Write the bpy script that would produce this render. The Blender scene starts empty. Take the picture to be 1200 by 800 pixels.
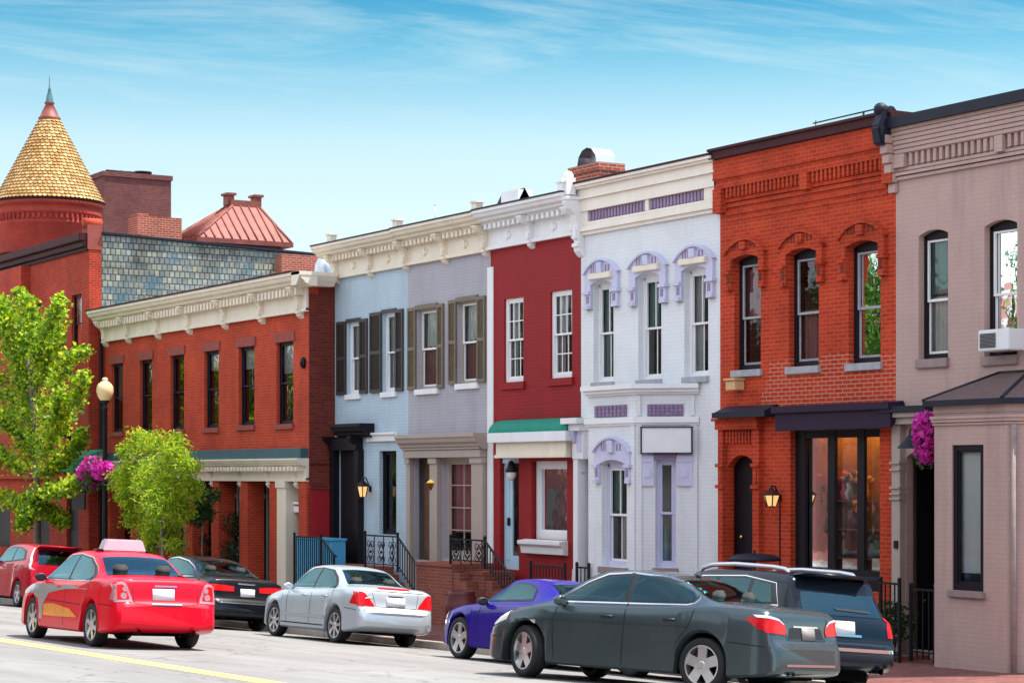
import bpy, bmesh, math, random
import numpy as np
from mathutils import Vector, Matrix
from mathutils.bvhtree import BVHTree

SC = bpy.context.scene
COL = SC.collection
R = math.radians

# ------------------------------------------------------------------ camera
PF, PXV, PH = 2450.0, -900.0, 556.0            # focal length in photo pixels, street vanishing column, eye level row
TH = math.atan((600 - PXV) / PF)
SN, CS = math.sin(TH), math.cos(TH)
EYE = 3.2
cam_d = bpy.data.cameras.new('camera')
cam = bpy.data.objects.new('camera', cam_d)
COL.objects.link(cam)
cam.location = (0, 0, EYE)
cam.rotation_euler = (R(90), 0, -TH)
cam_d.sensor_width = 36
cam_d.lens = 36 * PF / 1200
cam_d.shift_y = (PH - 400) / 1200
cam_d.clip_start = 0.5
cam_d.clip_end = 3000
SC.camera = cam

# ------------------------------------------------------------------ light
SUN_EL, SUN_AZ = 67.0, 31.0                    # azimuth from +X towards -Y
sv = Vector((math.cos(R(SUN_EL)) * math.cos(R(SUN_AZ)), -math.cos(R(SUN_EL)) * math.sin(R(SUN_AZ)), math.sin(R(SUN_EL))))
sd = bpy.data.lights.new('sun', 'SUN')
sd.energy = 2.95
sd.angle = R(0.53)
sd.color = (1.0, 0.94, 0.84)
so = bpy.data.objects.new('sun', sd)
COL.objects.link(so)
so.rotation_euler = sv.to_track_quat('Z', 'Y').to_euler()
so.location = sv * 80

SC.view_settings.view_transform = 'Standard'
SC.view_settings.look = 'None'
SC.view_settings.exposure = 1.55
SC.view_settings.gamma = 1.0
SC.view_settings.use_curve_mapping = False

world = bpy.data.worlds.new('World')
SC.world = world
world.use_nodes = True
wn, wl = world.node_tree.nodes, world.node_tree.links
wn.clear()
wout = wn.new('ShaderNodeOutputWorld')
wbg = wn.new('ShaderNodeBackground')
wbg.inputs['Strength'].default_value = 0.135
sky = wn.new('ShaderNodeTexSky')
sky.sky_type = 'NISHITA'
sky.sun_disc = False
sky.sun_elevation = R(SUN_EL)
sky.sun_rotation = math.atan2(sv.x, sv.y)
sky.altitude = 50
sky.air_density = 1.0
sky.dust_density = 0.9
sky.ozone_density = 1.2
tint = wn.new('ShaderNodeMix'); tint.data_type = 'RGBA'; tint.blend_type = 'MULTIPLY'
tint.inputs[0].default_value = 1.0
wl.new(sky.outputs[0], tint.inputs[6])
tc = wn.new('ShaderNodeTexCoord')
sep = wn.new('ShaderNodeSeparateXYZ')
wl.new(tc.outputs['Generated'], sep.inputs[0])
# the deep clear half of the sky lies over the roofs (east); bright cloud is added to the unseen western half to fill the shaded fronts
gr = wn.new('ShaderNodeValToRGB')
stops = ((0.0, (.50, .50, .58)), (.05, (.50, .51, .555)), (.118, (.60, .55, .49)), (.155, (.56, .56, .475)), (.185, (.34, .47, .43)), (.20, (.21, .41, .40)), (.222, (.085, .31, .35)), (.34, (.45, .6, .6)), (.6, (1.0, 1.0, 1.0)))
while len(gr.color_ramp.elements) < len(stops): gr.color_ramp.elements.new(.5)
for e_, (ps_, cl_) in zip(gr.color_ramp.elements, stops): e_.position = ps_; e_.color = (*cl_, 1)
wl.new(sep.outputs[2], gr.inputs[0]); wl.new(gr.outputs[0], tint.inputs[7])
def wmath(op, a, b=None):
    n = wn.new('ShaderNodeMath'); n.operation = op
    for i, v in enumerate((a, b)):
        if v is None: continue
        if isinstance(v, (int, float)): n.inputs[i].default_value = v
        else: wl.new(v, n.inputs[i])
    return n.outputs[0]
zc_ = wmath('MAXIMUM', sep.outputs[2], 0.03)
px_ = wmath('DIVIDE', sep.outputs[0], zc_)
py_ = wmath('DIVIDE', sep.outputs[1], zc_)
cmb = wn.new('ShaderNodeCombineXYZ')
wl.new(px_, cmb.inputs[0]); wl.new(py_, cmb.inputs[1])
mp = wn.new('ShaderNodeMapping')
mp.inputs['Rotation'].default_value = (0, 0, R(28))
mp.inputs['Scale'].default_value = (0.62, 1.5, 1)
wl.new(cmb.outputs[0], mp.inputs[0])
n1 = wn.new('ShaderNodeTexNoise'); n1.inputs['Scale'].default_value = 1.0; n1.inputs['Detail'].default_value = 10; n1.inputs['Roughness'].default_value = .66
n1.inputs['Distortion'].default_value = 0.5
wl.new(mp.outputs[0], n1.inputs['Vector'])
cr = wn.new('ShaderNodeValToRGB')
cr.color_ramp.elements[0].position = 0.50; cr.color_ramp.elements[0].color = (0, 0, 0, 1)
cr.color_ramp.elements[1].position = 0.74; cr.color_ramp.elements[1].color = (1, 1, 1, 1)
wl.new(n1.outputs[0], cr.inputs[0])
hz = wn.new('ShaderNodeMapRange'); hz.inputs[1].default_value = 0.15; hz.inputs[2].default_value = 0.2; hz.inputs[3].default_value = 0.05; hz.inputs[4].default_value = 0.62
wl.new(sep.outputs[2], hz.inputs[0])
cf = wmath('MULTIPLY', cr.outputs[0], hz.outputs[0])
cm = wn.new('ShaderNodeMix'); cm.data_type = 'RGBA'
wl.new(cf, cm.inputs[0]); wl.new(tint.outputs[2], cm.inputs[6])
cm.inputs[7].default_value = (1.95, 2.4, 2.45, 1)
# western half
n2 = wn.new('ShaderNodeTexNoise'); n2.inputs['Scale'].default_value = 1.6; n2.inputs['Detail'].default_value = 8
wl.new(tc.outputs['Generated'], n2.inputs['Vector'])
wc = wn.new('ShaderNodeMapRange'); wc.inputs[1].default_value = .35; wc.inputs[2].default_value = .6; wc.inputs[3].default_value = .25; wc.inputs[4].default_value = .9
wl.new(n2.outputs[0], wc.inputs[0])
wm = wn.new('ShaderNodeMix'); wm.data_type = 'RGBA'
wl.new(wc.outputs[0], wm.inputs[0]); wl.new(sky.outputs[0], wm.inputs[6]); wm.inputs[7].default_value = (5.0, 5.05, 5.0, 1)
side = wn.new('ShaderNodeMapRange'); side.interpolation_type = 'SMOOTHSTEP'; side.inputs[1].default_value = -.25; side.inputs[2].default_value = .15
wl.new(sep.outputs[0], side.inputs[0])
fm = wn.new('ShaderNodeMix'); fm.data_type = 'RGBA'
wl.new(side.outputs[0], fm.inputs[0]); wl.new(wm.outputs[2], fm.inputs[6]); wl.new(cm.outputs[2], fm.inputs[7])
wl.new(fm.outputs[2], wbg.inputs['Color'])
wl.new(wbg.outputs[0], wout.inputs[0])

# ------------------------------------------------------------------ materials
def nodes(name):
    m = bpy.data.materials.new(name); m.use_nodes = True
    t = m.node_tree
    return m, t.nodes, t.links, t.nodes['Principled BSDF']
def plain(name, c, rough=0.6, var=0.12, scale=3.0, metal=0.0, bump=0.0, bscale=40.0, coat=0.0, spec=None, streak=False):
    m, N, L, b = nodes(name)
    b.inputs['Roughness'].default_value = rough
    b.inputs['Metallic'].default_value = metal
    if coat:
        b.inputs['Coat Weight'].default_value = coat; b.inputs['Coat Roughness'].default_value = 0.04
    if spec is not None: b.inputs['Specular IOR Level'].default_value = spec
    g = N.new('ShaderNodeNewGeometry')
    if var > 0:
        mpn = N.new('ShaderNodeMapping')
        mpn.inputs['Scale'].default_value = (1, 1, 0.25) if streak else (1, 1, 1)
        L.new(g.outputs['Position'], mpn.inputs[0])
        n = N.new('ShaderNodeTexNoise'); n.inputs['Scale'].default_value = scale; n.inputs['Detail'].default_value = 7; n.inputs['Roughness'].default_value = .65
        L.new(mpn.outputs[0], n.inputs['Vector'])
        r = N.new('ShaderNodeValToRGB')
        r.color_ramp.elements[0].position = .28; r.color_ramp.elements[1].position = .72
        r.color_ramp.elements[0].color = (*[v * (1 - var) for v in c], 1)
        r.color_ramp.elements[1].color = (*[min(1, v * (1 + var)) for v in c], 1)
        L.new(n.outputs[0], r.inputs[0]); L.new(r.outputs[0], b.inputs['Base Color'])
    else:
        b.inputs['Base Color'].default_value = (*c, 1)
    if bump > 0:
        n2 = N.new('ShaderNodeTexNoise'); n2.inputs['Scale'].default_value = bscale; n2.inputs['Detail'].default_value = 5
        L.new(g.outputs['Position'], n2.inputs['Vector'])
        bp = N.new('ShaderNodeBump'); bp.inputs['Strength'].default_value = bump; bp.inputs['Distance'].default_value = .02
        L.new(n2.outputs[0], bp.inputs['Height']); L.new(bp.outputs[0], b.inputs['Normal'])
    return m
def brick(name, c1, c2, mortar, w=0.22, h=0.072, mort=0.010, bump=0.5, rough=0.85, var=0.22, patch=None, uaxis='xmy', squash=1.0):
    """coursed brickwork laid out on the world position: u = x - y, v = z"""
    m, N, L, b = nodes(name)
    b.inputs['Roughness'].default_value = rough; b.inputs['Specular IOR Level'].default_value = .18
    g = N.new('ShaderNodeNewGeometry')
    s = N.new('ShaderNodeSeparateXYZ'); L.new(g.outputs['Position'], s.inputs[0])
    cb = N.new('ShaderNodeCombineXYZ')
    if uaxis == 'flat':
        L.new(s.outputs[0], cb.inputs[0]); L.new(s.outputs[1], cb.inputs[1])
    else:
        d = N.new('ShaderNodeMath'); d.operation = 'SUBTRACT'
        L.new(s.outputs[0], d.inputs[0]); L.new(s.outputs[1], d.inputs[1])
        L.new(d.outputs[0], cb.inputs[0]); L.new(s.outputs[2], cb.inputs[1])
    t = N.new('ShaderNodeTexBrick')
    t.inputs['Scale'].default_value = 1.0
    t.inputs['Brick Width'].default_value = w; t.inputs['Row Height'].default_value = h
    t.inputs['Mortar Size'].default_value = mort; t.inputs['Mortar Smooth'].default_value = .2
    t.inputs['Color1'].default_value = (*c1, 1); t.inputs['Color2'].default_value = (*c2, 1); t.inputs['Mortar'].default_value = (*mortar, 1)
    L.new(cb.outputs[0], t.inputs['Vector'])
    n = N.new('ShaderNodeTexNoise'); n.inputs['Scale'].default_value = 0.9; n.inputs['Detail'].default_value = 8; n.inputs['Roughness'].default_value = .7
    L.new(g.outputs['Position'], n.inputs['Vector'])
    mr = N.new('ShaderNodeMapRange'); mr.inputs[1].default_value = .3; mr.inputs[2].default_value = .7; mr.inputs[3].default_value = 1 - var; mr.inputs[4].default_value = 1 + var
    L.new(n.outputs[0], mr.inputs[0])
    mx = N.new('ShaderNodeMix'); mx.data_type = 'RGBA'; mx.blend_type = 'MULTIPLY'; mx.inputs[0].default_value = 1
    L.new(t.outputs['Color'], mx.inputs[6]); L.new(mr.outputs[0], mx.inputs[7])
    col = mx.outputs[2]
    if patch:                                   # a patch of newer, pale pointing: (centre y, centre z, half y, half z)
        cy, cz, hy, hz_ = patch
        def mm(op, a, bb):
            q = N.new('ShaderNodeMath'); q.operation = op
            for i, v in enumerate((a, bb)):
                if isinstance(v, (int, float)): q.inputs[i].default_value = v
                else: L.new(v, q.inputs[i])
            return q.outputs[0]
        dy = mm('DIVIDE', mm('ABSOLUTE', mm('SUBTRACT', s.outputs[1], cy), 0), hy)
        dz = mm('DIVIDE', mm('ABSOLUTE', mm('SUBTRACT', s.outputs[2], cz), 0), hz_)
        mxd = mm('ADD', mm('MAXIMUM', dy, dz), mm('MULTIPLY', n.outputs[0], .7))
        inside = mm('MULTIPLY', mm('LESS_THAN', mxd, 1.3), .75)
        fac = mm('MULTIPLY', inside, t.outputs['Fac'])
        m2 = N.new('ShaderNodeMix'); m2.data_type = 'RGBA'
        L.new(fac, m2.inputs[0]); L.new(col, m2.inputs[6]); m2.inputs[7].default_value = (.50, .27, .20, 1)
        col = m2.outputs[2]
    L.new(col, b.inputs['Base Color'])
    bp = N.new('ShaderNodeBump'); bp.inputs['Strength'].default_value = bump; bp.inputs['Distance'].default_value = .012; bp.invert = True
    L.new(t.outputs['Fac'], bp.inputs['Height'])
    n3 = N.new('ShaderNodeTexNoise'); n3.inputs['Scale'].default_value = 30; L.new(g.outputs['Position'], n3.inputs['Vector'])
    bp2 = N.new('ShaderNodeBump'); bp2.inputs['Strength'].default_value = .18; bp2.inputs['Distance'].default_value = .02
    L.new(n3.outputs[0], bp2.inputs['Height']); L.new(bp.outputs[0], bp2.inputs['Normal'])
    L.new(bp2.outputs[0], b.inputs['Normal'])
    return m
def pane_mat(name, tintc=(0.86, 0.9, 0.88), ior=1.55, wob=0.3):
    m, N, L, b = nodes(name)
    N.remove(b)
    out = N['Material Output']
    tr = N.new('ShaderNodeBsdfTransparent'); tr.inputs[0].default_value = (*tintc, 1)
    gl = N.new('ShaderNodeBsdfGlossy'); gl.inputs['Roughness'].default_value = .02; gl.inputs[0].default_value = (.95, .97, 1, 1)
    fr = N.new('ShaderNodeFresnel'); fr.inputs[0].default_value = ior
    g = N.new('ShaderNodeNewGeometry')
    nz = N.new('ShaderNodeTexNoise'); nz.inputs['Scale'].default_value = 2.2; L.new(g.outputs['Position'], nz.inputs['Vector'])
    bp = N.new('ShaderNodeBump'); bp.inputs['Strength'].default_value = wob; bp.inputs['Distance'].default_value = .02
    L.new(nz.outputs[0], bp.inputs['Height']); L.new(bp.outputs[0], gl.inputs['Normal'])
    mx = N.new('ShaderNodeMixShader')
    L.new(fr.outputs[0], mx.inputs[0]); L.new(tr.outputs[0], mx.inputs[1]); L.new(gl.outputs[0], mx.inputs[2])
    L.new(mx.outputs[0], out.inputs[0])
    return m
def glow(name, c, s, base=(0.9, 0.8, 0.6)):
    m, N, L, b = nodes(name)
    b.inputs['Base Color'].default_value = (*base, 1)
    b.inputs['Emission Color'].default_value = (*c, 1); b.inputs['Emission Strength'].default_value = s
    b.inputs['Roughness'].default_value = .4
    return m
def paint(name, c, metal=0.0, rough=0.32, flake=0.0):
    m, N, L, b = nodes(name)
    b.inputs['Base Color'].default_value = (*c, 1); b.inputs['Metallic'].default_value = metal; b.inputs['Roughness'].default_value = rough
    b.inputs['Coat Weight'].default_value = .55; b.inputs['Coat Roughness'].default_value = .03; b.inputs['Coat IOR'].default_value = 1.4; b.inputs['Specular IOR Level'].default_value = .1
    g = N.new('ShaderNodeNewGeometry')
    n = N.new('ShaderNodeTexNoise'); n.inputs['Scale'].default_value = 1.6; n.inputs['Detail'].default_value = 6
    L.new(g.outputs['Position'], n.inputs['Vector'])
    mr = N.new('ShaderNodeMapRange'); mr.inputs[3].default_value = rough * .75; mr.inputs[4].default_value = rough * 1.35
    L.new(n.outputs[0], mr.inputs[0]); L.new(mr.outputs[0], b.inputs['Roughness'])
    lin = N.new('ShaderNodeBsdfDiffuse'); lin.inputs[0].default_value = (.03, .03, .032, 1)     # the lining on the inner face of the panel
    mx = N.new('ShaderNodeMixShader'); L.new(g.outputs['Backfacing'], mx.inputs[0]); L.new(b.outputs[0], mx.inputs[1]); L.new(lin.outputs[0], mx.inputs[2])
    L.new(mx.outputs[0], N['Material Output'].inputs[0])
    return m
def leafmat(name, cols, trans=0.35):
    m, N, L, b = nodes(name)
    out = N['Material Output']
    g = N.new('ShaderNodeNewGeometry')
    r = N.new('ShaderNodeValToRGB')
    el = r.color_ramp.elements
    while len(el) < len(cols): el.new(.5)
    for i, c in enumerate(cols):
        el[i].position = i / max(1, len(cols) - 1); el[i].color = (*c, 1)
    L.new(g.outputs['Random Per Island'], r.inputs[0])
    L.new(r.outputs[0], b.inputs['Base Color']); b.inputs['Roughness'].default_value = .5
    t = N.new('ShaderNodeBsdfTranslucent'); L.new(r.outputs[0], t.inputs[0])
    mx = N.new('ShaderNodeMixShader'); mx.inputs[0].default_value = trans
    L.new(b.outputs[0], mx.inputs[1]); L.new(t.outputs[0], mx.inputs[2]); L.new(mx.outputs[0], out.inputs[0])
    return m

M = {}
M['red_brick'] = brick('red_brick', (.50, .046, .014), (.39, .030, .010), (.43, .095, .05), patch=None)
M['orange_brick'] = brick('orange_brick', (.50, .056, .022), (.41, .040, .016), (.45, .10, .06), bump=.35)
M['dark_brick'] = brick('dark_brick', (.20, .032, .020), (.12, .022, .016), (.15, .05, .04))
M['turret_brick'] = brick('turret_brick', (.45, .040, .018), (.33, .028, .013), (.42, .10, .065), bump=.35)
M['brown_brick'] = brick('brown_brick', (.17, .05, .045), (.12, .035, .035), (.16, .09, .085))
M['chimney_brick'] = brick('chimney_brick', (.42, .085, .045), (.30, .06, .03), (.42, .30, .25), bump=.6)
M['slate'] = brick('weathered_slate', (.34, .33, .26), (.17, .20, .195), (.055, .065, .065), w=.17, h=.20, mort=.016, bump=1.0, rough=.85, var=.6)
def stain(m, c, scale, lo, hi, stretch=(1, 1, 1), amt=.8):
    """patches of another tone with an edge of their own: worn slates, rust, soot"""
    N, L = m.node_tree.nodes, m.node_tree.links; b = N['Principled BSDF']
    src = b.inputs['Base Color'].links[0].from_socket
    g = N.new('ShaderNodeNewGeometry'); mpn = N.new('ShaderNodeMapping'); mpn.inputs['Scale'].default_value = stretch
    L.new(g.outputs['Position'], mpn.inputs[0])
    n = N.new('ShaderNodeTexNoise'); n.inputs['Scale'].default_value = scale; n.inputs['Detail'].default_value = 8; n.inputs['Roughness'].default_value = .7
    L.new(mpn.outputs[0], n.inputs['Vector'])
    mr = N.new('ShaderNodeMapRange'); mr.inputs[1].default_value = lo; mr.inputs[2].default_value = hi; mr.inputs[4].default_value = amt
    L.new(n.outputs[0], mr.inputs[0])
    mx = N.new('ShaderNodeMix'); mx.data_type = 'RGBA'
    L.new(mr.outputs[0], mx.inputs[0]); L.new(src, mx.inputs[6]); mx.inputs[7].default_value = (*c, 1)
    L.new(mx.outputs[2], b.inputs['Base Color'])
stain(M['slate'], (.06, .14, .19), .9, .50, .62, (1, 1, 1.6), .85)
stain(M['slate'], (.42, .38, .25), 1.3, .55, .7, (.5, .5, 2.5), .5)
M['white_brick'] = brick('white_painted_brick', (.71, .735, .75), (.69, .715, .73), (.655, .68, .695), bump=.28, rough=.6, var=.07)
M['blue_brick'] = brick('pale_blue_painted_brick', (.45, .565, .65), (.43, .545, .63), (.385, .49, .575), bump=.35, rough=.6, var=.08)
M['grey_brick'] = brick('grey_painted_brick', (.41, .395, .44), (.395, .38, .425), (.35, .34, .38), bump=.28, rough=.62, var=.07)
M['crimson'] = brick('crimson_painted_brick', (.30, .014, .018), (.28, .013, .016), (.23, .011, .013), bump=.28, rough=.6, var=.10)
M['beige_brick'] = brick('taupe_painted_brick', (.46, .32, .285), (.45, .313, .279), (.425, .295, .262), bump=.12, rough=.65, var=.08)
M['paver'] = brick('brick_paving', (.22, .085, .07), (.16, .06, .055), (.12, .07, .06), w=.21, h=.105, mort=.008, uaxis='flat', var=.3)
M['step_brick'] = brick('stoop_brick', (.30, .075, .045), (.22, .055, .035), (.22, .13, .11))
M['cream'] = plain('cream_paint', (.76, .68, .55), .55, .10, 2.5, streak=True)
M['bounce_white'] = plain('bounce_tinted_white_paint', (.80, .73, .64), .55, .08, 2.5, streak=True)  # cornice white, warm light bounced off the road put into its colour
for k_, c_ in (('white_brick', (.46, .47, .46)), ('blue_brick', (.30, .36, .40)), ('grey_brick', (.27, .26, .28)), ('crimson', (.15, .012, .014)), ('beige_brick', (.26, .18, .165))):
    stain(M[k_], c_, 1.1, .50, .78, (1.6, 1.6, .2), .6)      # rain streaks and grime
for k_, c_ in (('red_brick', (.22, .03, .014)), ('orange_brick', (.25, .04, .02)), ('turret_brick', (.22, .03, .018))):
    stain(M[k_], c_, .8, .48, .72, (1, 1, .45), .65)
M['white'] = plain('white_paint', (.76, .76, .765), .5, .06, 2.5, streak=True)
M['stone'] = plain('grey_sill_stone', (.34, .345, .37), .8, .2, 6)
M['brownstone'] = plain('brownstone_lintel', (.28, .06, .045), .85, .2, 5)
M['taupe_stone'] = plain('taupe_sill', (.27, .20, .19), .8, .2, 6)
M['lavender'] = plain('lavender_paint', (.53, .53, .69), .55, .08, 3)
M['plum'] = plain('plum_paint', (.27, .19, .30), .6, .15, 4)
M['plum_brick'] = brick('plum_painted_brick', (.30, .22, .33), (.25, .18, .29), (.2, .15, .24), bump=.5, var=.15)
M['black_frame'] = plain('black_gloss_frame', (.010, .008, .012), .5, 0, spec=.2)
M['aubergine'] = plain('aubergine_awning', (.028, .014, .034), .7, .15, 4, spec=.2)
M['brown_metal'] = plain('brown_cap_metal', (.055, .016, .018), .65, .25, 3, spec=.15)
M['dark_slate_metal'] = plain('dark_slate_metal', (.012, .014, .026), .55, .2, 3, spec=.25)
M['brown_roof'] = plain('brown_shingle_roof', (.115, .07, .065), .9, .25, 14, bump=.4)
M['shutter_dark'] = plain('brown_black_shutter', (.045, .035, .035), .5, .15, 5)
M['shutter_olive'] = plain('olive_brown_shutter', (.16, .125, .085), .55, .15, 5)
M['taupe_wood'] = plain('taupe_paint', (.38, .31, .27), .5, .08, 3)
M['brown_wood'] = plain('brown_stained_wood', (.16, .085, .05), .45, .25, 6)
M['pale_blue'] = plain('pale_blue_paint', (.42, .60, .70), .45, .06, 3)
M['green_awning'] = plain('green_canvas', (.0, .22, .15), .75, .12, 5)
M['green_canvas_dark'] = plain('deep_green_canvas', (.0, .28, .14), .75, .12, 5)
M['teal'] = plain('dark_teal_paint', (.035, .10, .125), .5, .15, 4)
M['teal_frame'] = plain('grey_teal_paint', (.20, .30, .32), .5, .1, 4)
M['navy_door'] = plain('dark_teal_door', (.01, .035, .05), .4, .1, 4)
M['black'] = plain('black_iron', (.008, .008, .011), .5, 0, spec=.25)
M['red_panel'] = plain('red_painted_boards', (.36, .010, .018), .5, .15, 5)
M['blue_panel'] = plain('sky_blue_paint', (.06, .33, .55), .5, .1, 4)
M['brass'] = plain('brass', (.80, .50, .10), .25, 0, metal=1.0)
M['gold_tile'] = None
M['copper'] = plain('red_copper_sheet', (.21, .052, .036), .6, .35, 3, metal=.1)
M['verdigris'] = plain('verdigris_copper', (.08, .18, .20), .5, .3, 6, metal=.3)
M['roofing'] = plain('flat_roofing', (.16, .15, .15), .9, .2, 2)
M['interior'] = plain('dark_interior', (.06, .05, .05), .9, .3, 1)
M['curtain'] = plain('net_curtain', (.62, .62, .60), .9, .12, 9, streak=True)
M['curtain_rose'] = plain('rose_curtain', (.34, .13, .14), .9, .12, 9, streak=True)
M['curtain_violet'] = plain('violet_blind', (.32, .22, .44), .8, .1, 9)
M['blind'] = plain('white_roller_blind', (.80, .80, .80), .8, .06, 3)
M['green_curtain'] = plain('sea_green_curtain', (.16, .32, .27), .9, .15, 9, streak=True)
M['glass'] = pane_mat('window_glass')
M['sky_glass'] = pane_mat('sky_reflecting_glass', (.7, .75, .74), 2.0, .35)
M['dim_glass'] = pane_mat('storefront_glass', (.9, .88, .85), 1.3, .1)
M['concrete'] = plain('kerb_stone', (.33, .29, .26), .85, .2, 5, bump=.3)
M['steel'] = plain('galvanised_steel', (.55, .57, .6), .35, .1, 6, metal=.8)
M['plastic_white'] = plain('white_plastic', (.72, .73, .74), .45, .05, 4)
M['yellow_box'] = plain('ochre_metal_box', (.60, .38, .16), .6, .15, 5)
M['bark'] = plain('grey_bark', (.19, .16, .13), .9, .35, 9, bump=.6, bscale=25)
M['soil'] = plain('soil', (.05, .035, .025), .95, .2, 9)

# ------------------------------------------------------------------ scene helpers
def prop(o, label=None, cat=None, group=None, kind=None):
    if label: o['label'] = label
    if cat: o['category'] = cat
    if group: o['group'] = group
    if kind: o['kind'] = kind
    return o
def thing(name, label, cat, loc, group=None):
    o = bpy.data.objects.new(name, None); COL.objects.link(o)
    o.location = loc; o.empty_display_size = .3
    return prop(o, label, cat, group)
def wloc(o):
    v = Vector((0, 0, 0))
    while o is not None:
        v = v + Vector(o.location); o = o.parent
    return v
class MB:
    """collects faces given in world coordinates; build() links ONE mesh object under its parent"""
    def __init__(s): s.v, s.f, s.m, s.sm = [], [], [], []
    def add(s, vs, fs, mi=0, smooth=False):
        k = len(s.v); s.v += [tuple(p) for p in vs]
        for f in fs:
            s.f.append(tuple(i + k for i in f)); s.m.append(mi); s.sm.append(smooth)
    def box(s, x0, x1, y0, y1, z0, z1, mi=0):
        s.add([(x, y, z) for z in (z0, z1) for y in (y0, y1) for x in (x0, x1)],
              [(0, 2, 3, 1), (4, 5, 7, 6), (0, 1, 5, 4), (2, 6, 7, 3), (0, 4, 6, 2), (1, 3, 7, 5)], mi)
    def fbox(s, fr, u0, u1, n0, n1, z0, z1, mi=0):
        vs = [fr.P(u, n, z) for z in (z0, z1) for n in (n0, n1) for u in (u0, u1)]
        s.add(vs, [(0, 2, 3, 1), (4, 5, 7, 6), (0, 1, 5, 4), (2, 6, 7, 3), (0, 4, 6, 2), (1, 3, 7, 5)], mi)
    def prism(s, fr, u0, u1, prof, mi=0, smooth=False):
        """profile [(n,z)...] swept along u"""
        k = len(prof)
        vs = [fr.P(u0, n, z) for n, z in prof] + [fr.P(u1, n, z) for n, z in prof]
        s.add(vs, [(i, (i + 1) % k, k + (i + 1) % k, k + i) for i in range(k)], mi, smooth)
        s.add(vs, [tuple(range(k - 1, -1, -1)), tuple(range(k, 2 * k))], mi)
    def slab(s, fr, poly, n0, n1, mi=0):
        """polygon [(u,z)...] extruded along the normal"""
        k = len(poly)
        vs = [fr.P(u, n0, z) for u, z in poly] + [fr.P(u, n1, z) for u, z in poly]
        s.add(vs, [(i, (i + 1) % k, k + (i + 1) % k, k + i) for i in range(k)] + [tuple(range(k - 1, -1, -1)), tuple(range(k, 2 * k))], mi)
    def tube(s, pts, r, seg=8, mi=0, cap=True):
        pts = [Vector(p) for p in pts]; n = len(pts)
        rr = r if isinstance(r, (list, tuple)) else [r] * n
        vs = []; up0 = None
        for i, p in enumerate(pts):
            d = (pts[min(i + 1, n - 1)] - pts[max(i - 1, 0)])
            d = d.normalized() if d.length > 1e-9 else Vector((0, 0, 1))
            a = d.orthogonal().normalized() if up0 is None else (up0 - d * up0.dot(d)).normalized()
            up0 = a; b = d.cross(a)
            for k in range(seg):
                t = 2 * math.pi * k / seg
                vs.append(p + (a * math.cos(t) + b * math.sin(t)) * rr[i])
        fs = [(i * seg + k, i * seg + (k + 1) % seg, (i + 1) * seg + (k + 1) % seg, (i + 1) * seg + k) for i in range(n - 1) for k in range(seg)]
        s.add(vs, fs, mi, True)
        if cap: s.add(vs, [tuple(range(seg - 1, -1, -1)), tuple(range((n - 1) * seg, n * seg))], mi)
    def lathe(s, c, prof, seg=24, mi=0, smooth=True, axis='z', a0=0, a1=2 * math.pi):
        """profile [(r,h)...] turned about an axis through c"""
        c = Vector(c); vs = []
        full = abs(a1 - a0 - 2 * math.pi) < 1e-6
        ns = seg if full else seg + 1
        for r, h in prof:
            for k in range(ns):
                t = a0 + (a1 - a0) * k / seg
                if axis == 'z': p = (r * math.cos(t), r * math.sin(t), h)
                elif axis == 'x': p = (h, r * math.cos(t), r * math.sin(t))
                else: p = (r * math.cos(t), h, r * math.sin(t))
                vs.append(c + Vector(p))
        fs = []
        for i in range(len(prof) - 1):
            for k in range(seg):
                k2 = (k + 1) % ns
                fs.append((i * ns + k, i * ns + k2, (i + 1) * ns + k2, (i + 1) * ns + k))
        s.add(vs, fs, mi, smooth)
    def ball(s, c, r, seg=12, rings=8, sc=(1, 1, 1), mi=0):
        vs, fs = [], []
        for i in range(rings + 1):
            p = math.pi * i / rings
            for k in range(seg):
                t = 2 * math.pi * k / seg
                vs.append((c[0] + r * sc[0] * math.sin(p) * math.cos(t), c[1] + r * sc[1] * math.sin(p) * math.sin(t), c[2] + r * sc[2] * math.cos(p)))
        for i in range(rings):
            for k in range(seg):
                fs.append((i * seg + k, (i + 1) * seg + k, (i + 1) * seg + (k + 1) % seg, i * seg + (k + 1) % seg))
        s.add(vs, fs, mi, True)
    def build(s, name, mats, parent=None, bevel=0.0, label=None, loc=None):
        if not isinstance(mats, (list, tuple)): mats = [mats]
        off = wloc(parent) if parent else Vector(loc or (0, 0, 0))
        me = bpy.data.meshes.new(name)
        me.from_pydata([tuple(Vector(p) - off) for p in s.v], [], s.f)
        for m in mats: me.materials.append(m)
        me.polygons.foreach_set('material_index', s.m)
        me.polygons.foreach_set('use_smooth', s.sm)
        me.update()
        bm = bmesh.new(); bm.from_mesh(me)
        bmesh.ops.remove_doubles(bm, verts=bm.verts, dist=1e-5)
        bmesh.ops.recalc_face_normals(bm, faces=bm.faces)
        if bevel > 0:
            es = [e for e in bm.edges if len(e.link_faces) == 2 and e.calc_face_angle(0) > .6]
            bmesh.ops.bevel(bm, geom=es, offset=bevel, segments=2, affect='EDGES', clamp_overlap=True)
        bm.to_mesh(me); bm.free()
        o = bpy.data.objects.new(name, me); COL.objects.link(o)
        if parent: o.parent = parent
        else: o.location = off
        if label: o['label'] = label
        return o

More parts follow.
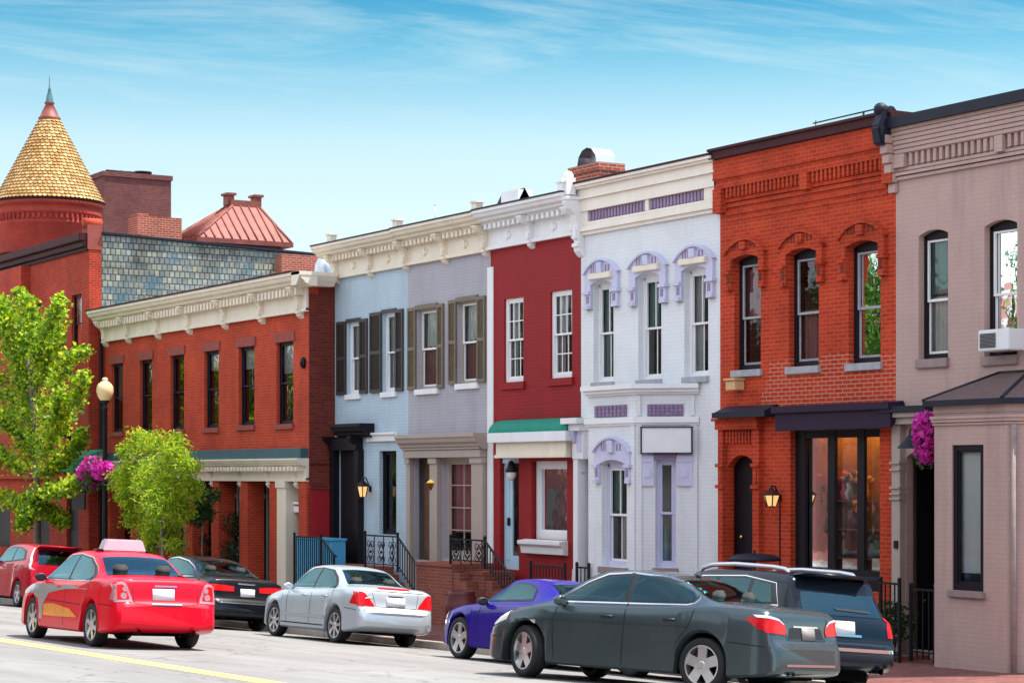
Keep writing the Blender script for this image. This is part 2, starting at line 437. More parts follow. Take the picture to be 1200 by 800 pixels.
class Frame:
    """a vertical plane: u runs to the right in the street view, n outwards, z up"""
    def __init__(s, ox, oy, du, nn):
        s.o, s.d, s.n = (ox, oy), du, nn
    def P(s, u, n, z): return (s.o[0] + u * s.d[0] + n * s.n[0], s.o[1] + u * s.d[1] + n * s.n[1], z)
    def q(s, x, y, n=0.0):
        """where the sight line through a photo point meets the plane standing n in front: (u, z)"""
        t = (x - 600) / PF
        rx, ry, rz = t * CS + SN, -t * SN + CS, -(y - PH) / PF
        ox, oy = s.o[0] + n * s.n[0], s.o[1] + n * s.n[1]
        k = (ox * s.n[0] + oy * s.n[1]) / (rx * s.n[0] + ry * s.n[1])
        X, Y = rx * k, ry * k
        return ((X - ox) * s.d[0] + (Y - oy) * s.d[1], rz * k + EYE)
    def u(s, x, n=0.0): return s.q(x, 0, n)[0]
    def z(s, x, y, n=0.0): return s.q(x, y, n)[1]
    def scale(s, x):
        p = s.P(s.u(x), 0, 0)
        return PF / (p[0] * SN + p[1] * CS)
def street_frame(L, x):
    """facade plane standing at distance L from the eye across the street, u = 0 at photo column x"""
    t = (x - 600) / PF
    y = L * (CS - SN * t) / (SN + CS * t)
    return Frame(L, y, (0, -1), (-1, 0))

# ------------------------------------------------------------------ ground
GRADE = -0.0179
KERB = 19.82
def prof(l):
    """cross section of the cambered road"""
    l = min(l, KERB + .3)
    a = -2.772 + EYE
    def seg(l):                                 # falls gently in the traffic lane, more steeply towards the gutter
        e = l - 15.84; w = 1.6
        s2 = 0 if e < -w else (e if e > w else (e + w) ** 2 / (4 * w))
        return a - .0565 * (l - 12.5) - .0365 * s2
    if l >= 10: return seg(l)
    b = seg(10)
    return b + .0565 * (10 - l) - .0075 * (10 - l) ** 2
def ground(l, a): return prof(l) + GRADE * (a - 33)
def walk(l, a): return ground(KERB, a) + .14 + .018 * (l - KERB)
def on_road(x, y):
    t = (x - 600) / PF
    rx, ry, rz = t * CS + SN, -t * SN + CS, -(y - PH) / PF
    k = 8.0
    for st in (1.0, .1, .01, .001):
        while k < 130 and rz * k + EYE > ground(rx * k, ry * k): k += st
        k -= st
    return rx * k, ry * k
# ------------------------------------------------------------------ facade helpers
def avgz(fr, pts, n=0.0): return sum(fr.z(x, y, n) for x, y in pts) / len(pts)
def arc(u0, u1, zs, rise, k=10):
    """points of a segmental arch springing at zs"""
    if rise <= 0: return [(u0, zs), (u1, zs)]
    w = (u1 - u0) / 2
    rad = (w * w + rise * rise) / (2 * rise); cz = zs + rise - rad; um = (u0 + u1) / 2
    a = math.asin(min(1, w / rad))
    if rise > w: a = math.pi - a
    return [(um + rad * math.sin(-a + 2 * a * i / k), cz + rad * math.cos(-a + 2 * a * i / k)) for i in range(k + 1)]
def wall(mb, fr, u0, u1, z0, z1, ops, rev=.1, n=0.0, mi=0):
    """front wall with real openings and reveals; ops = [(u0,u1,z0,z1,rise)]"""
    us = sorted({u0, u1, *[min(max(v, u0), u1) for o in ops for v in o[:2]]})
    zs = sorted({z0, z1, *[min(max(v, z0), z1) for o in ops for v in o[2:4]]})
    for i in range(len(us) - 1):
        for j in range(len(zs) - 1):
            cu, cz = (us[i] + us[i + 1]) / 2, (zs[j] + zs[j + 1]) / 2
            if any(o[0] < cu < o[1] and o[2] < cz < o[3] for o in ops): continue
            mb.add([fr.P(us[i], n, zs[j]), fr.P(us[i + 1], n, zs[j]), fr.P(us[i + 1], n, zs[j + 1]), fr.P(us[i], n, zs[j + 1])], [(0, 1, 2, 3)], mi)
    for (a, b, c, d, rise) in ops:
        pts = arc(a, b, d - rise, rise)
        if rise > 0:
            h = len(pts) // 2
            l = [(a, d)] + pts[:h + 1]; r = pts[h:] + [(b, d)]
            mb.add([fr.P(u, n, z) for u, z in l], [tuple(range(len(l)))], mi)
            mb.add([fr.P(u, n, z) for u, z in r], [tuple(range(len(r)))], mi)
        ring = [(a, c)] + pts + [(b, c)]
        k = len(ring)
        vs = [fr.P(u, n, z) for u, z in ring] + [fr.P(u, n - rev, z) for u, z in ring]
        mb.add(vs, [(i, (i + 1) % k, k + (i + 1) % k, k + i) for i in range(k)], mi)
def shell(mb, fr, u0, u1, z0, z1, depth, mi=0, floor=None, n0=0.0, right_n=0.0):
    """side walls, back wall, roof deck and floors behind a front wall"""
    P = fr.P
    e = .004
    for u, f in ((u0 + e, n0), (u1 - e, right_n)):
        mb.add([P(u, f, z0), P(u, -depth, z0), P(u, -depth, z1), P(u, f, z1)], [(0, 1, 2, 3)], mi)
    mb.add([P(u0, -depth, z0), P(u1, -depth, z0), P(u1, -depth, z1), P(u0, -depth, z1)], [(0, 1, 2, 3)], mi)
def inner(fr, u0, u1, zs, depth, parent):
    """floors and a partition, so that the panes look into closed rooms"""
    mb = MB()
    for z in zs:
        mb.fbox(fr, u0 + .05, u1 - .05, -depth + .05, -.22, z - .1, z + .1)
    mb.fbox(fr, u0 + .05, u1 - .05, -4.6, -4.5, min(zs), max(zs))
    return mb.build('floor_slab', M['interior'], parent)
def roofdeck(fr, u0, u1, z, depth, parent, mat='roofing', n1=-.3):
    mb = MB(); mb.fbox(fr, u0 + .02, u1 - .02, -depth + .02, n1, z - .2, z)
    return mb.build('roof', M[mat], parent)
def curtain_mesh(mb, fr, u0, u1, z0, z1, n, folds=7, amp=.035):
    k = max(8, folds * 6); vs = []
    for i in range(k + 1):
        u = u0 + (u1 - u0) * i / k
        d = amp * math.sin(i / k * folds * 2 * math.pi) + amp * .4 * math.sin(i * 1.7)
        vs += [fr.P(u, n + d, z0), fr.P(u, n + d * .7, z1)]
    mb.add(vs, [(2 * i, 2 * i + 2, 2 * i + 3, 2 * i + 1) for i in range(k)], 0, True)
def window(parent, fr, u0, u1, z0, z1, fm, rise=0.0, rec=.08, cols=1, rows=1, rail=.5, sash=None, sill=None, curtain=None, fw=.055, n=0.0, glass='glass', label=None, name='window'):
    """sash window: frame mesh with the pane, sill and curtain as its children"""
    sash = sash or fm
    mb = MB()
    a, b = n - rec - .07, n - rec
    pts = arc(u0, u1, z1 - rise, rise)
    mb.fbox(fr, u0, u0 + fw, a, b, z0, z1 - rise); mb.fbox(fr, u1 - fw, u1, a, b, z0, z1 - rise)
    mb.fbox(fr, u0 + fw, u1 - fw, a, b, z0, z0 + fw * 1.2)
    mb.slab(fr, pts + [(u1 - fw, z1 - rise - fw), (u0 + fw, z1 - rise - fw)] if rise else [(u0 + fw, z1), (u1 - fw, z1), (u1 - fw, z1 - fw), (u0 + fw, z1 - fw)], a, b)
    ia, ib, ja, jb = u0 + fw, u1 - fw, z0 + fw * 1.2, z1 - rise - fw
    zm = ja + (jb - ja) * rail if rail else None
    s = .036
    def sashbars(c, d, nn):
        mb.fbox(fr, ia, ia + s, nn - .035, nn, c, d, 1); mb.fbox(fr, ib - s, ib, nn - .035, nn, c, d, 1)
        mb.fbox(fr, ia + s, ib - s, nn - .035, nn, c, c + s * 1.2, 1); mb.fbox(fr, ia + s, ib - s, nn - .035, nn, d - s, d, 1)
        for i in range(1, cols):
            u = ia + (ib - ia) * i / cols; mb.fbox(fr, u - .012, u + .012, nn - .028, nn - .004, c + s, d - s, 1)
        for j in range(1, rows):
            z = c + (d - c) * j / rows; mb.fbox(fr, ia + s, ib - s, nn - .026, nn - .006, z - .012, z + .012, 1)
    if zm:
        sashbars(zm - s * .6, jb, b - .012); sashbars(ja, zm + s * .6, b - .05)
    else: sashbars(ja, jb, b - .02)
    w = mb.build(name, [M[fm], M[sash]], parent, label=label)
    p = MB(); nn = b - .062
    p.add([fr.P(u0 + .01, nn, z0 + .01), fr.P(u1 - .01, nn, z0 + .01), fr.P(u1 - .01, nn, z1 - .01), fr.P(u0 + .01, nn, z1 - .01)], [(0, 1, 2, 3)])
    p.build('glass_pane', M[glass], w)
    if sill:
        sm, sh, ov, pr = sill
        q = MB(); q.fbox(fr, u0 - ov, u1 + ov, n - rec + .002, n + pr, z0 - sh, z0 - .002)
        q.build('sill', M[sm], w, bevel=.008)
    if curtain:
        for (cm, f0, f1, g0, g1) in curtain:
            c = MB(); W_, H_ = u1 - u0, z1 - z0
            if 'blind' in cm:
                c.fbox(fr, u0 + W_ * f0 + .01, u0 + W_ * f1 - .01, b - .115, b - .105, z0 + H_ * g0, z0 + H_ * g1)
                c.build('blind', M[cm], w)
            else:
                curtain_mesh(c, fr, u0 + W_ * f0 + .01, u0 + W_ * f1 - .01, z0 + H_ * g0 + .02, z0 + H_ * g1 - .02, b - .15, max(2, int(6 * (f1 - f0))))
                c.build('curtain', M[cm], w)
    return w
def bracket(fr, uc, w, zt, zb, pr, parent, mat, n=0.0, name='bracket', plum=False):
    """scrolled console under a cornice"""
    h = zt - zb
    prof = [(n, zt), (n + pr, zt), (n + pr, zt - h * .10), (n + pr * .86, zt - h * .20), (n + pr * .55, zt - h * .30), (n + pr * .42, zt - h * .45),
            (n + pr * .36, zt - h * .62), (n + pr * .30, zt - h * .74), (n + pr * .34, zt - h * .80), (n + pr * .30, zt - h * .90), (n + pr * .12, zt - h * .97), (n, zb)]
    mb = MB(); mb.prism(fr, uc - w / 2, uc + w / 2, prof)
    # raised roundels on the face and cap
    mb.fbox(fr, uc - w * .62, uc + w * .62, n, n + pr * 1.06, zt - h * .06, zt - .002)
    mb.fbox(fr, uc - w * .3, uc + w * .3, n + pr * .2, n + pr * .46, zt - h * .70, zt - h * .5)
    mb.fbox(fr, uc - w * .55, uc + w * .55, n, n + pr * .42, zt - h * .83, zt - h * .77)
    return mb.build(name, M[mat], parent, bevel=.006)
def shutter(parent, fr, u0, u1, z0, z1, mat, n=.012):
    mb = MB()
    f = .05
    mb.fbox(fr, u0, u0 + f, n, n + .045, z0, z1); mb.fbox(fr, u1 - f, u1, n, n + .045, z0, z1)
    for z in (z0, (z0 + z1) / 2 - .04, z1 - .08): mb.fbox(fr, u0 + f, u1 - f, n, n + .045, z, z + .08)
    k = int((z1 - z0) / .055)
    for i in range(k):
        z = z0 + .06 + i * .055
        if z > z1 - .1: break
        vs = [fr.P(u0 + f, n + .008, z), fr.P(u1 - f, n + .008, z), fr.P(u1 - f, n + .036, z + .045), fr.P(u0 + f, n + .036, z + .045)]
        mb.add(vs, [(0, 1, 2, 3)])
    mb.fbox(fr, u0 + f, u1 - f, n, n + .006, z0, z1)
    return mb.build('shutter', M[mat], parent)
def crown(mb, fr, u0, u1, zt, h, pr, n=0.0, mi=0):
    """projecting cornice moulding: zt top, h height, pr projection"""
    p = [(n, zt), (n + pr, zt), (n + pr, zt - h * .22), (n + pr * .93, zt - h * .30), (n + pr * .86, zt - h * .52), (n + pr * .70, zt - h * .66),
         (n + pr * .66, zt - h * .80), (n + pr * .45, zt - h * .92), (n + pr * .42, zt - h), (n, zt - h)]
    mb.prism(fr, u0, u1, p, mi)
def dentils(mb, fr, u0, u1, z0, z1, n0, n1, step, frac=.5, mi=0):
    k = max(1, int(round((u1 - u0) / step)))
    for i in range(k):
        u = u0 + (u1 - u0) * (i + .5) / k
        d = (u1 - u0) / k * frac / 2
        mb.fbox(fr, u - d, u + d, n0, n1, z0, z1, mi)
def hood(parent, fr, u0, u1, zs, ztop, zleg, wl, pr, mat, detail=None, name='window_hood', ear=.05):
    """arched label mould with legs and drops: opening u0..u1, crown at ztop, legs down to zleg"""
    a, b = u0 - wl, u1 + wl
    rise = min(.30, .40 * (b - a) / 2 + .02); zk = ztop - rise
    def crest(e):
        base_ = arc(a - e, b + e, zk, rise + e, 14)
        return base_
    out = crest(0)
    zin = max(zs + .06, zleg + .1)
    inn = arc(u0, u1, zin - .08, .08, 8)
    poly = [(a, zleg)] + out + [(b, zleg), (u1 + .012, zleg), (u1 + .012, zin - .08)] + inn[::-1][1:-1] + [(u0 - .012, zin - .08), (u0 - .012, zleg)]
    mb = MB(); mb.slab(fr, poly, 0.002, pr)
    o2 = crest(.045)
    lip = out + o2[::-1]
    mb.slab(fr, lip, 0.003, pr + .05)
    zs = zin
    for u_a, u_b in ((a - ear, u0 - .02), (u1 + .02, b + ear)):                # drops
        mb.fbox(fr, u_a, u_b, .004, pr + .05, zleg + .30, zleg + .36)
        mb.fbox(fr, u_a + .03, u_b - .03, .004, pr + .035, zleg, zleg + .07)
    um = (u0 + u1) / 2
    mb.fbox(fr, um - .09, um + .09, .004, pr + .06, zs + (ztop - zs) * .35, ztop - .03)
    h = mb.build(name, M[mat], parent)
    if detail:
        d = MB()
        for i in range(3): d.fbox(fr, um - .36 + i * .08, um - .32 + i * .08, pr, pr + .006, zs + (ztop - zs) * .42, zs + (ztop - zs) * .42 + .15)
        for i in range(2): d.fbox(fr, um + .16 + i * .1, um + .21 + i * .1, pr, pr + .006, zs + (ztop - zs) * .42, zs + (ztop - zs) * .42 + .13)
        for s in (a + (u0 - a) * .5, b - (b - u1) * .5): d.fbox(fr, s - .045, s + .045, pr, pr + .006, zleg + .12, zleg + .26)
        d.build('hood_inlay', M[detail], h)
    return h

# ------------------------------------------------------------------ ground, road and pavement
def sheet(name, ls, as_, zf, mat, kind='structure'):
    mb = MB(); n = len(ls)
    vs = [(l, a, zf(l, a)) for a in as_ for l in ls]
    fs = [(j * n + i, j * n + i + 1, (j + 1) * n + i + 1, (j + 1) * n + i) for j in range(len(as_) - 1) for i in range(n - 1)]
    mb.add(vs, fs, 0, True)
    o = mb.build(name, mat); o['kind'] = kind
    return o
def asphalt():
    m, N, L, b = nodes('sun_bleached_asphalt')
    g = N.new('ShaderNodeNewGeometry')
    mpn = N.new('ShaderNodeMapping'); mpn.inputs['Scale'].default_value = (1, .18, 1)
    L.new(g.outputs['Position'], mpn.inputs[0])
    n1 = N.new('ShaderNodeTexNoise'); n1.inputs['Scale'].default_value = 1.1; n1.inputs['Detail'].default_value = 8; n1.inputs['Roughness'].default_value = .65
    L.new(mpn.outputs[0], n1.inputs['Vector'])
    n2 = N.new('ShaderNodeTexNoise'); n2.inputs['Scale'].default_value = 60; n2.inputs['Detail'].default_value = 3
    L.new(g.outputs['Position'], n2.inputs['Vector'])
    r = N.new('ShaderNodeValToRGB')
    r.color_ramp.elements[0].position = .3; r.color_ramp.elements[0].color = (.17, .162, .152, 1)
    r.color_ramp.elements[1].position = .7; r.color_ramp.elements[1].color = (.25, .24, .225, 1)
    L.new(n1.outputs[0], r.inputs[0])
    mr = N.new('ShaderNodeMapRange'); mr.inputs[3].default_value = .82; mr.inputs[4].default_value = 1.18
    L.new(n2.outputs[0], mr.inputs[0])
    mx = N.new('ShaderNodeMix'); mx.data_type = 'RGBA'; mx.blend_type = 'MULTIPLY'; mx.inputs[0].default_value = 1
    L.new(r.outputs[0], mx.inputs[6]); L.new(mr.outputs[0], mx.inputs[7])
    vo = N.new('ShaderNodeTexVoronoi'); vo.feature = 'DISTANCE_TO_EDGE'; vo.inputs['Scale'].default_value = .32
    n4 = N.new('ShaderNodeTexNoise'); n4.inputs['Scale'].default_value = 1.3; n4.inputs['Detail'].default_value = 6; L.new(g.outputs['Position'], n4.inputs['Vector'])
    ad = N.new('ShaderNodeVectorMath'); ad.operation = 'ADD'; L.new(g.outputs['Position'], ad.inputs[0]); L.new(n4.outputs['Color'], ad.inputs[1])
    L.new(ad.outputs[0], vo.inputs['Vector'])
    lt = N.new('ShaderNodeMath'); lt.operation = 'LESS_THAN'; lt.inputs[1].default_value = .008; L.new(vo.outputs['Distance'], lt.inputs[0])
    m3 = N.new('ShaderNodeMath'); m3.operation = 'MULTIPLY'; m3.inputs[1].default_value = .55; L.new(lt.outputs[0], m3.inputs[0])
    m2 = N.new('ShaderNodeMix'); m2.data_type = 'RGBA'; L.new(m3.outputs[0], m2.inputs[0]); L.new(mx.outputs[2], m2.inputs[6]); m2.inputs[7].default_value = (.09, .085, .08, 1)
    L.new(m2.outputs[2], b.inputs['Base Color']); b.inputs['Roughness'].default_value = .9
    bp = N.new('ShaderNodeBump'); bp.inputs['Strength'].default_value = .35; bp.inputs['Distance'].default_value = .01
    L.new(n2.outputs[0], bp.inputs['Height']); L.new(bp.outputs[0], b.inputs['Normal'])
    return m
M['asphalt'] = asphalt()
stain(M['asphalt'], (.115, .11, .105), .55, .50, .72, (1.6, .22, 1), .5)
stain(M['asphalt'], (.07, .068, .065), 2.2, .66, .74, (1, .5, 1), .45)
stain(M['asphalt'], (.33, .32, .30), .35, .55, .7, (1, .3, 1), .4)
M['yellow_line'] = plain('worn_yellow_paint', (.66, .50, .16), .8, .25, 5)
M['earth'] = plain('bare_ground', (.16, .15, .12), .95, .3, .3)
KL = 2.3                                               # kerb on the near side
as_ = [-40, -10, 0, 10, 20, 30, 40, 60, 80, 110, 150, 220]
sheet('ground', [-900, -200, -40, 0, 20, 40, 200, 900], [-400, -40, 0, 40, 80, 220, 500, 1500], lambda l, a: min(ground(0, max(-40, min(a, 220))), ground(KERB, max(-40, min(a, 220)))) - .9 - .002 * abs(a - 60), M['earth'])
sheet('road', [KL + (KERB - KL) * i / 24 for i in range(25)], as_, ground, M['asphalt'])
sheet('pavement', [KERB + .18, 21, 23, 26.5], as_, walk, M['paver'])
sheet('far_side_pavement', [-6, -3, KL - .18], as_, lambda l, a: ground(KL, a) + .14 + .01 * (KL - l), M['paver'])
kb = MB()
for k0, k1, zf in ((KERB, KERB + .18, lambda l, a: walk(KERB, a) + .004), (KL - .18, KL, lambda l, a: ground(KL, a) + .144)):
    st = list(range(-40, 221, 2))
    for i in range(len(st) - 1):
        y0, y1 = st[i] + .006, st[i + 1] - .006
        z0, z1 = zf(k0, y0), zf(k0, y1)
        vs = [(k0, y0, z0 - .3), (k1, y0, z0 - .3), (k0, y1, z1 - .3), (k1, y1, z1 - .3), (k0, y0, z0), (k1, y0, z0), (k0, y1, z1), (k1, y1, z1)]
        kb.add(vs, [(0, 2, 3, 1), (4, 5, 7, 6), (0, 1, 5, 4), (2, 6, 7, 3), (0, 4, 6, 2), (1, 3, 7, 5)])
kerb = kb.build('kerb', M['concrete'], bevel=.012); kerb['kind'] = 'structure'
yl = on_road(155, 774)[0]
def stripe(name, c, w, mat):
    sheet(name, [c - w / 2, c + w / 2], as_, lambda l, a: ground(l, a) + .004, mat)
stripe('yellow_centre_line', yl - .11, .16, M['yellow_line'])
stripe('yellow_centre_line', yl + .11, .16, M['yellow_line'])

# ------------------------------------------------------------------ the row of houses
L0 = 23.6
def base(fr, u):
    p = fr.P(u, 0, 0); return walk(KERB + 4, p[1])
def house(name, label, fr, u0, u1, cat='house'):
    p = fr.P((u0 + u1) / 2, -1.0, 0)
    return thing(name, label, cat, (p[0], p[1], base(fr, (u0 + u1) / 2)))

# ---- pale blue house -------------------------------------------------
F = street_frame(L0, 392.5)
def op(fr, xl, xr, yt, yb, rise=0.0):
    """opening from photo columns and rows read at its middle"""
    xm = (xl + xr) / 2
    return (fr.u(xl), fr.u(xr), fr.z(xm, yb), fr.z(xm, yt), rise)
U0, U1 = 0.0, F.u(478.5)
H = house('row_house', 'pale blue painted brick house with dark shutters and a black door surround', F, U0, U1)
zt = avgz(F, [(383, 286), (477, 264.5)], .5); zf = avgz(F, [(400, 325.5), (478, 310.5)])
zb = base(F, U1) - .5
o1, o2 = op(F, 407.5, 422.5, 377.5, 461.8), op(F, 449, 464.5, 366.5, 459)
og = op(F, 444.5, 464.5, 528, 626); od = (F.u(398), F.u(421), F.z(409, 662), F.z(409, 512), 0)
mb = MB(); wall(mb, F, U0, U1, zb, zf, [o1, o2, og, od]); shell(mb, F, U0, U1, zb, zf, 10)
mb.build('wall', M['blue_brick'], H)
roofdeck(F, U0, U1, zf + .1, 10, H); inner(F, U0, U1, [zb + .1, (o1[2] + og[3]) / 2, zf - .15], 10, H)
for o, sl, sr in ((o1, (396, 406.5), (422.8, 431.5)), (o2, (435, 448.2), (465, 473.5))):
    w = window(H, F, *o[:4], 'white', sill=('white', .13, .05, .07), curtain=[('curtain', 0, .32, 0, 1), ('curtain', .7, 1, 0, 1)])
    for s in (sl, sr): shutter(H, F, F.u(s[0]), F.u(s[1]), o[2] + .0, o[3] + .05, 'shutter_dark')
    fl = MB(); fl.fbox(F, o[0] - .02, o[1] + .02, .002, .05, o[3], o[3] + .09); fl.build('lintel', M['shutter_dark'], w)
window(H, F, *og[:4], 'black_frame', rail=None, rec=.12, curtain=[('curtain_rose', .55, 1, 0, .45), ('blind', .6, .95, .5, .9)])
hd = MB(); hd.fbox(F, F.u(432), F.u(467), .003, .07, F.z(449, 517), F.z(449, 507)); hd.fbox(F, F.u(433), F.u(466), .003, .12, F.z(449, 509.5), F.z(449, 506.5)); hd.build('window_hood', M['white'], H, bevel=.008)
d = MB(); d.fbox(F, od[0], od[1], -.09, -.03, od[2], od[3]); d.fbox(F, od[0] + .12, od[1] - .12, -.03, -.015, od[2] + .2, od[2] + 1.0); d.fbox(F, od[0] + .12, od[1] - .12, -.03, -.015, od[2] + 1.15, od[3] - .5)
dr = d.build('door', M['black_frame'], H); kn = MB(); kn.ball(F.P(od[1] - .1, .01, od[2] + .95), .035); kn.build('handle', M['brass'], dr)
s = MB()
ztp = avgz(F, [(388, 498), (424, 495)], .3)
for ua, ub in ((F.u(392.8), od[0] - .01), (od[1] + .01, F.u(426.5))):
    s.fbox(F, ua, ub, .003, .16, od[2], ztp - .62)
crown(s, F, F.u(391.5, .3), F.u(426, .3), ztp, .34, .42)
s.fbox(F, F.u(393), F.u(425.5), .004, .2, ztp - .64, ztp - .342)
s.build('door_surround', M['black_frame'], H)
for x in (394.5, 423.5): bracket(F, F.u(x), .16, ztp - .30, ztp - 1.0, .34, H, 'black_frame', name='door_bracket')
def row_cornice(H, fr, xl, xr, zt, zf, xs, xdent, mat, brk, pr=.5, left_end=False, shared=True, post=()):
    c = MB(); ua, ub = fr.u(xl), fr.u(xr)
    hh = zt - zf
    crown(c, fr, ua - (.38 if left_end else 0), ub, zt, hh * .36, pr)
    c.fbox(fr, ua, ub, .003, .05, zf, zt - hh * .36 - .001)          # frieze board
    c.fbox(fr, ua, ub, .004, .10, zf - .03, zf + .05)
    dentils(c, fr, ua + .05, ub - .05, zt - hh * .50, zt - hh * .36 - .002, .05, .24, .19, .55)
    for i in range(len(xs) - 1):                                    # small raised rosettes on the frieze
        um = (fr.u(xs[i]) + fr.u(xs[i + 1])) / 2
        if ua < um < ub: c.fbox(fr, um - .12, um + .12, .05, .08, zf + hh * .22, zf + hh * .34); c.fbox(fr, um - .05, um + .05, .05, .095, zf + hh * .18, zf + hh * .38)
    c.fbox(fr, ua - (.38 if left_end else 0), ub, -.25, pr + .02, zt + .002, zt + .035, 1)
    for x in post:
        u = fr.u(x, pr)
        c.fbox(fr, u - .09, u + .09, pr - .2, pr - .02, zt + .035, zt + .2); c.fbox(fr, u - .12, u + .12, pr - .23, pr + .01, zt + .2, zt + .24)
    co = c.build('cornice', [M[mat], M['dark_slate_metal']], H)
    for x in xdent:
        bracket(fr, fr.u(x), .17, zt - hh * .34, zf - .16, .36, co, brk)
    return co
row_cornice(H, F, 392.5, 478.5, zt, zf, [396, 437, 477], [396.5, 437], 'cream', 'cream', left_end=True, post=[384, 461])
BLUE = (F, H, od)

# ---- grey house ------------------------------------------------------
F = street_frame(L0, 478.5)
U0, U1 = 0.0, F.u(575)
H = house('row_house', 'mauve grey painted house with olive brown shutters and a wide taupe portico', F, U0, U1)
zt2 = avgz(F, [(479, 264), (559, 245.5)], .5); zt = (zt + zt2) / 2 if abs(zt - zt2) < .25 else zt2; zf2 = avgz(F, [(479, 310.5), (568, 294)])
zb = base(F, U1) - .5
o1, o2 = op(F, 489, 513.5, 361.5, 455.5), op(F, 536.5, 560.5, 352.5, 449)
zpo = F.z(520, 536); od = (F.u(486), F.u(508), F.z(497, 656), zpo, 0); og = (F.u(518), F.u(557), F.z(538, 655), zpo, 0)
mb = MB(); wall(mb, F, U0, U1, zb, zf2, [o1, o2, od, og], rev=.12); shell(mb, F, U0, U1, zb, zf2, 10)
mb.build('wall', M['grey_brick'], H)
roofdeck(F, U0, U1, zf2 + .1, 10, H); inner(F, U0, U1, [zb + .1, zpo + .5, zf2 - .15], 10, H)
for o, sl, sr in ((o1, (479.3, 488.5), (513.8, 521)), (o2, (527, 536), (560.8, 570))):
    w = window(H, F, *o[:4], 'taupe_wood', rec=.09, sash='white', sill=('white', .13, .05, .07), curtain=[('curtain_rose', 0, .5, 0, .55), ('curtain', .1, .9, .5, 1)])
    for s in (sl, sr): shutter(H, F, F.u(s[0]), F.u(s[1]), o[2], o[3] + .06, 'shutter_olive')
    fl = MB(); fl.fbox(F, o[0] - .02, o[1] + .02, .002, .06, o[3], o[3] + .1); fl.build('lintel', M['shutter_olive'], w)
pt = MB(); zpt = avgz(F, [(474, 510), (568, 506)], .34)
crown(pt, F, F.u(479.5), F.u(573), zpt, .36, .40); pt.fbox(F, F.u(481), F.u(571.5), .003, .2, zpo - .0, zpt - .361)
pt.fbox(F, F.u(480.5), F.u(572), .004, .24, zpo + .18, zpo + .22)
for a, b in ((481, 485.5), (508.5, 517.5), (557.5, 571)): pt.fbox(F, F.u(a), F.u(b), .003, .12, zb + .4, zpo - .002); pt.fbox(F, F.u(a) - .02, F.u(b) + .02, .003, .16, zpo - .14, zpo - .004)
pt.build('portico', M['taupe_wood'], H, bevel=.006)
d = MB(); d.fbox(F, od[0], od[1], -.3, -.24, od[2], od[3] - .55); d.fbox(F, od[0] + .08, od[1] - .08, -.24, -.225, od[2] + .15, od[2] + .95); d.fbox(F, od[0] + .08, od[1] - .08, -.24, -.225, od[2] + 1.1, od[3] - .7); d.fbox(F, od[0], od[1], -.3, -.26, od[3] - .5, od[3])
dr = d.build('door', M['brown_wood'], H); kn = MB(); kn.fbox(F, od[1] - .2, od[1] - .13, -.225, -.19, od[2] + .85, od[2] + 1.1); kn.build('handle', M['black'], dr)
window(H, F, *og[:4], 'taupe_wood', rec=.12, cols=2, rows=4, rail=None, fw=.12, sash='taupe_wood', curtain=[('curtain_rose', 0, 1, .25, 1)], glass='dim_glass')
row_cornice(H, F, 478.5, 575, zt, zf2, [477, 524, 571], [478.5, 524, 571.8], 'cream', 'cream', post=[554])
ZROW = zt; GREY = (F, H)

# ---- crimson house ---------------------------------------------------
F = street_frame(L0, 575)
U0, U1 = 0.0, F.u(681)
H = house('row_house', 'crimson painted house with a green hood over its pale blue door', F, U0, U1)
zt3 = avgz(F, [(560, 246), (664, 223.5)], .5); zf3 = avgz(F, [(577, 292), (672, 274)])
zb = base(F, U1) - .5
o1, o2 = op(F, 590.8, 613.3, 349, 447.4), op(F, 645, 670.3, 340.3, 442.6)
od = (F.u(586), F.u(608), F.z(597, 667), F.z(597, 536), 0); og = (F.u(623), F.u(664.5), F.z(644, 632), F.z(644, 540), 0)
mb = MB(); wall(mb, F, U0, U1, zb, zf3, [o1, o2, od, og], rev=.1); shell(mb, F, U0, U1, zb, zf3, 10)
mb.build('wall', M['crimson'], H)
cs = MB(); cs.fbox(F, U0 - .1, U0 + .14, .003, .03, zb, zf3 - .4); cs.build('corner_board', M['white'], H)
roofdeck(F, U0, U1, zf3 + .1, 10, H); inner(F, U0, U1, [zb + .1, (o1[2] + od[3]) / 2, zf3 - .15], 10, H)
for o in (o1, o2):
    window(H, F, *o[:4], 'white', rec=.05, cols=3, rows=2, fw=.07, sill=('crimson', .16, .08, .05), curtain=[('curtain', 0, .38, 0, 1), ('curtain', .68, 1, 0, 1)])
w = window(H, F, *og[:4], 'white', rec=.12, rail=None, fw=.13, curtain=[('curtain_violet', 0, 1, .0, 1)], glass='dim_glass')
sl = MB(); sl.prism(F, F.u(616), F.u(666), [(.0, og[2] - .004), (.22, og[2] - .03), (.22, og[2] - .1), (.14, og[2] - .16), (.12, og[2] - .3), (0, og[2] - .32)]); sl.build('sill', M['white'], w, bevel=.006)
d = MB(); dm = (od[0] + od[1]) / 2 - .1
d.fbox(F, od[0], dm + .05, -.16, -.11, od[2], od[3] - .12); d.fbox(F, od[0] + .1, dm - .06, -.11, -.098, od[2] + .2, od[2] + .9); d.fbox(F, od[0] + .1, dm - .06, -.11, -.098, od[2] + 1.05, od[3] - .45)
d.fbox(F, dm + .05, od[1], -.16, -.11, od[2], od[2] + .3); d.fbox(F, od[1] - .07, od[1], -.16, -.11, od[2] + .3, od[3] - .12); d.fbox(F, od[0], od[1], -.16, -.06, od[3] - .12, od[3])
dr = d.build('door', M['pale_blue'], H); kn = MB(); kn.fbox(F, dm - .08, dm - .03, -.10, -.05, od[2] + .95, od[2] + 1.12); kn.build('handle', M['black'], dr)
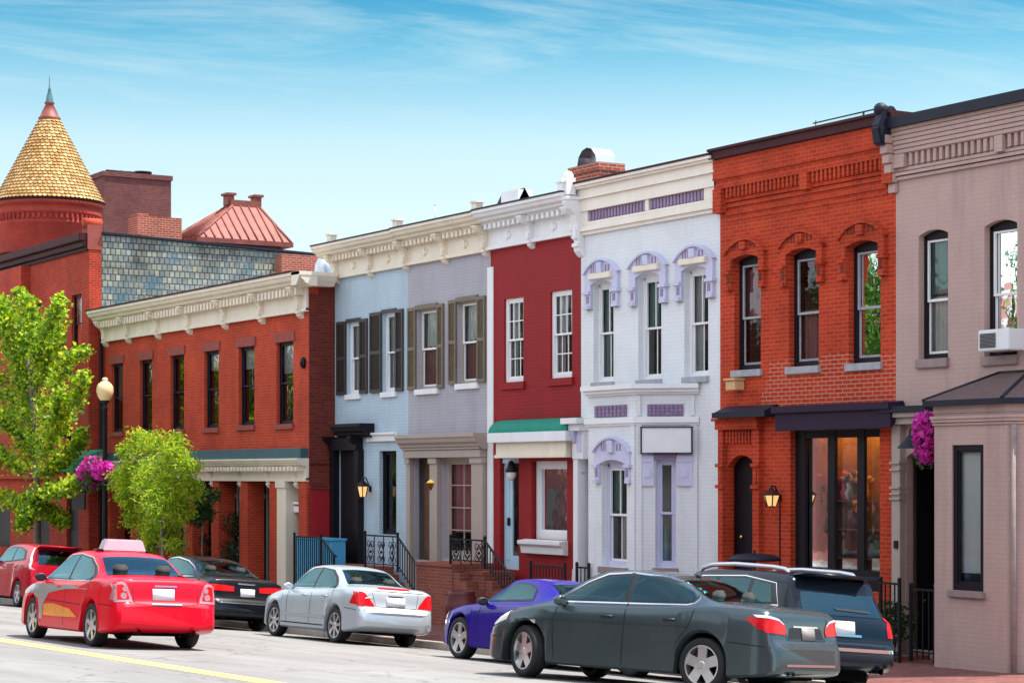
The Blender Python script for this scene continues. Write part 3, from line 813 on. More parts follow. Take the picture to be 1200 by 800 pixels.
gp = MB(); gp.add([F.P(dm + .05, -.14, od[2] + .3), F.P(od[1] - .07, -.14, od[2] + .3), F.P(od[1] - .07, -.14, od[3] - .12), F.P(dm + .05, -.14, od[3] - .12)], [(0, 1, 2, 3)]); gp.build('glass_pane', M['glass'], dr)
# hood: green barrel awning on a white and tan box
zg0, zg1 = avgz(F, [(572, 508.5), (660, 505.5)], .4), avgz(F, [(580, 492.5), (664, 489)], .1)
ha, hb = F.u(572, .4), F.u(663, .4)
hd = MB(); k = 8
prf = [(.0, zg1)] + [(.40 * math.sin(math.pi / 2 * i / k) + .0, zg0 + .02 + (zg1 - zg0 - .02) * math.cos(math.pi / 2 * i / k)) for i in range(1, k + 1)] + [(0, zg0 + .02)]
hd.prism(F, ha, hb, prf, 0, False)
ho = hd.build('awning', M['green_awning'], H)
hb_ = MB(); zw = F.z(620, 517.5, .4)
hb_.fbox(F, ha - .02, hb + .02, .003, .42, zw, zg0 + .018); hb_.build('hood_fascia', M['white'], H, bevel=.01)
zt_ = F.z(620, 535, .3); hb_ = MB(); hb_.fbox(F, F.u(581, .3), F.u(663, .3), .003, .3, zt_, zw - .003); hb_.fbox(F, F.u(581, .3) - .03, F.u(663, .3) + .03, .004, .33, zt_ - .02, zt_ + .05); hb_.build('hood_panel', M['cream'], H, bevel=.006)
row_cornice(H, F, 575, 681, zt3, zf3, [571, 625, 678], [625, 676.5], 'white', 'white', post=[655])
CRIM = (F, H, od)
rv = MB(); G2 = street_frame(L0 + 2.2, 575)
zr = G2.z(588, 243)
rv.fbox(G2, G2.u(576), G2.u(604), -.6, 0, zr - .9, zr + .02)
rv.prism(G2, G2.u(577), G2.u(603), [(-.55, zr), (-.05, zr), (-.28, zr + .42)], 1); rv.fbox(G2, G2.u(583), G2.u(603), -.5, -.1, zr + .02, zr + .38, 0)
rv.build('roof_vent', [M['white'], M['black_frame']], H)

# ---- white house with the canted bay ---------------------------------
F = street_frame(L0, 681)
U0, U1 = 0.0, F.u(844)
H = house('row_house', 'white painted brick house with lavender window hoods and a two-sided bay below them', F, U0, U1)
zt = avgz(F, [(676, 214), (834, 183.3)], .22); zb = base(F, U1) - .5
o1, o2, o3 = op(F, 695.5, 719, 327, 447.5, .1), op(F, 748, 775, 318, 444.5, .1), op(F, 802, 830, 310, 441, .1)
ode = (F.u(672), F.u(690), F.z(680, 690), F.z(680, 538), 0)
od = (.18, F.u(692), F.z(684, 690), F.z(684, 538), 0)
mb = MB(); wall(mb, F, U0, U1, zb, zt, [o1, o2, o3, od], rev=.15); shell(mb, F, U0, U1, zb, zt, 10)
mb.build('wall', M['white_brick'], H)
roofdeck(F, U0, U1, zt - .35, 10, H); inner(F, U0, U1, [zb + .1, F.z(760, 455), zt - .5], 10, H)
for i, (o, leg, top) in enumerate(((o1, 361, 305.5), (o2, 357, 297.5), (o3, 351, 289.5))):
    cur = [[('green_curtain', 0, .3, 0, 1), ('curtain', .6, 1, .1, .9)], [('green_curtain', 0, .45, .5, 1), ('curtain_rose', .5, 1, 0, .7)], [('curtain', 0, .4, 0, 1), ('curtain_rose', .6, 1, .3, 1)]][i]
    w = window(H, F, *o[:4], 'white', rise=.1, rec=.13, cols=2, fw=.06, sill=('stone', .12, .03, .06), curtain=cur)
    xm = (695.5 + 719) / 2 if i == 0 else (761 if i == 1 else 816)
    hood(w, F, o[0], o[1], o[3] - .08, F.z(xm, top), F.z(xm, leg), .22, .07, 'lavender', 'plum')
    kc = MB(); um = (o[0] + o[1]) / 2; kc.fbox(F, o[0] - .02, o[1] + .05, .004, .14, o[3] + .002, o[3] + .12); kc.build('lintel', M['cream'], w, bevel=.01)
c = MB(); zl = avgz(F, [(690, 271.5), (842, 250)], .1)
hh = zt - zl
for (f0, f1, n) in ((0, .055, .25), (.055, .10, .20), (.10, .26, .12), (.26, .30, .16), (.30, .36, .10)): c.fbox(F, U0 - .12, U1 - .01, .003, n, zt - hh * f1, zt - hh * f0 - .002)
zp0, zp1 = avgz(F, [(694, 258), (829, 236)]), avgz(F, [(690, 246.5), (828, 223)])
c.fbox(F, U0, U1 - .01, .003, .06, zp0 - .06, zp0 - .004); c.fbox(F, U0, U1 - .01, .003, .10, zp1 + .004, zt - hh * .36)
for (f0, f1, n) in ((.80, .86, .06), (.86, .93, .11), (.93, 1.0, .06)): c.fbox(F, U0 - .03, U1 - .01, .004, n, zt - hh * f1, zt - hh * f0 - .002)
um = F.u(761)
for ua, ub in ((U0, F.u(691.5)), (um - .06, um + .06), (F.u(828), U1 - .01)): c.fbox(F, ua, ub, .004, .065, zp0 - .003, zp1 + .003)
co = c.build('cornice', M['bounce_white'], H)
p = MB(); p.fbox(F, F.u(691.5), um - .065, .003, .02, zp0, zp1); p.fbox(F, um + .065, F.u(828), .003, .02, zp0, zp1)
dentils(p, F, F.u(692), um - .07, zp0 + .02, zp1 - .02, .02, .045, .11, .6); dentils(p, F, um + .07, F.u(827), zp0 + .02, zp1 - .02, .02, .045, .11, .6)
p.build('frieze_panel', M['plum'], co)
cap = MB(); cap.fbox(F, U0 - .13, U1 - .008, -.25, .27, zt + .002, zt + .04); cap.build('coping', M['brown_metal'], H)
for (x0, n_, pr, yt, yb) in ((675, 0, .4, 224, 300),):
    bracket(F, .02, .2, F.z(672, 228, .4), F.z(680, 302), .42, co, 'white')
fn = MB(); fn.fbox(F, -.12, .1, .2, .42, F.z(672, 226, .4), F.z(672, 206, .4)); fn.ball(F.P(-.01, .31, F.z(672, 204, .4)), .11); fn.build('finial', M['white'], co)
ch = MB(); G2 = street_frame(L0 + 1.6, 668); zc0 = G2.z(688, 193)
ch.fbox(G2, G2.u(669), G2.u(702), -.6, 0, zc0 - 1.6, zc0); ch.fbox(G2, G2.u(669) - .05, G2.u(702) + .05, -.65, .05, zc0 - .16, zc0)
cho = ch.build('chimney', M['chimney_brick'], H)
cc = MB(); cu = (G2.u(669) + G2.u(702)) / 2
for i in range(6):
    a0, a1 = math.pi * i / 6, math.pi * (i + 1) / 6
    P_ = lambda a, n: G2.P(cu - .38 * math.cos(a), n, zc0 + .03 + .36 * math.sin(a))
    cc.add([P_(a0, -.55), P_(a1, -.55), P_(a1, -.05), P_(a0, -.05)], [(0, 1, 2, 3)])
cc.add([G2.P(cu - .38, -.3, zc0 + .03), G2.P(cu + .38, -.3, zc0 + .03), G2.P(cu + .1, -.3, zc0 + .37), G2.P(cu - .1, -.3, zc0 + .37)], [(0, 1, 2, 3)])
cc.build('chimney_cap', M['steel'], cho)
# entrance on the left
d = MB(); d.fbox(F, od[0], od[1], -.75, -.69, od[2], od[3] - .1); d.fbox(F, od[0] + .1, od[1] - .1, -.69, -.675, od[2] + .2, od[2] + .9); d.build('door', M['plum'], H)
e = MB(); ze1 = F.z(676, 489.5, .35); ze0 = F.z(676, 500, .35)
e.fbox(F, -.1, F.u(697), .003, .45, ze1 - .12, ze1); e.fbox(F, -.06, F.u(695), .004, .34, ze0 - .08, ze1 - .122); e.fbox(F, .0, F.u(694), .003, .22, od[3] + .002, ze0 - .082)
e.fbox(F, .0, od[0] - .005, .003, .2, zb + .4, od[3]); e.build('portico', M['white'], H, bevel=.008)
e = MB(); e.fbox(F, od[0], F.u(692), .22, .235, ze0 - .5, ze0 - .14); e.build('portico_panel', M['lavender'], H)
bracket(F, .09, .16, ze0 - .08, F.z(676, 566), .3, H, 'lavender', name='door_bracket')
# the bay: a street face and a face turned 45 degrees to the right
DB = .84
FB = street_frame(L0 - DB, 689.5)
ub = FB.u(745)
cx, cy = FB.P(ub, 0, 0)[:2]
FC = Frame(cx, cy, (.70711, -.70711), (-.70711, -.70711))
uc = DB * 1.41421
zbt = avgz(FB, [(700, 452), (740, 449.5)], .1)
B = MB()
ow = op(FB, 705, 734.5, 536, 664, .12); oc = op(FC, 768, 792, 538, 665)
wall(B, FB, 0, ub, zb, zbt - .1, [ow], rev=.15); wall(B, FC, 0, uc, zb, zbt - .1, [oc], rev=.15)
B.add([FB.P(0, 0, zb), FB.P(0, -DB, zb), FB.P(0, -DB, zbt - .1), FB.P(0, 0, zbt - .1)], [(0, 1, 2, 3)])
B.build('bay_wall', M['white_brick'], H)
def bay_band(mb, z0, z1, n, inset=.0):
    # a band running round both faces, mitred at the corner
    t = math.tan(math.pi / 8) * n
    ring = [FB.P(-.05, 0.002, 0), FB.P(-.05, n, 0), FB.P(ub + t, n, 0), FC.P(uc + .03, n, 0), FC.P(uc + .03, .002, 0), FC.P(0, .002, 0)]
    vs = [(p[0], p[1], z0) for p in ring] + [(p[0], p[1], z1) for p in ring]
    k = 6
    mb.add(vs, [(i, (i + 1) % k, k + (i + 1) % k, k + i) for i in range(k)] + [tuple(range(k - 1, -1, -1)), tuple(range(k, 2 * k))])
bc = MB()
zq = lambda y: FC.z(780, y)
bay_band(bc, zq(455), zq(449.5), .16); bay_band(bc, zq(459), zq(455) - .002, .10); bay_band(bc, zq(461.5), zq(459) - .002, .05)
bay_band(bc, zq(495), zq(488), .07); bay_band(bc, zq(497.5), zq(495) - .002, .04)
bo = bc.build('bay_cornice', M['white'], H)
bt = MB()
ring = [FB.P(-.02, 0, 0), FB.P(ub, 0, 0), FC.P(uc, 0, 0), FB.P(-.02, -DB, 0)]
bt.add([(p[0], p[1], zq(449.5) + .004) for p in ring], [(0, 1, 2, 3)]); bt.build('bay_roof', M['steel'], H)
pl = MB(); pl.fbox(FB, FB.u(698), FB.u(735), .003, .03, FB.z(716, 488), FB.z(716, 475)); dentils(pl, FB, FB.u(698.5), FB.u(734.5), FB.z(716, 487.5), FB.z(716, 475.5), .03, .05, .13, .5)
pl.fbox(FC, FC.u(759), FC.u(801), .003, .03, zq(487), zq(473.5)); dentils(pl, FC, FC.u(759.5), FC.u(800.5), zq(486.5), zq(474), .03, .05, .085, .5)
pl.build('frieze_panel', M['plum_brick'], bo)
w = window(H, FB, *ow[:4], 'lavender', rise=.12, rec=.13, cols=2, fw=.09, sash='white', sill=('taupe_stone', .12, .05, .07), curtain=[('green_curtain', 0, .4, .5, 1), ('curtain', .35, .8, 0, .5)])
hood(w, FB, ow[0], ow[1], ow[3] - .1, FB.z(718, 514), FB.z(718, 566), .17, .06, 'lavender', 'plum')
w = window(H, FC, *oc[:4], 'lavender', rec=.13, fw=.07, sash='lavender', sill=('taupe_stone', .12, .05, .07), curtain=[('green_curtain', 0, .5, 0, .4)])
for a, b in ((753, 766.5), (793.5, 812)):
    pl = MB(); pl.fbox(FC, FC.u(a), FC.u(b), .003, .05, zq(569), zq(533)); pl.fbox(FC, FC.u(a), FC.u(b), .003, .065, zq(541), zq(539)); pl.fbox(FC, (FC.u(a) + FC.u(b)) / 2 - .06, (FC.u(a) + FC.u(b)) / 2 + .06, .05, .062, zq(559), zq(550))
    pl.build('window_panel', M['lavender'], w)
pl = MB(); pl.fbox(FC, FC.u(766), FC.u(794), .003, .045, oc[3] + .002, oc[3] + .14); pl.build('lintel', M['plum_brick'], w)
# pilaster strips
ps = MB(); ps.fbox(FB, ub - .14, ub - .005, .002, .03, zb, zq(497.5)); ps.fbox(FC, .005, .12, .002, .03, zb, zq(497.5)); ps.fbox(FC, uc - .14, uc, .002, .03, zb, zq(497.5))
for u_ in (.04, uc - .12): ps.fbox(FC, u_, u_ + .06, .002, .05, zq(487), zq(463))
ps.build('pilaster', M['white_brick'], H)
sg = thing('blank_sign', 'blank white sign board in a thin black frame on the white bay', 'sign', FC.P(FC.u(782), .1, zq(531)))
q = MB(); q.fbox(FC, FC.u(753.5), FC.u(811), .09, .12, zq(530), zq(502)); q.build('board', M['plastic_white'], sg)
q = MB()
ua, ub2, za, zb2 = FC.u(752.5), FC.u(812), zq(531), zq(500.8)
q.fbox(FC, ua - .008, ua + .012, .07, .14, za, zb2); q.fbox(FC, ub2 - .012, ub2 + .008, .07, .14, za, zb2); q.fbox(FC, ua - .02, ub2 + .02, .07, .14, zb2 - .005, zb2 + .015); q.fbox(FC, ua - .02, ub2 + .02, .07, .14, za - .012, za)
q.fbox(FC, ua, ua + .05, .05, .07, za + .1, za + .2); q.fbox(FC, ub2 - .05, ub2, .05, .07, za + .1, za + .2)
q.build('frame', M['black'], sg)
WHITE = (F, FB, FC)
# ---- red brick house with the shop window ----------------------------
F = street_frame(L0, 844)
U0, U1 = 0.0, F.u(1050)
H = house('brick_house', 'bright red brick house with a wide dark framed shop window and a brown metal coping', F, U0, U1)
zt = avgz(F, [(836, 187), (1031, 147)], .12); zb = base(F, U1) - .6
o1, o2, o3 = op(F, 860.5, 891.5, 298.5, 433, .09), op(F, 924.5, 959.5, 291, 429, .09), op(F, 994.5, 1032, 282, 425, .09)
osf = (F.u(926), F.u(1031), F.z(978, 690), F.z(978, 503), 0)
od = (F.u(852.5), F.u(886), F.z(869, 690), F.z(869, 533), .22)
ycn, zcn = F.P(F.u(985), 0, 0)[1], F.z(985, 452)
M['red_brick_patched'] = brick('red_brick_patched', (.50, .046, .014), (.39, .030, .010), (.43, .095, .05), patch=(ycn + .0, zcn, 2.2, .55))
mb = MB(); wall(mb, F, U0, U1, zb, zt, [o1, o2, o3, osf, od], rev=.15); shell(mb, F, U0, U1, zb, zt, 10)
mb.build('wall', M['red_brick_patched'], H)
roofdeck(F, U0, U1, zt - .3, 10, H); inner(F, U0, U1, [zb + .1, F.z(978, 460), zt - .45], 10, H)
for i, o in enumerate((o1, o2, o3)):
    cur = [[('curtain_rose', 0, 1, .45, .9)], [('curtain_rose', 0, 1, 0, .5)], [('curtain_rose', .1, 1, 0, .5)]][i]
    w = window(H, F, *o[:4], 'black_frame', rise=.09, rec=.12, fw=.08, sash='stone', rail=.47, sill=('stone', .13, .05, .06), curtain=cur)
    xm, yl, yt = ((876, 339, 281.5), (942, 333, 272.5), (1013, 326, 262))[i]
    hood(w, F, o[0], o[1], o[3] - .06, F.z(xm, yt), F.z(xm, yl), .16, .075, 'red_brick', 'dark_brick')
c = MB()
zd1 = avgz(F, [(857, 218), (1031, 186)], .1)
for (a, b, n) in ((.0, .30, .10), (.30, .36, .14)): c.fbox(F, U0 - .06, U1 + .06, .003, n, zt - (zt - zd1) * (1 - a) if False else zd1 + (zt - zd1) * a, zd1 + (zt - zd1) * b - .002)
c.fbox(F, U0 - .06, U1 + .06, .003, .13, zd1 + (zt - zd1) * .36, zt - .01)
um = F.u(949)
dentils(c, F, .25, um - .12, zd1 - .2, zd1 - .002, .004, .09, .115, .5); dentils(c, F, um + .12, U1 - .25, zd1 - .2, zd1 - .002, .004, .09, .115, .5)
c.fbox(F, um - .1, um + .1, .003, .15, zd1 - .3, zd1 - .002); c.fbox(F, -.04, .2, .003, .15, zd1 - .45, zd1 - .002); c.fbox(F, U1 - .2, U1 + .04, .003, .15, zd1 - .45, zd1 - .002)
for (dz0, dz1, n) in ((.27, .21, .05), (.36, .30, .04), (.50, .44, .03), (.62, .57, .02)): c.fbox(F, .2, U1 - .2, .003, n, zd1 - dz0, zd1 - dz1)
c.build('cornice', M['red_brick'], H)
cp = MB(); cp.fbox(F, U0 - .1, U1 + .1, -.3, .2, zt - .005, zt + .14); cp.fbox(F, U0 - .1, U1 + .1, -.3, .24, zt + .142, zt + .19); cp.build('coping', M['brown_metal'], H)
aw = MB(); za1, za0 = avgz(F, [(911, 477.5), (1043, 472.5)], .3), avgz(F, [(913, 504.5), (1043, 502)], .3)
aw.prism(F, F.u(908, .3), F.u(1043.5, .3), [(.003, za1 + .05), (.30, za1), (.30, za0), (.27, za0), (.003, za1 - .1)]); aw.fbox(F, F.u(906, .3), F.u(1044.5, .3), .003, .36, za1 - .1, za1 + .02)
aw.build('shop_awning', M['aubergine'], H, bevel=.01)
sf = MB(); n = -.16
for a, b in ((927.5, 945), (972, 980), (1006.5, 1014.5)): sf.fbox(F, F.u(a, n), F.u(b, n), n - .03, n + .04, osf[2], osf[3])
sf.fbox(F, osf[1] - .04, osf[1] - .002, n - .03, n + .04, osf[2], osf[3])
sf.fbox(F, osf[0], osf[1], n - .1, n + .03, osf[3] - .14, osf[3] - .001); sf.fbox(F, osf[0], osf[1], n - .1, n + .06, osf[2], osf[2] + .35)
so_ = sf.build('shop_window', M['black_frame'], H)
p = MB(); p.add([F.P(osf[0], n - .05, osf[2]), F.P(osf[1], n - .05, osf[2]), F.P(osf[1], n - .05, osf[3]), F.P(osf[0], n - .05, osf[3])], [(0, 1, 2, 3)]); p.build('glass_pane', M['dim_glass'], so_)
# inside the shop: a warm panelled back wall, shelves of goods and hanging bulbs
M['warm_wall'] = plain('amber_panelling', (.34, .14, .03), .6, .75, 1.3)
it = MB(); it.fbox(F, od[1] + .12, osf[1] + .3, -1.05, -1.0, osf[2], osf[3] + .2); it.fbox(F, od[1] + .12, od[1] + .17, -1.0, -.3, osf[2], osf[3] + .2); it.build('shop_back_wall', M['warm_wall'], H)
M['shop_light'] = glow('shop_ceiling_light', (1.0, .55, .2), 3.0)
it = MB(); it.fbox(F, osf[0] - .8, osf[1] - .1, -.9, -.5, osf[3] + .1, osf[3] + .14); it.build('ceiling_lamp', M['shop_light'], H)
zs0 = osf[2]
rnd = random.Random(4)
gcols = [('goods_rose', (.65, .05, .12)), ('goods_amber', (.75, .33, .03)), ('goods_white', (.7, .72, .72)), ('goods_green', (.04, .16, .09)), ('goods_blue', (.18, .30, .36)), ('goods_dark', (.03, .025, .03))]
for nm, cc in gcols: M[nm] = plain(nm, cc, .5, .2, 8)
sh = thing('display_shelves', 'shelves of flowers and vases glowing amber behind the shop window', 'shelves', F.P((osf[0] + osf[1]) / 2, -1.2, zs0))
q = MB()
for z in (.5, 1.0, 1.5): q.fbox(F, osf[0] - .6, osf[1] + .1, -.95, -.6, zs0 + z, zs0 + z + .03)
for u in (osf[0] - .6, osf[0] + .5, osf[1] + .05): q.fbox(F, u, u + .05, -.95, -.6, zs0, zs0 + 1.9)
q.build('shelf', M['brown_wood'], sh)
for gi, (nm, cc) in enumerate(gcols):
    q = MB()
    for k in range(5):
        u = osf[0] - .5 + rnd.random() * (osf[1] - osf[0] + .6); z = zs0 + rnd.choice((.53, 1.03, 1.53)); r = .06 + rnd.random() * .06
        nv = -.65 - rnd.random() * .2; q.lathe(F.P(u, nv, z), [(.001, 0), (r * .7, 0), (r, .12), (r * .5, .22), (r * .75, .3), (.001, .3)], 10)
        if gi in (0, 1, 3):
            for j in range(7): q.ball((F.P(u, nv, z)[0] + rnd.uniform(-.1, .1), F.P(u, 0, z)[1] + rnd.uniform(-.14, .14), z + .36 + rnd.uniform(-.05, .12)), .055, 6, 4)
    q.build('vase', M[nm], sh)
# porch of the side door
pz1, pz0 = F.z(866, 480.5, .25), F.z(866, 489, .25)
e = MB(); e.fbox(F, F.u(836, .3), F.u(903, .2), .003, .34, pz0, pz1 - .03); e.prism(F, F.u(838, .3), F.u(902, .2), [(.003, pz1 + .09), (.05, pz1 + .09), (.32, pz1 - .028), (.003, pz1 - .028)])
e.build('porch_roof', M['dark_slate_metal'], H)
e = MB(); ux0, ux1 = .0, F.u(896.5)
e.fbox(F, ux0, ux1, .003, .22, F.z(866, 493), pz0 - .003); e.fbox(F, ux0 + .04, ux1 - .04, .003, .16, F.z(866, 503), F.z(866, 493) - .002)
e.fbox(F, ux0 + .06, od[0] - .02, .003, .10, zb, F.z(866, 503) - .002); e.fbox(F, od[1] + .02, ux1 - .06, .003, .10, zb, F.z(866, 503) - .002)
dentils(e, F, od[0], od[1], F.z(869, 519), F.z(869, 504.5), .003, .06, .1, .55)
for uu in ((ux0 + .06 + od[0] - .02) / 2, (od[1] + .02 + ux1 - .06) / 2):
    e.fbox(F, uu - .11, uu + .11, .10, .14, F.z(869, 572), F.z(869, 568)); e.fbox(F, uu - .11, uu + .11, .10, .14, F.z(869, 547), F.z(869, 543)); e.fbox(F, uu - .04, uu + .04, .10, .125, F.z(869, 566), F.z(869, 550))
e.build('porch', M['red_brick'], H)
dd = MB(); dd.fbox(F, od[0] - .02, od[1] + .02, -.26, -.2, od[2], od[3] + .05); dd.fbox(F, od[0] + .45, od[1] - .1, -.2, -.18, od[2] + 1.0, od[3] - .75)
dr = dd.build('door', M['black_frame'], H); q = MB(); q.ball(F.P(od[0] + .2, -.17, od[2] + .95), .04); q.build('handle', M['brass'], dr)
bx = thing('wall_box', 'small ochre metal box under the left upper sill of the red brick house', 'box', F.P(F.u(866), .0, F.z(866, 458)))
q = MB(); q.fbox(F, F.u(861), F.u(873), .003, .22, F.z(866, 457.5), F.z(866, 446)); q.build('case', M['yellow_box'], bx, bevel=.015)
q = MB(); q.fbox(F, F.u(861) - .015, F.u(873) + .015, .003, .25, F.z(866, 446) + .002, F.z(866, 443.5)); q.build('lid', M['yellow_box'], bx)
RED = (F, H, od)
um_ = thing('folded_umbrella_canopy', 'low dark umbrella canopy with a pale rim standing before the arched doorway', 'umbrella', F.P(F.u(880), 1.0, base(F, 1)))
zu = F.z(882, 651, 1.0); q = MB(); pc = F.P(F.u(884, 1.0), 1.0, 0)
q.lathe((pc[0], pc[1], 0), [(.01, zu + .05), (.30, zu + .03), (.46, zu - .03), (.48, zu - .08), (.44, zu - .05), (.01, zu + .0)], 14); q.build('canopy', M['dark_slate_metal'], um_)
q = MB(); q.tube([(pc[0], pc[1], base(F, 1)), (pc[0], pc[1], zu + .1)], .025, 8); q.build('pole', M['black'], um_)

# ---- taupe house with the hip-roofed bay -----------------------------
F = street_frame(L0, 1050)
U0, U1 = 0.0, F.u(1290)
H = house('row_house', 'taupe painted brick house with a black coping and a brown roofed bay at the pavement', F, U0, U1)
zt = avgz(F, [(1049, 149.5), (1199, 119)], .15); zb = base(F, U1) - .8
o1, o2 = op(F, 1076.5, 1111, 269, 420, .08), op(F, 1153.5, 1192, 257.5, 416.5, .08)
o3 = (F.u(1238), F.u(1278), o2[2], o2[3], .08)
od = (F.u(1062), F.u(1098), F.z(1080, 762), F.z(1080, 527), .12)
mb = MB(); wall(mb, F, U0, U1, zb, zt, [o1, o2, o3, od], rev=.15); shell(mb, F, U0, U1, zb, zt, 10)
mb.build('wall', M['beige_brick'], H)
roofdeck(F, U0, U1, zt - .3, 10, H); inner(F, U0, U1, [zb + .1, F.z(1130, 440), zt - .45], 10, H)
for o in (o1, o2, o3):
    window(H, F, *o[:4], 'black_frame', rise=.08, rec=.12, fw=.07, sash='white', rail=.47, sill=('taupe_stone', .15, .03, .06), curtain=[('green_curtain', 0, 1, .5, 1), ('curtain', .0, 1, 0, .5)])
c = MB(); zd1 = avgz(F, [(1070, 178), (1198, 153.5)], .08); zl = avgz(F, [(1056, 212), (1198, 184)], .06)
for k in range(6):
    f0, f1 = k / 6, (k + 1) / 6
    c.fbox(F, U0 + .03, U1, .003, .16 - .012 * k, zd1 + (zt - zd1) * (1 - f1) + .012, zd1 + (zt - zd1) * (1 - f0) - .002)
    c.fbox(F, U0 + .03, U1, .003, .13 - .012 * k, zd1 + (zt - zd1) * (1 - f1), zd1 + (zt - zd1) * (1 - f1) + .010)
um = F.u(1176)
dentils(c, F, .35, um - .12, zd1 - .2, zd1 - .002, .004, .07, .14, .5); dentils(c, F, um + .12, U1 - .2, zd1 - .2, zd1 - .002, .004, .07, .14, .5)
c.fbox(F, um - .09, um + .09, .003, .12, zd1 - .26, zd1 - .002); c.fbox(F, U0 + .03, .32, .003, .12, zd1 - .22, zd1 - .002)
for dz, n in ((.0, .05), (.07, .08), (.14, .05)): c.fbox(F, U0 + .03, U1, .003, n, zl + dz, zl + dz + .05)
c.build('cornice', M['beige_brick'], H)
# stepped corbel and black ornament at the party line
q = MB()
for k in range(6): q.fbox(F, -.12, .06, .004, .30 - .045 * k, zt - .25 - .16 * k, zt - .10 - .16 * k)
q.build('corbel', M['beige_brick'], H, bevel=.01)
cp = MB(); cp.fbox(F, U0, U1, -.3, .24, zt - .005, zt + .17); cp.build('coping', M['dark_slate_metal'], H)
q = MB(); zo = F.z(1037, 148, .3)
q.prism(F, -.17, .05, [(-.1, zo - .3), (.36, zo - .3), (.42, zo), (.30, zo + .25), (.10, zo + .38), (-.1, zo + .2)]); q.ball(F.P(-.1, .25, zo + .3), .12)
q.build('parapet_ornament', M['dark_slate_metal'], H, bevel=.03)
# door surround on the left
e = MB(); ze = F.z(1070, 482, .3)
e.fbox(F, -.06, F.u(1100), .003, .32, ze, F.z(1070, 475, .3)); e.build('door_canopy', M['dark_slate_metal'], H)
e = MB(); e.fbox(F, -.02, F.u(1100), .003, .26, F.z(1070, 489), ze - .003); e.fbox(F, .0, F.u(1100), .003, .19, F.z(1070, 497), F.z(1070, 489) - .002)
e.fbox(F, .02, od[0] - .02, .003, .12, zb, F.z(1070, 497) - .002)
for y in (541, 549, 570, 577, 583): e.fbox(F, .0, od[0] + .0, .004, .16, F.z(1056, y + 2.5), F.z(1056, y))
e.build('door_surround', M['taupe_wood'], H, bevel=.006)
dd = MB(); dd.fbox(F, od[0] - .02, od[1] + .02, -.95, -.88, od[2], od[3] + .05); dd.fbox(F, od[0] + .15, od[1] - .15, -.88, -.86, od[2] + .2, od[2] + 1.0); dd.fbox(F, od[0], od[0] + .02, -.88, -.22, od[2], od[3] - .12)
dr = dd.build('door', M['black_frame'], H); q = MB(); q.ball(F.P(od[1] - .2, -.84, od[2] + .95), .04); q.build('handle', M['brass'], dr)
bl = MB(); bl.fbox(F, F.u(1055), F.u(1059), .12, .15, F.z(1057, 642), F.z(1057, 633)); bl.build('doorbell', M['black'], H)
# bay
DB2 = 1.0
FB = street_frame(L0 - DB2, 1095)
ub = FB.u(1178.5); p_ = FB.P(ub, 0, 0)
FC = Frame(p_[0], p_[1], (.70711, -.70711), (-.70711, -.70711)); uc = DB2 * 1.41421
FD_o = FC.P(uc, 0, 0)
ze = avgz(FB, [(1100, 468.5), (1176, 466.5)])
ow = op(FB, 1115.5, 1152.5, 521, 692)
oc = (uc * .28, uc * .72, ow[2], ow[3], 0)
B = MB(); wall(B, FB, 0, ub, zb, ze, [ow], rev=.12); wall(B, FC, 0, uc, zb, ze, [oc], rev=.12)
B.add([FB.P(0, 0, zb), FB.P(0, -DB2, zb), FB.P(0, -DB2, ze), FB.P(0, 0, ze)], [(0, 1, 2, 3)])
B.build('bay_wall', M['beige_brick'], H)
def ring_band(mb, z0, z1, n, left=.0):
    t = math.tan(math.pi / 8) * n
    ring = [FB.P(-left, 0.002, 0), FB.P(-left, n, 0), FB.P(ub + t, n, 0), FC.P(uc + .03, n, 0), FC.P(uc + .03, .002, 0), FC.P(0, .002, 0)]
    vs = [(p[0], p[1], z0) for p in ring] + [(p[0], p[1], z1) for p in ring]; k = 6
    mb.add(vs, [(i, (i + 1) % k, k + (i + 1) % k, k + i) for i in range(k)] + [tuple(range(k - 1, -1, -1)), tuple(range(k, 2 * k))])
zq = lambda y: FB.z(1137, y)
bm_ = MB(); ring_band(bm_, zq(490), zq(486.5), .07, .03); ring_band(bm_, zq(494), zq(490) - .002, .05, .02); ring_band(bm_, zq(497.5), zq(495), .03, .01); ring_band(bm_, zq(483), zq(468), .02, .01)
bm_.build('bay_moulding', M['beige_brick'], H)
window(H, FB, *ow[:4], 'black_frame', rec=.03, fw=.08, rail=None, sash='black_frame', sill=('taupe_stone', .1, .05, .07), curtain=[('blind', 0, .85, .12, .97)])
window(H, FC, *oc[:4], 'black_frame', rec=.08, fw=.12, rail=None, sash='black_frame', sill=('taupe_stone', .1, .05, .07), curtain=[('blind', 0, .85, .12, .97)])
dp = MB(); pt = FC.P(.12, .06, 0); dp.tube([(pt[0], pt[1], zb), (pt[0], pt[1], zq(498))], .045, 10); dp.build('downpipe', M['taupe_stone'], H)
rf = MB(); t = math.tan(math.pi / 8) * .14
ez = zq(468.5) + .01
A_, B_, C_ = FB.P(-.12, .14, ez), FB.P(ub + t, .14, ez), FC.P(uc + .2, .14, ez)
ztop = F.z(1180, 436.5)
T1, T2 = F.P(F.u(1171), .002, ztop), (F.P(F.u(1206), .002, ztop))
Dl = FB.P(-.12, -DB2, ez); Dr = (F.P(0, .004, 0)[0], C_[1] - .1, ez)
A2, B2, C2 = [(p[0], p[1], p[2] - .09) for p in (A_, B_, C_)]
rf.add([A_, B_, T2, T1], [(0, 1, 2, 3)]); rf.add([B_, C_, T2], [(0, 1, 2)]); rf.add([A_, T1, Dl], [(0, 1, 2)])
ro = rf.build('bay_roof', M['brown_roof'], H)
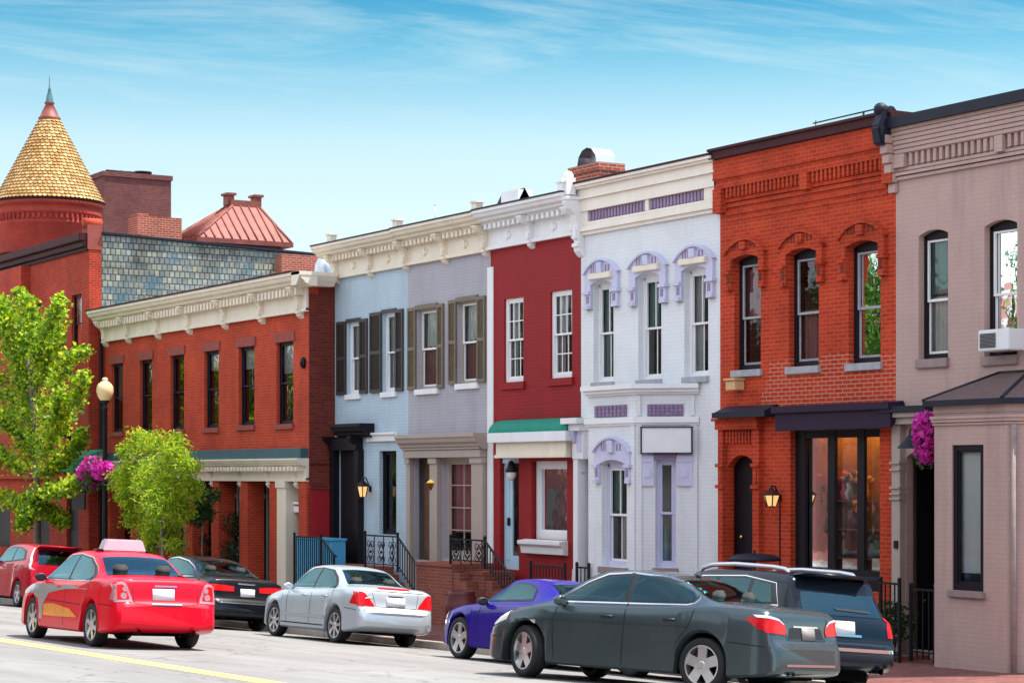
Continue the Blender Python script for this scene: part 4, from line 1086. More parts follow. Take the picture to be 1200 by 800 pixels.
ev = MB(); ev.add([A_, B_, C_, C2, B2, A2], [(0, 1, 4, 5), (1, 2, 3, 4)]); ev.add([A2, B2, C2, (FC.P(uc, 0, 0)[0], FC.P(uc, 0, 0)[1], ez - .09), FB.P(-.12, -DB2, ez - .09)], [(0, 1, 2, 3, 4)]); ev.add([A_, A2, FB.P(-.12, -DB2, ez - .09), Dl], [(0, 1, 2, 3)])
ev.tube([(A_[0], A_[1], ez), T1], .03, 6); ev.tube([B_, T2], .03, 6); ev.tube([T1, T2], .03, 6)
ev.build('gutter', M['dark_slate_metal'], ro)
TAUPE = (F, FB, FC, H, od)
ac = thing('air_conditioner', 'window air conditioner with a white side below the right upper taupe window', 'air conditioner', F.P(F.u(1172), .1, F.z(1172, 411)))
ua, ub_ = F.u(1153.5, .2), F.u(1190, .2)
za, zb_ = F.z(1172, 411, .2), F.z(1172, 386, .2)
q = MB(); q.fbox(F, ua, ub_, -.3, .34, za, zb_); q.build('case', M['plastic_white'], ac, bevel=.015)
q = MB()
for k in range(11): q.fbox(F, ua + .05, ub_ - .28, .342, .352, za + .05 + k * (zb_ - za - .1) / 11, za + .05 + (k + .55) * (zb_ - za - .1) / 11)
q.build('grille', M['dark_slate_metal'], ac)

# ---- orange brick commercial block on the left ------------------------
L1 = 22.9
F = street_frame(L1, 116)
U0, U1 = 0.0, F.u(362)
H = house('brick_building', 'long orange brick shop block with six tall windows between two cream bracketed cornices', F, U0, U1, 'shop building')
zf = avgz(F, [(125, 400), (250, 380.3), (360, 363.3)])
zt = avgz(F, [(101, 367), (250, 334.5), (343, 318)], .5)
zb = base(F, U0) - 1.0
ops = [op(F, *v) for v in ((130.7, 144.2, 426, 506), (163.7, 178.4, 421.5, 505), (199.7, 215.7, 416, 503), (239.4, 256.4, 411, 501), (279.7, 298.2, 406, 498), (324, 343.7, 400.5, 496.5))]
zsc = avgz(F, [(222, 562), (355, 562)])
zteal = avgz(F, [(221, 529), (358, 524)])
og = (F.u(124), F.u(352.5), zb + .02, zsc, 0)
mb = MB(); wall(mb, F, U0, U1, zb, zt - .2, ops + [og], rev=.12); shell(mb, F, U0, U1, zb, zt - .2, 12)
mb.build('wall', M['orange_brick'], H)
FS = Frame(F.P(U1, 0, 0)[0], F.P(U1, 0, 0)[1], (1, 0), (0, -1))       # the narrow side wall that faces down the street
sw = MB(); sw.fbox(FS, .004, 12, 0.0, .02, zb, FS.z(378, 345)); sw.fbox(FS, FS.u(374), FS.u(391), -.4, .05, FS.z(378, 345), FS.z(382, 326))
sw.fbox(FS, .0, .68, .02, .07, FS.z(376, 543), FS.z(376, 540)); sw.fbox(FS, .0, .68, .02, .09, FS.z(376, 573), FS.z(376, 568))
sw.build('side_wall', M['dark_brick'], H)  # the shade on this side wall is put into its darker brick
sw = MB(); sw.fbox(FS, FS.u(373), FS.u(391.5), -.45, .09, FS.z(382, 326) + .002, FS.z(382, 323)); sw.build('chimney_cap', M['cream'], H)
q = MB(); q.fbox(FS, .02, .66, .021, .06, FS.z(376, 629), FS.z(376, 573) - .002)
for k in range(1, 4): q.fbox(FS, .02 + .16 * k - .004, .02 + .16 * k + .004, .06, .064, FS.z(376, 629), FS.z(376, 574))
q.build('side_panel', M['red_panel'], H)
roofdeck(F, U0, U1, zt - .12, 12, H); inner(F, U0, U1, [zb + .1, zsc + .4, zt - .4], 12, H)
curs = [[('curtain', 0, .5, .45, 1), ('green_curtain', .5, 1, 0, 1)], None, None, [('blind', 0, 1, .75, 1)], [('blind', 0, 1, .72, 1)], [('blind', 0, 1, .62, 1)]]
for o, cu in zip(ops, curs):
    w = window(H, F, *o[:4], 'black_frame', rec=.09, fw=.05, sash='dark_slate_metal', sill=('brownstone', .14, .06, .06), curtain=cu, glass='sky_glass')
    q = MB(); q.fbox(F, o[0] - .1, o[1] + .1, .002, .035, o[3] + .002, o[3] + .24); q.build('lintel', M['brownstone'], w)
def long_cornice(fr, ua, ub, zt, zf, bx, bmat, nm, pr, bw=.22, drop=.2, end=True, dn=True):
    c = MB(); hh = zt - zf
    crown(c, fr, ua, ub, zt, hh * .38, pr)
    c.fbox(fr, ua + .25, ub - (pr if end else 0) + .0, .003, .07, zf, zt - hh * .38 - .001); c.fbox(fr, ua + .25, ub - (pr if end else 0), .004, .11, zf - .03, zf + .06)
    dentils(c, fr, ua + .4, ub - (pr if end else 0) - .05, zt - hh * .58, zt - hh * .38 - .002, .07, .30, .22, .5)
    co = c.build('cornice' if nm is None else nm, M[bmat], H)
    for x in bx: bracket(fr, fr.u(x), bw, zt - hh * .36, zf - drop, pr * .8, co, bmat)
    return co
co = long_cornice(F, F.u(101, .5), U1 + .488, zt, zf, [126, 153, 188, 224.5, 266.5, 309.5, 354.5], 'cream', None, .5)
q = MB()
hh = zt - zf
q.prism(FS, -.5, .55, [(.02, zt - .003), (.5, zt - .003), (.5, zt - hh * .1), (.42, zt - hh * .22), (.3, zt - hh * .36), (.02, zt - hh * .36)]); q.build('cornice_return', M['cream'], co)
q = MB(); q.fbox(F, F.u(101, .5) - .03, U1 + .0, .2, .53, zt + .003, zt + .045); q.build('coping', M['brown_metal'], co)
q = MB(); q.fbox(F, F.u(118), U1 - .03, .003, .22, zteal - .25, zteal); q.build('string_course', M['teal'], H)
zc_t = avgz(F, [(222, 533.5), (355, 530)], .25)
sc = long_cornice(F, F.u(118), U1, zteal - .252, zsc + .0, [131, 159, 192, 222, 250.5, 283.5, 317, 349.5], 'cream', 'shop_cornice', .32, .16, .22, end=False)
pr_ = MB()
for a, b in ((124, 131), (155, 163), (188, 196), (219, 228), (250, 258.5), (283, 292.5), (318, 327)): pr_.fbox(F, F.u(a), F.u(b), -.42, .06, zb, zsc - .002)
pr_.fbox(F, F.u(352.5), U1 - .01, .003, .06, zb, zsc - .002)
pr_.build('pier', M['orange_brick'], H)
q = MB(); q.fbox(F, F.u(328), F.u(338.5), -.3, .09, zb, zsc - .002); q.fbox(F, F.u(327.5), F.u(339), -.3, .13, zsc - .2, zsc - .003); q.build('pilaster', M['cream'], H, bevel=.01)
sf = MB(); n = -.95
sf.fbox(F, F.u(124), F.u(340), n - .06, n + .04, zb, base(F, 8) + .35)
xs = [127, 140, 150, 160, 172, 182, 193, 205, 214, 224, 236, 243, 255, 268, 277, 288, 303, 313, 322]
for i, x in enumerate(xs): sf.fbox(F, F.u(x) - .07, F.u(x) + .07, n - .05, n + .05, zb, zsc)
sf.fbox(F, F.u(124), F.u(340), n - .04, n + .04, zsc - .5, zsc - .4)
fo = sf.build('shop_window', M['teal_frame'], H)
q = MB(); q.add([F.P(F.u(124), n, zb), F.P(F.u(340), n, zb), F.P(F.u(340), n, zsc), F.P(F.u(124), n, zsc)], [(0, 1, 2, 3)]); q.build('glass_pane', M['dim_glass'], fo)
d = MB(); d.fbox(F, F.u(340.5), F.u(351.5), -.3, -.22, zb + .3, F.z(346, 601)); d.fbox(F, F.u(341.5), F.u(350.5), -.22, -.205, F.z(346, 680), F.z(346, 650))
d.build('door', M['navy_door'], H)
d = MB(); d.fbox(F, F.u(339), F.u(352), -.28, -.12, F.z(346, 600), F.z(346, 593)); d.fbox(F, F.u(339), F.u(352), -.28, -.10, F.z(346, 590.5), F.z(346, 588)); d.build('transom_bar', M['white'], H)
d = MB(); d.fbox(F, F.u(339), F.u(352), -.3, -.26, F.z(346, 588), zsc); d.build('transom_panel', M['shutter_olive'], H)
q = MB(); q.ball(F.P(F.u(357), .04, F.z(357, 425)), .09, 10, 6, (1, 1, 1.6)); q.build('anchor_plate', M['black_frame'], H)
dpx = F.P(F.u(122), .1, 0); q = MB(); q.tube([(dpx[0], dpx[1], zb), (dpx[0], dpx[1], zf + .1)], .06, 8); q.build('downpipe', M['black_frame'], H)
dm = thing('skylight_dome', 'small translucent white roof dome beside the orange brick corner chimney', 'skylight', FS.P(FS.u(379), -1.0, FS.z(379, 321)))
q = MB(); pd = FS.P(FS.u(380, -1.0), -1.0, FS.z(380, 322, -1.0)); rr = .26
q.lathe(pd, [(rr, -.1), (rr, .1), (rr * .92, .25), (rr * .65, .40), (rr * .3, .46), (.005, .47)], 16); q.build('dome', M['steel'], dm)
q = MB(); q.lathe(pd, [(rr * 1.12, -1.4), (rr * 1.12, -.02), (rr, .0)], 16); q.build('curb', M['steel'], dm)
ORANGE = (F, FS, H)

# ---- turret building ---------------------------------------------------
L2 = 22.5
F = street_frame(L2, 104)
UL = F.u(-70)
H = house('turret_building', 'red brick corner building with a conical gold tiled turret', F, UL * .3, 0, 'building')
zt = F.z(88, 282); zb = base(F, UL) - 1.5
ops = [op(F, 84, 95.5, 345, 413), op(F, 62, 68.5, 352, 386), op(F, 76.5, 90.5, 459, 530), op(F, 40, 48, 356, 395), op(F, 8, 16, 365, 400), op(F, 2, 14, 470, 530), op(F, 40, 58, 576, 655), op(F, 78, 92, 576, 655), op(F, -10, 12, 575, 640), op(F, -40, -25, 470, 530)]
mb = MB(); wall(mb, F, UL, 0, zb, zt, ops, rev=.12)
FS = Frame(F.P(0, 0, 0)[0], F.P(0, 0, 0)[1], (1, 0), (0, -1))
uslate = FS.u(119)
mb.fbox(FS, .003, uslate, -.3, 0, zb, FS.z(110, 290)); mb.add([F.P(UL, 0, zb), F.P(UL, -14, zb), F.P(UL, -14, zt), F.P(UL, 0, zt)], [(0, 1, 2, 3)])
mb.build('wall', M['turret_brick'], H)
for i, o in enumerate(ops):
    if i in (6, 7, 8):
        q = MB(); q.fbox(F, o[0], o[1], -.2, -.11, o[2], o[3]); q.fbox(F, o[0] + .1, o[1] - .1, -.11, -.08, o[2] + .15, o[2] + .9); q.build('door', M['black_frame'], H)
    else: window(H, F, *o[:4], 'black_frame', rec=.09, fw=.06, sill=('stone', .14, .05, .06), curtain=[('curtain', 0, 1, .5, 1)])
q = MB()
for (za, zb_, n) in ((zt - .12, zt + .12, .30), (zt - .3, zt - .122, .18), (zt - .42, zt - .302, .08)): q.fbox(F, UL, -.02, .003, n, za, zb_)
q.fbox(F, UL, -.02, .003, .12, F.z(60, 561), F.z(60, 556))
q.fbox(F, UL, F.u(46), .003, .22, zb, zt - .45)
q.build('cornice', M['brown_roof'], H) if False else None
q = MB()
for (za, zb_, n) in ((zt - .12, zt + .12, .30), (zt - .3, zt - .122, .18), (zt - .42, zt - .302, .08)): q.fbox(F, UL, -.02, .003, n, za, zb_)
q.build('cornice', M['brown_metal'], H, bevel=.02)
q = MB(); q.fbox(F, UL, -.01, .003, .12, F.z(60, 561), F.z(60, 556)); q.fbox(F, UL, F.u(35), .003, .3, F.z(20, 540), zt - .43); q.build('string_course', M['turret_brick'], H)
# corner pier with a rounded terracotta cap
q = MB(); zc1 = FS.z(104, 263); q.fbox(FS, -.04, uslate + .02, -.45, .02, FS.z(104, 292), zc1); q.build('corner_pier', M['brownstone'], H)
q = MB(); cpt = FS.P(-.1, -.2, zc1 + .06)
q.lathe((cpt[0], cpt[1], cpt[2]), [(.001, 0), (.16, 0), (.16, uslate + .16), (.001, uslate + .16)], 14, 0, True, 'x'); q.build('pier_cap', M['orange_brick'], H)
# slate-hung flank
poly = [(uslate, zb), (14.5, zb), (14.5, FS.z(388, 301.5)), (FS.u(388), FS.z(388, 301.5)), (uslate, FS.z(120, 275))]
ue = max(p[0] for p in poly)
q = MB(); q.slab(FS, [(uslate + .001, FS.z(250, 420)), (FS.u(392), FS.z(250, 420)), (FS.u(392), FS.z(392, 302)), (uslate + .001, FS.z(120, 275))], -.25, 0.01); q.build('slate_flank', M['slate'], H)
q = MB(); a0, a1 = FS.P(uslate, .02, FS.z(120, 274.5)), FS.P(FS.u(392), .02, FS.z(392, 301.5))
q.add([(a0[0], a0[1] - .08, a0[2]), (a1[0], a1[1] - .08, a1[2]), (a1[0], a1[1] + .3, a1[2]), (a0[0], a0[1] + .3, a0[2]), (a0[0], a0[1] - .08, a0[2] + .07), (a1[0], a1[1] - .08, a1[2] + .07), (a1[0], a1[1] + .3, a1[2] + .07), (a0[0], a0[1] + .3, a0[2] + .07)],
      [(0, 1, 2, 3), (4, 5, 6, 7), (0, 1, 5, 4), (1, 2, 6, 5), (2, 3, 7, 6), (3, 0, 4, 7)]); q.build('ridge_flashing', M['dark_slate_metal'], H)
q = MB(); q.fbox(FS, FS.u(330, .5), FS.u(376, .5), .0, .5, FS.z(350, 345, .5), FS.z(340, 298, .5)); q.build('chimney', M['chimney_brick'], H)
q = MB(); q.fbox(FS, FS.u(161, -1.2), FS.u(213, -1.2), -2.0, -1.2, FS.z(185, 300, -1.2), FS.z(185, 254, -1.2)); q.fbox(FS, FS.u(163, -1.2), FS.u(175, -1.2), -1.9, -1.3, FS.z(185, 254, -1.2), FS.z(185, 251, -1.2)); q.build('chimney', M['chimney_brick'], H)
# turret
G2 = street_frame(L2 + 1.75, 58)
tc_ = G2.P(0, 0, 0); sc_ = G2.scale(58); rt = 59.5 / sc_
Z = lambda y: G2.z(58, y)
q = MB()
pf = [(rt * .985, Z(300)), (rt * .985, Z(268)), (rt * 1.0, Z(267)), (rt * 1.0, Z(264)), (rt * .985, Z(263)), (rt * .985, Z(256)), (rt * 1.01, Z(255)), (rt * 1.01, Z(252)), (rt, Z(251)), (rt, Z(246)), (rt * 1.04, Z(245)), (rt * 1.06, Z(241)), (rt * 1.0, Z(240.5))]
q.lathe((tc_[0], tc_[1], 0), pf, 48)
for k in range(60):
    a = 2 * math.pi * k / 60; ca, sa = math.cos(a), math.sin(a); r0, r1 = rt * .98, rt * 1.035; dw = .035
    vs = [(tc_[0] + r * ca - s * dw * sa, tc_[1] + r * sa + s * dw * ca, z) for z in (Z(262), Z(256.5)) for r in (r0, r1) for s in (-1, 1)]
    q.add(vs, [(0, 1, 3, 2), (4, 6, 7, 5), (0, 4, 5, 1), (2, 3, 7, 6), (0, 2, 6, 4), (1, 5, 7, 3)])
M['turret_drum'] = brick('turret_drum', (.40, .045, .03), (.33, .038, .026), (.30, .07, .05), bump=.3)
tu = q.build('turret', M['turret_drum'], H)
q = MB(); q.lathe((tc_[0], tc_[1], 0), [(rt * 1.0, Z(242)), (rt * 1.06, Z(241)), (rt * 1.06, Z(236)), (rt * .9, Z(234))], 48); q.build('gutter', M['brown_metal'], tu)
# the cone: real overlapping tiles in courses
g, N, LK, b = nodes('gold_ochre_roof_tile')
gg = N.new('ShaderNodeNewGeometry'); rr_ = N.new('ShaderNodeValToRGB')
for i, (ps_, cl) in enumerate(((0, (.42, .21, .05)), (.5, (.55, .31, .085)), (1, (.66, .43, .16)))):
    if i > 1: rr_.color_ramp.elements.new(.5)
els = rr_.color_ramp.elements
for e_, (ps_, cl) in zip(els, ((0, (.30, .155, .05)), (.5, (.44, .245, .085)), (1, (.56, .36, .16)))): e_.position = ps_; e_.color = (*cl, 1)
LK.new(gg.outputs['Random Per Island'], rr_.inputs[0]); LK.new(rr_.outputs[0], b.inputs['Base Color']); b.inputs['Roughness'].default_value = .75; b.inputs['Specular IOR Level'].default_value = .25
q = MB(); ncr = 25
zb0, zt0 = Z(238), Z(140); rb0, rt0 = rt * 1.06, 11 / sc_
q.lathe((tc_[0], tc_[1], 0), [(rb0 * .97, zb0), ((rb0 + rt0) / 2 * .975, (zb0 + zt0) / 2), (rt0 * .95, zt0)], 40)
for c_ in range(ncr):
    f0, f1 = c_ / ncr, (c_ + 1.35) / ncr
    flare = lambda f: (rb0 + (rt0 - rb0) * min(1, f)) * (1 + .03 * max(0, .25 - f))
    nt = max(16, int(2 * math.pi * flare(f0) / .155))
    for k in range(nt):
        a = 2 * math.pi * (k + .5 * (c_ % 2)) / nt; da = math.pi / nt * .93
        r0, r1 = flare(f0) + .060, flare(f1) - .004
        z0_, z1_ = zb0 + (zt0 - zb0) * f0, zb0 + (zt0 - zb0) * min(1, f1)
        pt = []
        for (aa, ff) in ((-1, .22), (-.5, .04), (0, 0), (.5, .04), (1, .22), (1, 1), (-1, 1)):
            r_ = r0 + (r1 - r0) * ff; z_ = z0_ + (z1_ - z0_) * ff
            pt.append((tc_[0] + r_ * math.cos(a + aa * da), tc_[1] + r_ * math.sin(a + aa * da), z_))
        q.add(pt, [tuple(range(7))])
q.build('cone_roof', g, tu)
q = MB(); q.lathe((tc_[0], tc_[1], 0), [(rt0 * 1.12, Z(141.5)), (rt0 * 1.2, Z(138.5)), (rt0 * 1.0, Z(137)), (rt0 * .75, Z(130)), (rt0 * .42, Z(123)), (rt0 * .55, Z(121.5)), (rt0 * .5, Z(120))], 20); q.build('roof_cap', M['copper'], tu)
q = MB(); q.lathe((tc_[0], tc_[1], 0), [(rt0 * .42, Z(120)), (rt0 * .34, Z(114)), (rt0 * .16, Z(107)), (rt0 * .2, Z(105.5)), (rt0 * .08, Z(103)), (.012, Z(90))], 14); q.build('finial', M['verdigris'], tu)
# green awning and hanging black sign
q = MB(); wa = (F.u(76, .4), F.u(106, .4)); z1_, z0_ = F.z(104, 527), F.z(80, 544, .9)
q.prism(F, wa[0], wa[1], [(.003, z1_), (.95, z0_ + .1), (.95, z0_ - .25), (.003, z0_ - .25)]); q.build('awning', M['green_canvas_dark'], H)
sgn = thing('hanging_sign', 'blank black board hung over the dark doorway below the green awning', 'sign', F.P(F.u(92), .4, F.z(92, 598)))
q = MB(); q.fbox(F, F.u(85, .4), F.u(100, .4), .38, .43, F.z(92, 597, .4), F.z(92, 577, .4)); q.build('board', M['black_frame'], sgn)
q = MB(); q.tube([F.P(F.u(85, .4), .4, F.z(92, 576, .4)), F.P(F.u(101, .4), .4, F.z(92, 576, .4))], .02, 6); q.tube([F.P(F.u(92, .4), .02, F.z(92, 575, .4)), F.P(F.u(92, .4), .42, F.z(92, 575.5, .4))], .02, 6); q.build('bracket', M['black'], sgn)

# ---- roofs beyond -------------------------------------------------------
def side_frame(L, x):
    f = street_frame(L, x); p = f.P(0, 0, 0)
    return Frame(p[0], p[1], (1, 0), (0, -1))
S = side_frame(33.0, 122)
tw = thing('brick_tower', 'square brown brick tower block with small masts on its flat roof', 'tower', (S.o[0] + 2, S.o[1] + 2, -1.5))
z1 = S.z(160, 209); we = S.u(200.5)
q = MB(); q.fbox(S, 0, we, -we, 0, -1.5, z1); q.build('wall', M['brown_brick'], tw)
q = MB(); q.fbox(S, -.06, we + .06, -we - .06, .06, z1 + .002, z1 + .22); q.build('coping', M['brown_brick'], tw)
q = MB()
for x, h in ((147, 9), (150, 8), (157, 8)): p = S.P(S.u(x), -.5, z1); q.tube([p, (p[0], p[1], S.z(x, 207 - h))], .035, 6)
p = S.P(S.u(172), -.5, 0); q.lathe((p[0], p[1], 0), [(.22, z1), (.22, S.z(172, 203)), (.42, S.z(172, 202)), (.42, S.z(172, 200)), (.01, S.z(172, 199))], 12)
q.tube([S.P(S.u(128), -.4, z1 + .3), S.P(S.u(166), -.4, z1 + .3)], .05, 6); q.build('roof_masts', M['dark_slate_metal'], tw)
S = side_frame(26.5, 232)
hp = thing('hip_roof_building', 'small building with a steep red copper hipped roof behind the slate flank', 'building', (S.o[0] + 1.5, S.o[1] + 2, -1.5))
wr = S.u(341); wd = 3.4; ze = S.z(290, 281); zr = S.z(285, 235)
q = MB(); q.fbox(S, .2, wr - .25, -wd + .2, -.2, -1.5, ze); q.build('wall', M['copper'], hp)
q = MB()
ra, rb_ = S.u(268, -wd / 2), S.u(300, -wd / 2)
P = S.P; E_ = [P(0, 0, ze), P(wr, 0, ze), P(wr, -wd, ze), P(0, -wd, ze)]; T_ = [P(ra, -wd / 2 + .3, zr), P(rb_, -wd / 2 + .3, zr), P(rb_, -wd / 2 - .3, zr), P(ra, -wd / 2 - .3, zr)]
q.add(E_ + T_, [(0, 1, 5, 4), (1, 2, 6, 5), (2, 3, 7, 6), (3, 0, 4, 7), (4, 5, 6, 7)])
for k in range(1, 11):                                  # standing seams, straight up the slope
    u_ = wr * k / 11; t_ = min(1, u_ / ra, (wr - u_) / (wr - rb_)); q.tube([P(u_, .01, ze + .02), P(u_, -(wd / 2 - .3) * t_, ze + (zr - ze) * t_ + .02)], .028, 5)
    n_ = wd * k / 11; t_ = min(1, n_ / (wd / 2 - .3), (wd - n_) / (wd / 2 - .3)); q.tube([P(-.01, -n_, ze + .02), P(ra * t_, -n_, ze + (zr - ze) * t_ + .02)], .028, 5)
for a in range(4): q.tube([E_[a], T_[a]], .05, 6)
ro = q.build('roof', M['copper'], hp)
q = MB(); q.fbox(S, ra - .05, rb_ + .05, -wd / 2 - .32, -wd / 2 + .32, zr - .05, zr + .2)
for u in (ra, rb_): q.fbox(S, u - .11, u + .11, -wd / 2 - .2, -wd / 2 + .2, zr + .05, zr + .36); q.fbox(S, u - .17, u + .17, -wd / 2 - .26, -wd / 2 + .26, zr + .362, zr + .44)
q.build('ridge_crest', M['copper'], ro)
q = MB(); q.fbox(S, -.06, wr + .06, -wd - .06, .06, ze - .16, ze - .003); q.build('eaves', M['copper'], ro)
# ------------------------------------------------------------------ vehicles
def pchip(pts):
    xs = np.array([p[0] for p in pts], float); ys = np.array([p[1] for p in pts], float)
    h = np.diff(xs); dl = np.diff(ys) / h
    m = np.zeros(len(xs)); m[0], m[-1] = dl[0], dl[-1]
    for i in range(1, len(xs) - 1):
        if dl[i - 1] * dl[i] > 0:
            w1, w2 = 2 * h[i] + h[i - 1], h[i] + 2 * h[i - 1]
            m[i] = (w1 + w2) / (w1 / dl[i - 1] + w2 / dl[i])
    def f(x):
        x = min(max(x, xs[0]), xs[-1]); i = int(min(max(np.searchsorted(xs, x) - 1, 0), len(xs) - 2))
        t = (x - xs[i]) / h[i]
        return float((1 + 2 * t) * (1 - t) ** 2 * ys[i] + t * (1 - t) ** 2 * h[i] * m[i] + t * t * (3 - 2 * t) * ys[i + 1] + t * t * (t - 1) * h[i] * m[i + 1])
    return f
M['tyre'] = plain('tyre_rubber', (.012, .012, .013), .8, .1, 8)
M['alloy'] = plain('alloy_wheel', (.62, .63, .65), .28, .05, 6, metal=.85)
M['car_glass'] = None
m_, N_, L_, b_ = nodes('car_glass'); b_.inputs['Base Color'].default_value = (.004, .085, .115, 1); b_.inputs['Roughness'].default_value = .03; b_.inputs['IOR'].default_value = 1.42; b_.inputs['Specular IOR Level'].default_value = .32; b_.inputs['Coat Weight'].default_value = .0; b_.inputs['Coat Roughness'].default_value = .02
M['car_glass'] = m_
M['rubber_trim'] = plain('black_trim', (.010, .010, .012), .45, 0)
M['seam'] = plain('panel_gap', (.008, .008, .008), .9, 0)
M['chrome'] = plain('chrome', (.75, .76, .78), .12, 0, metal=1.0)
def tinted(name, c, ior):
    m, N, L, b = nodes(name); N.remove(b)
    tr = N.new('ShaderNodeBsdfTransparent'); tr.inputs[0].default_value = (*c, 1)
    gl = N.new('ShaderNodeBsdfGlossy'); gl.inputs['Roughness'].default_value = .02; gl.inputs[0].default_value = (.50, .92, 1, 1)
    fr = N.new('ShaderNodeFresnel'); fr.inputs[0].default_value = ior
    mx = N.new('ShaderNodeMixShader'); L.new(fr.outputs[0], mx.inputs[0]); L.new(tr.outputs[0], mx.inputs[1]); L.new(gl.outputs[0], mx.inputs[2])
    L.new(mx.outputs[0], N['Material Output'].inputs[0])
    return m
M['car_glass'] = tinted('car_glass', (.30, .58, .60), 1.75)
M['cabin'] = plain('cabin_trim', (.035, .034, .036), .8, .15, 6)
M['seat_cloth'] = plain('seat_cloth', (.05, .048, .046), .9, .2, 8)
M['red_lens'] = paint('red_lamp_lens', (.60, .008, .012), 0, .12)
M['pale_lens'] = paint('clear_lamp_lens', (.72, .66, .68), 0, .12)
M['smoke_lens'] = paint('rose_lamp_lens', (.50, .22, .25), .2, .12)
M['plate_white'] = plain('blank_number_plate', (.80, .82, .84), .4, .05, 9)
M['plate_grey'] = plain('blank_grey_plate', (.26, .24, .22), .5, .08, 9)
M['wheel_well'] = plain('wheel_well', (.006, .006, .006), 1.0, 0, spec=0.0)

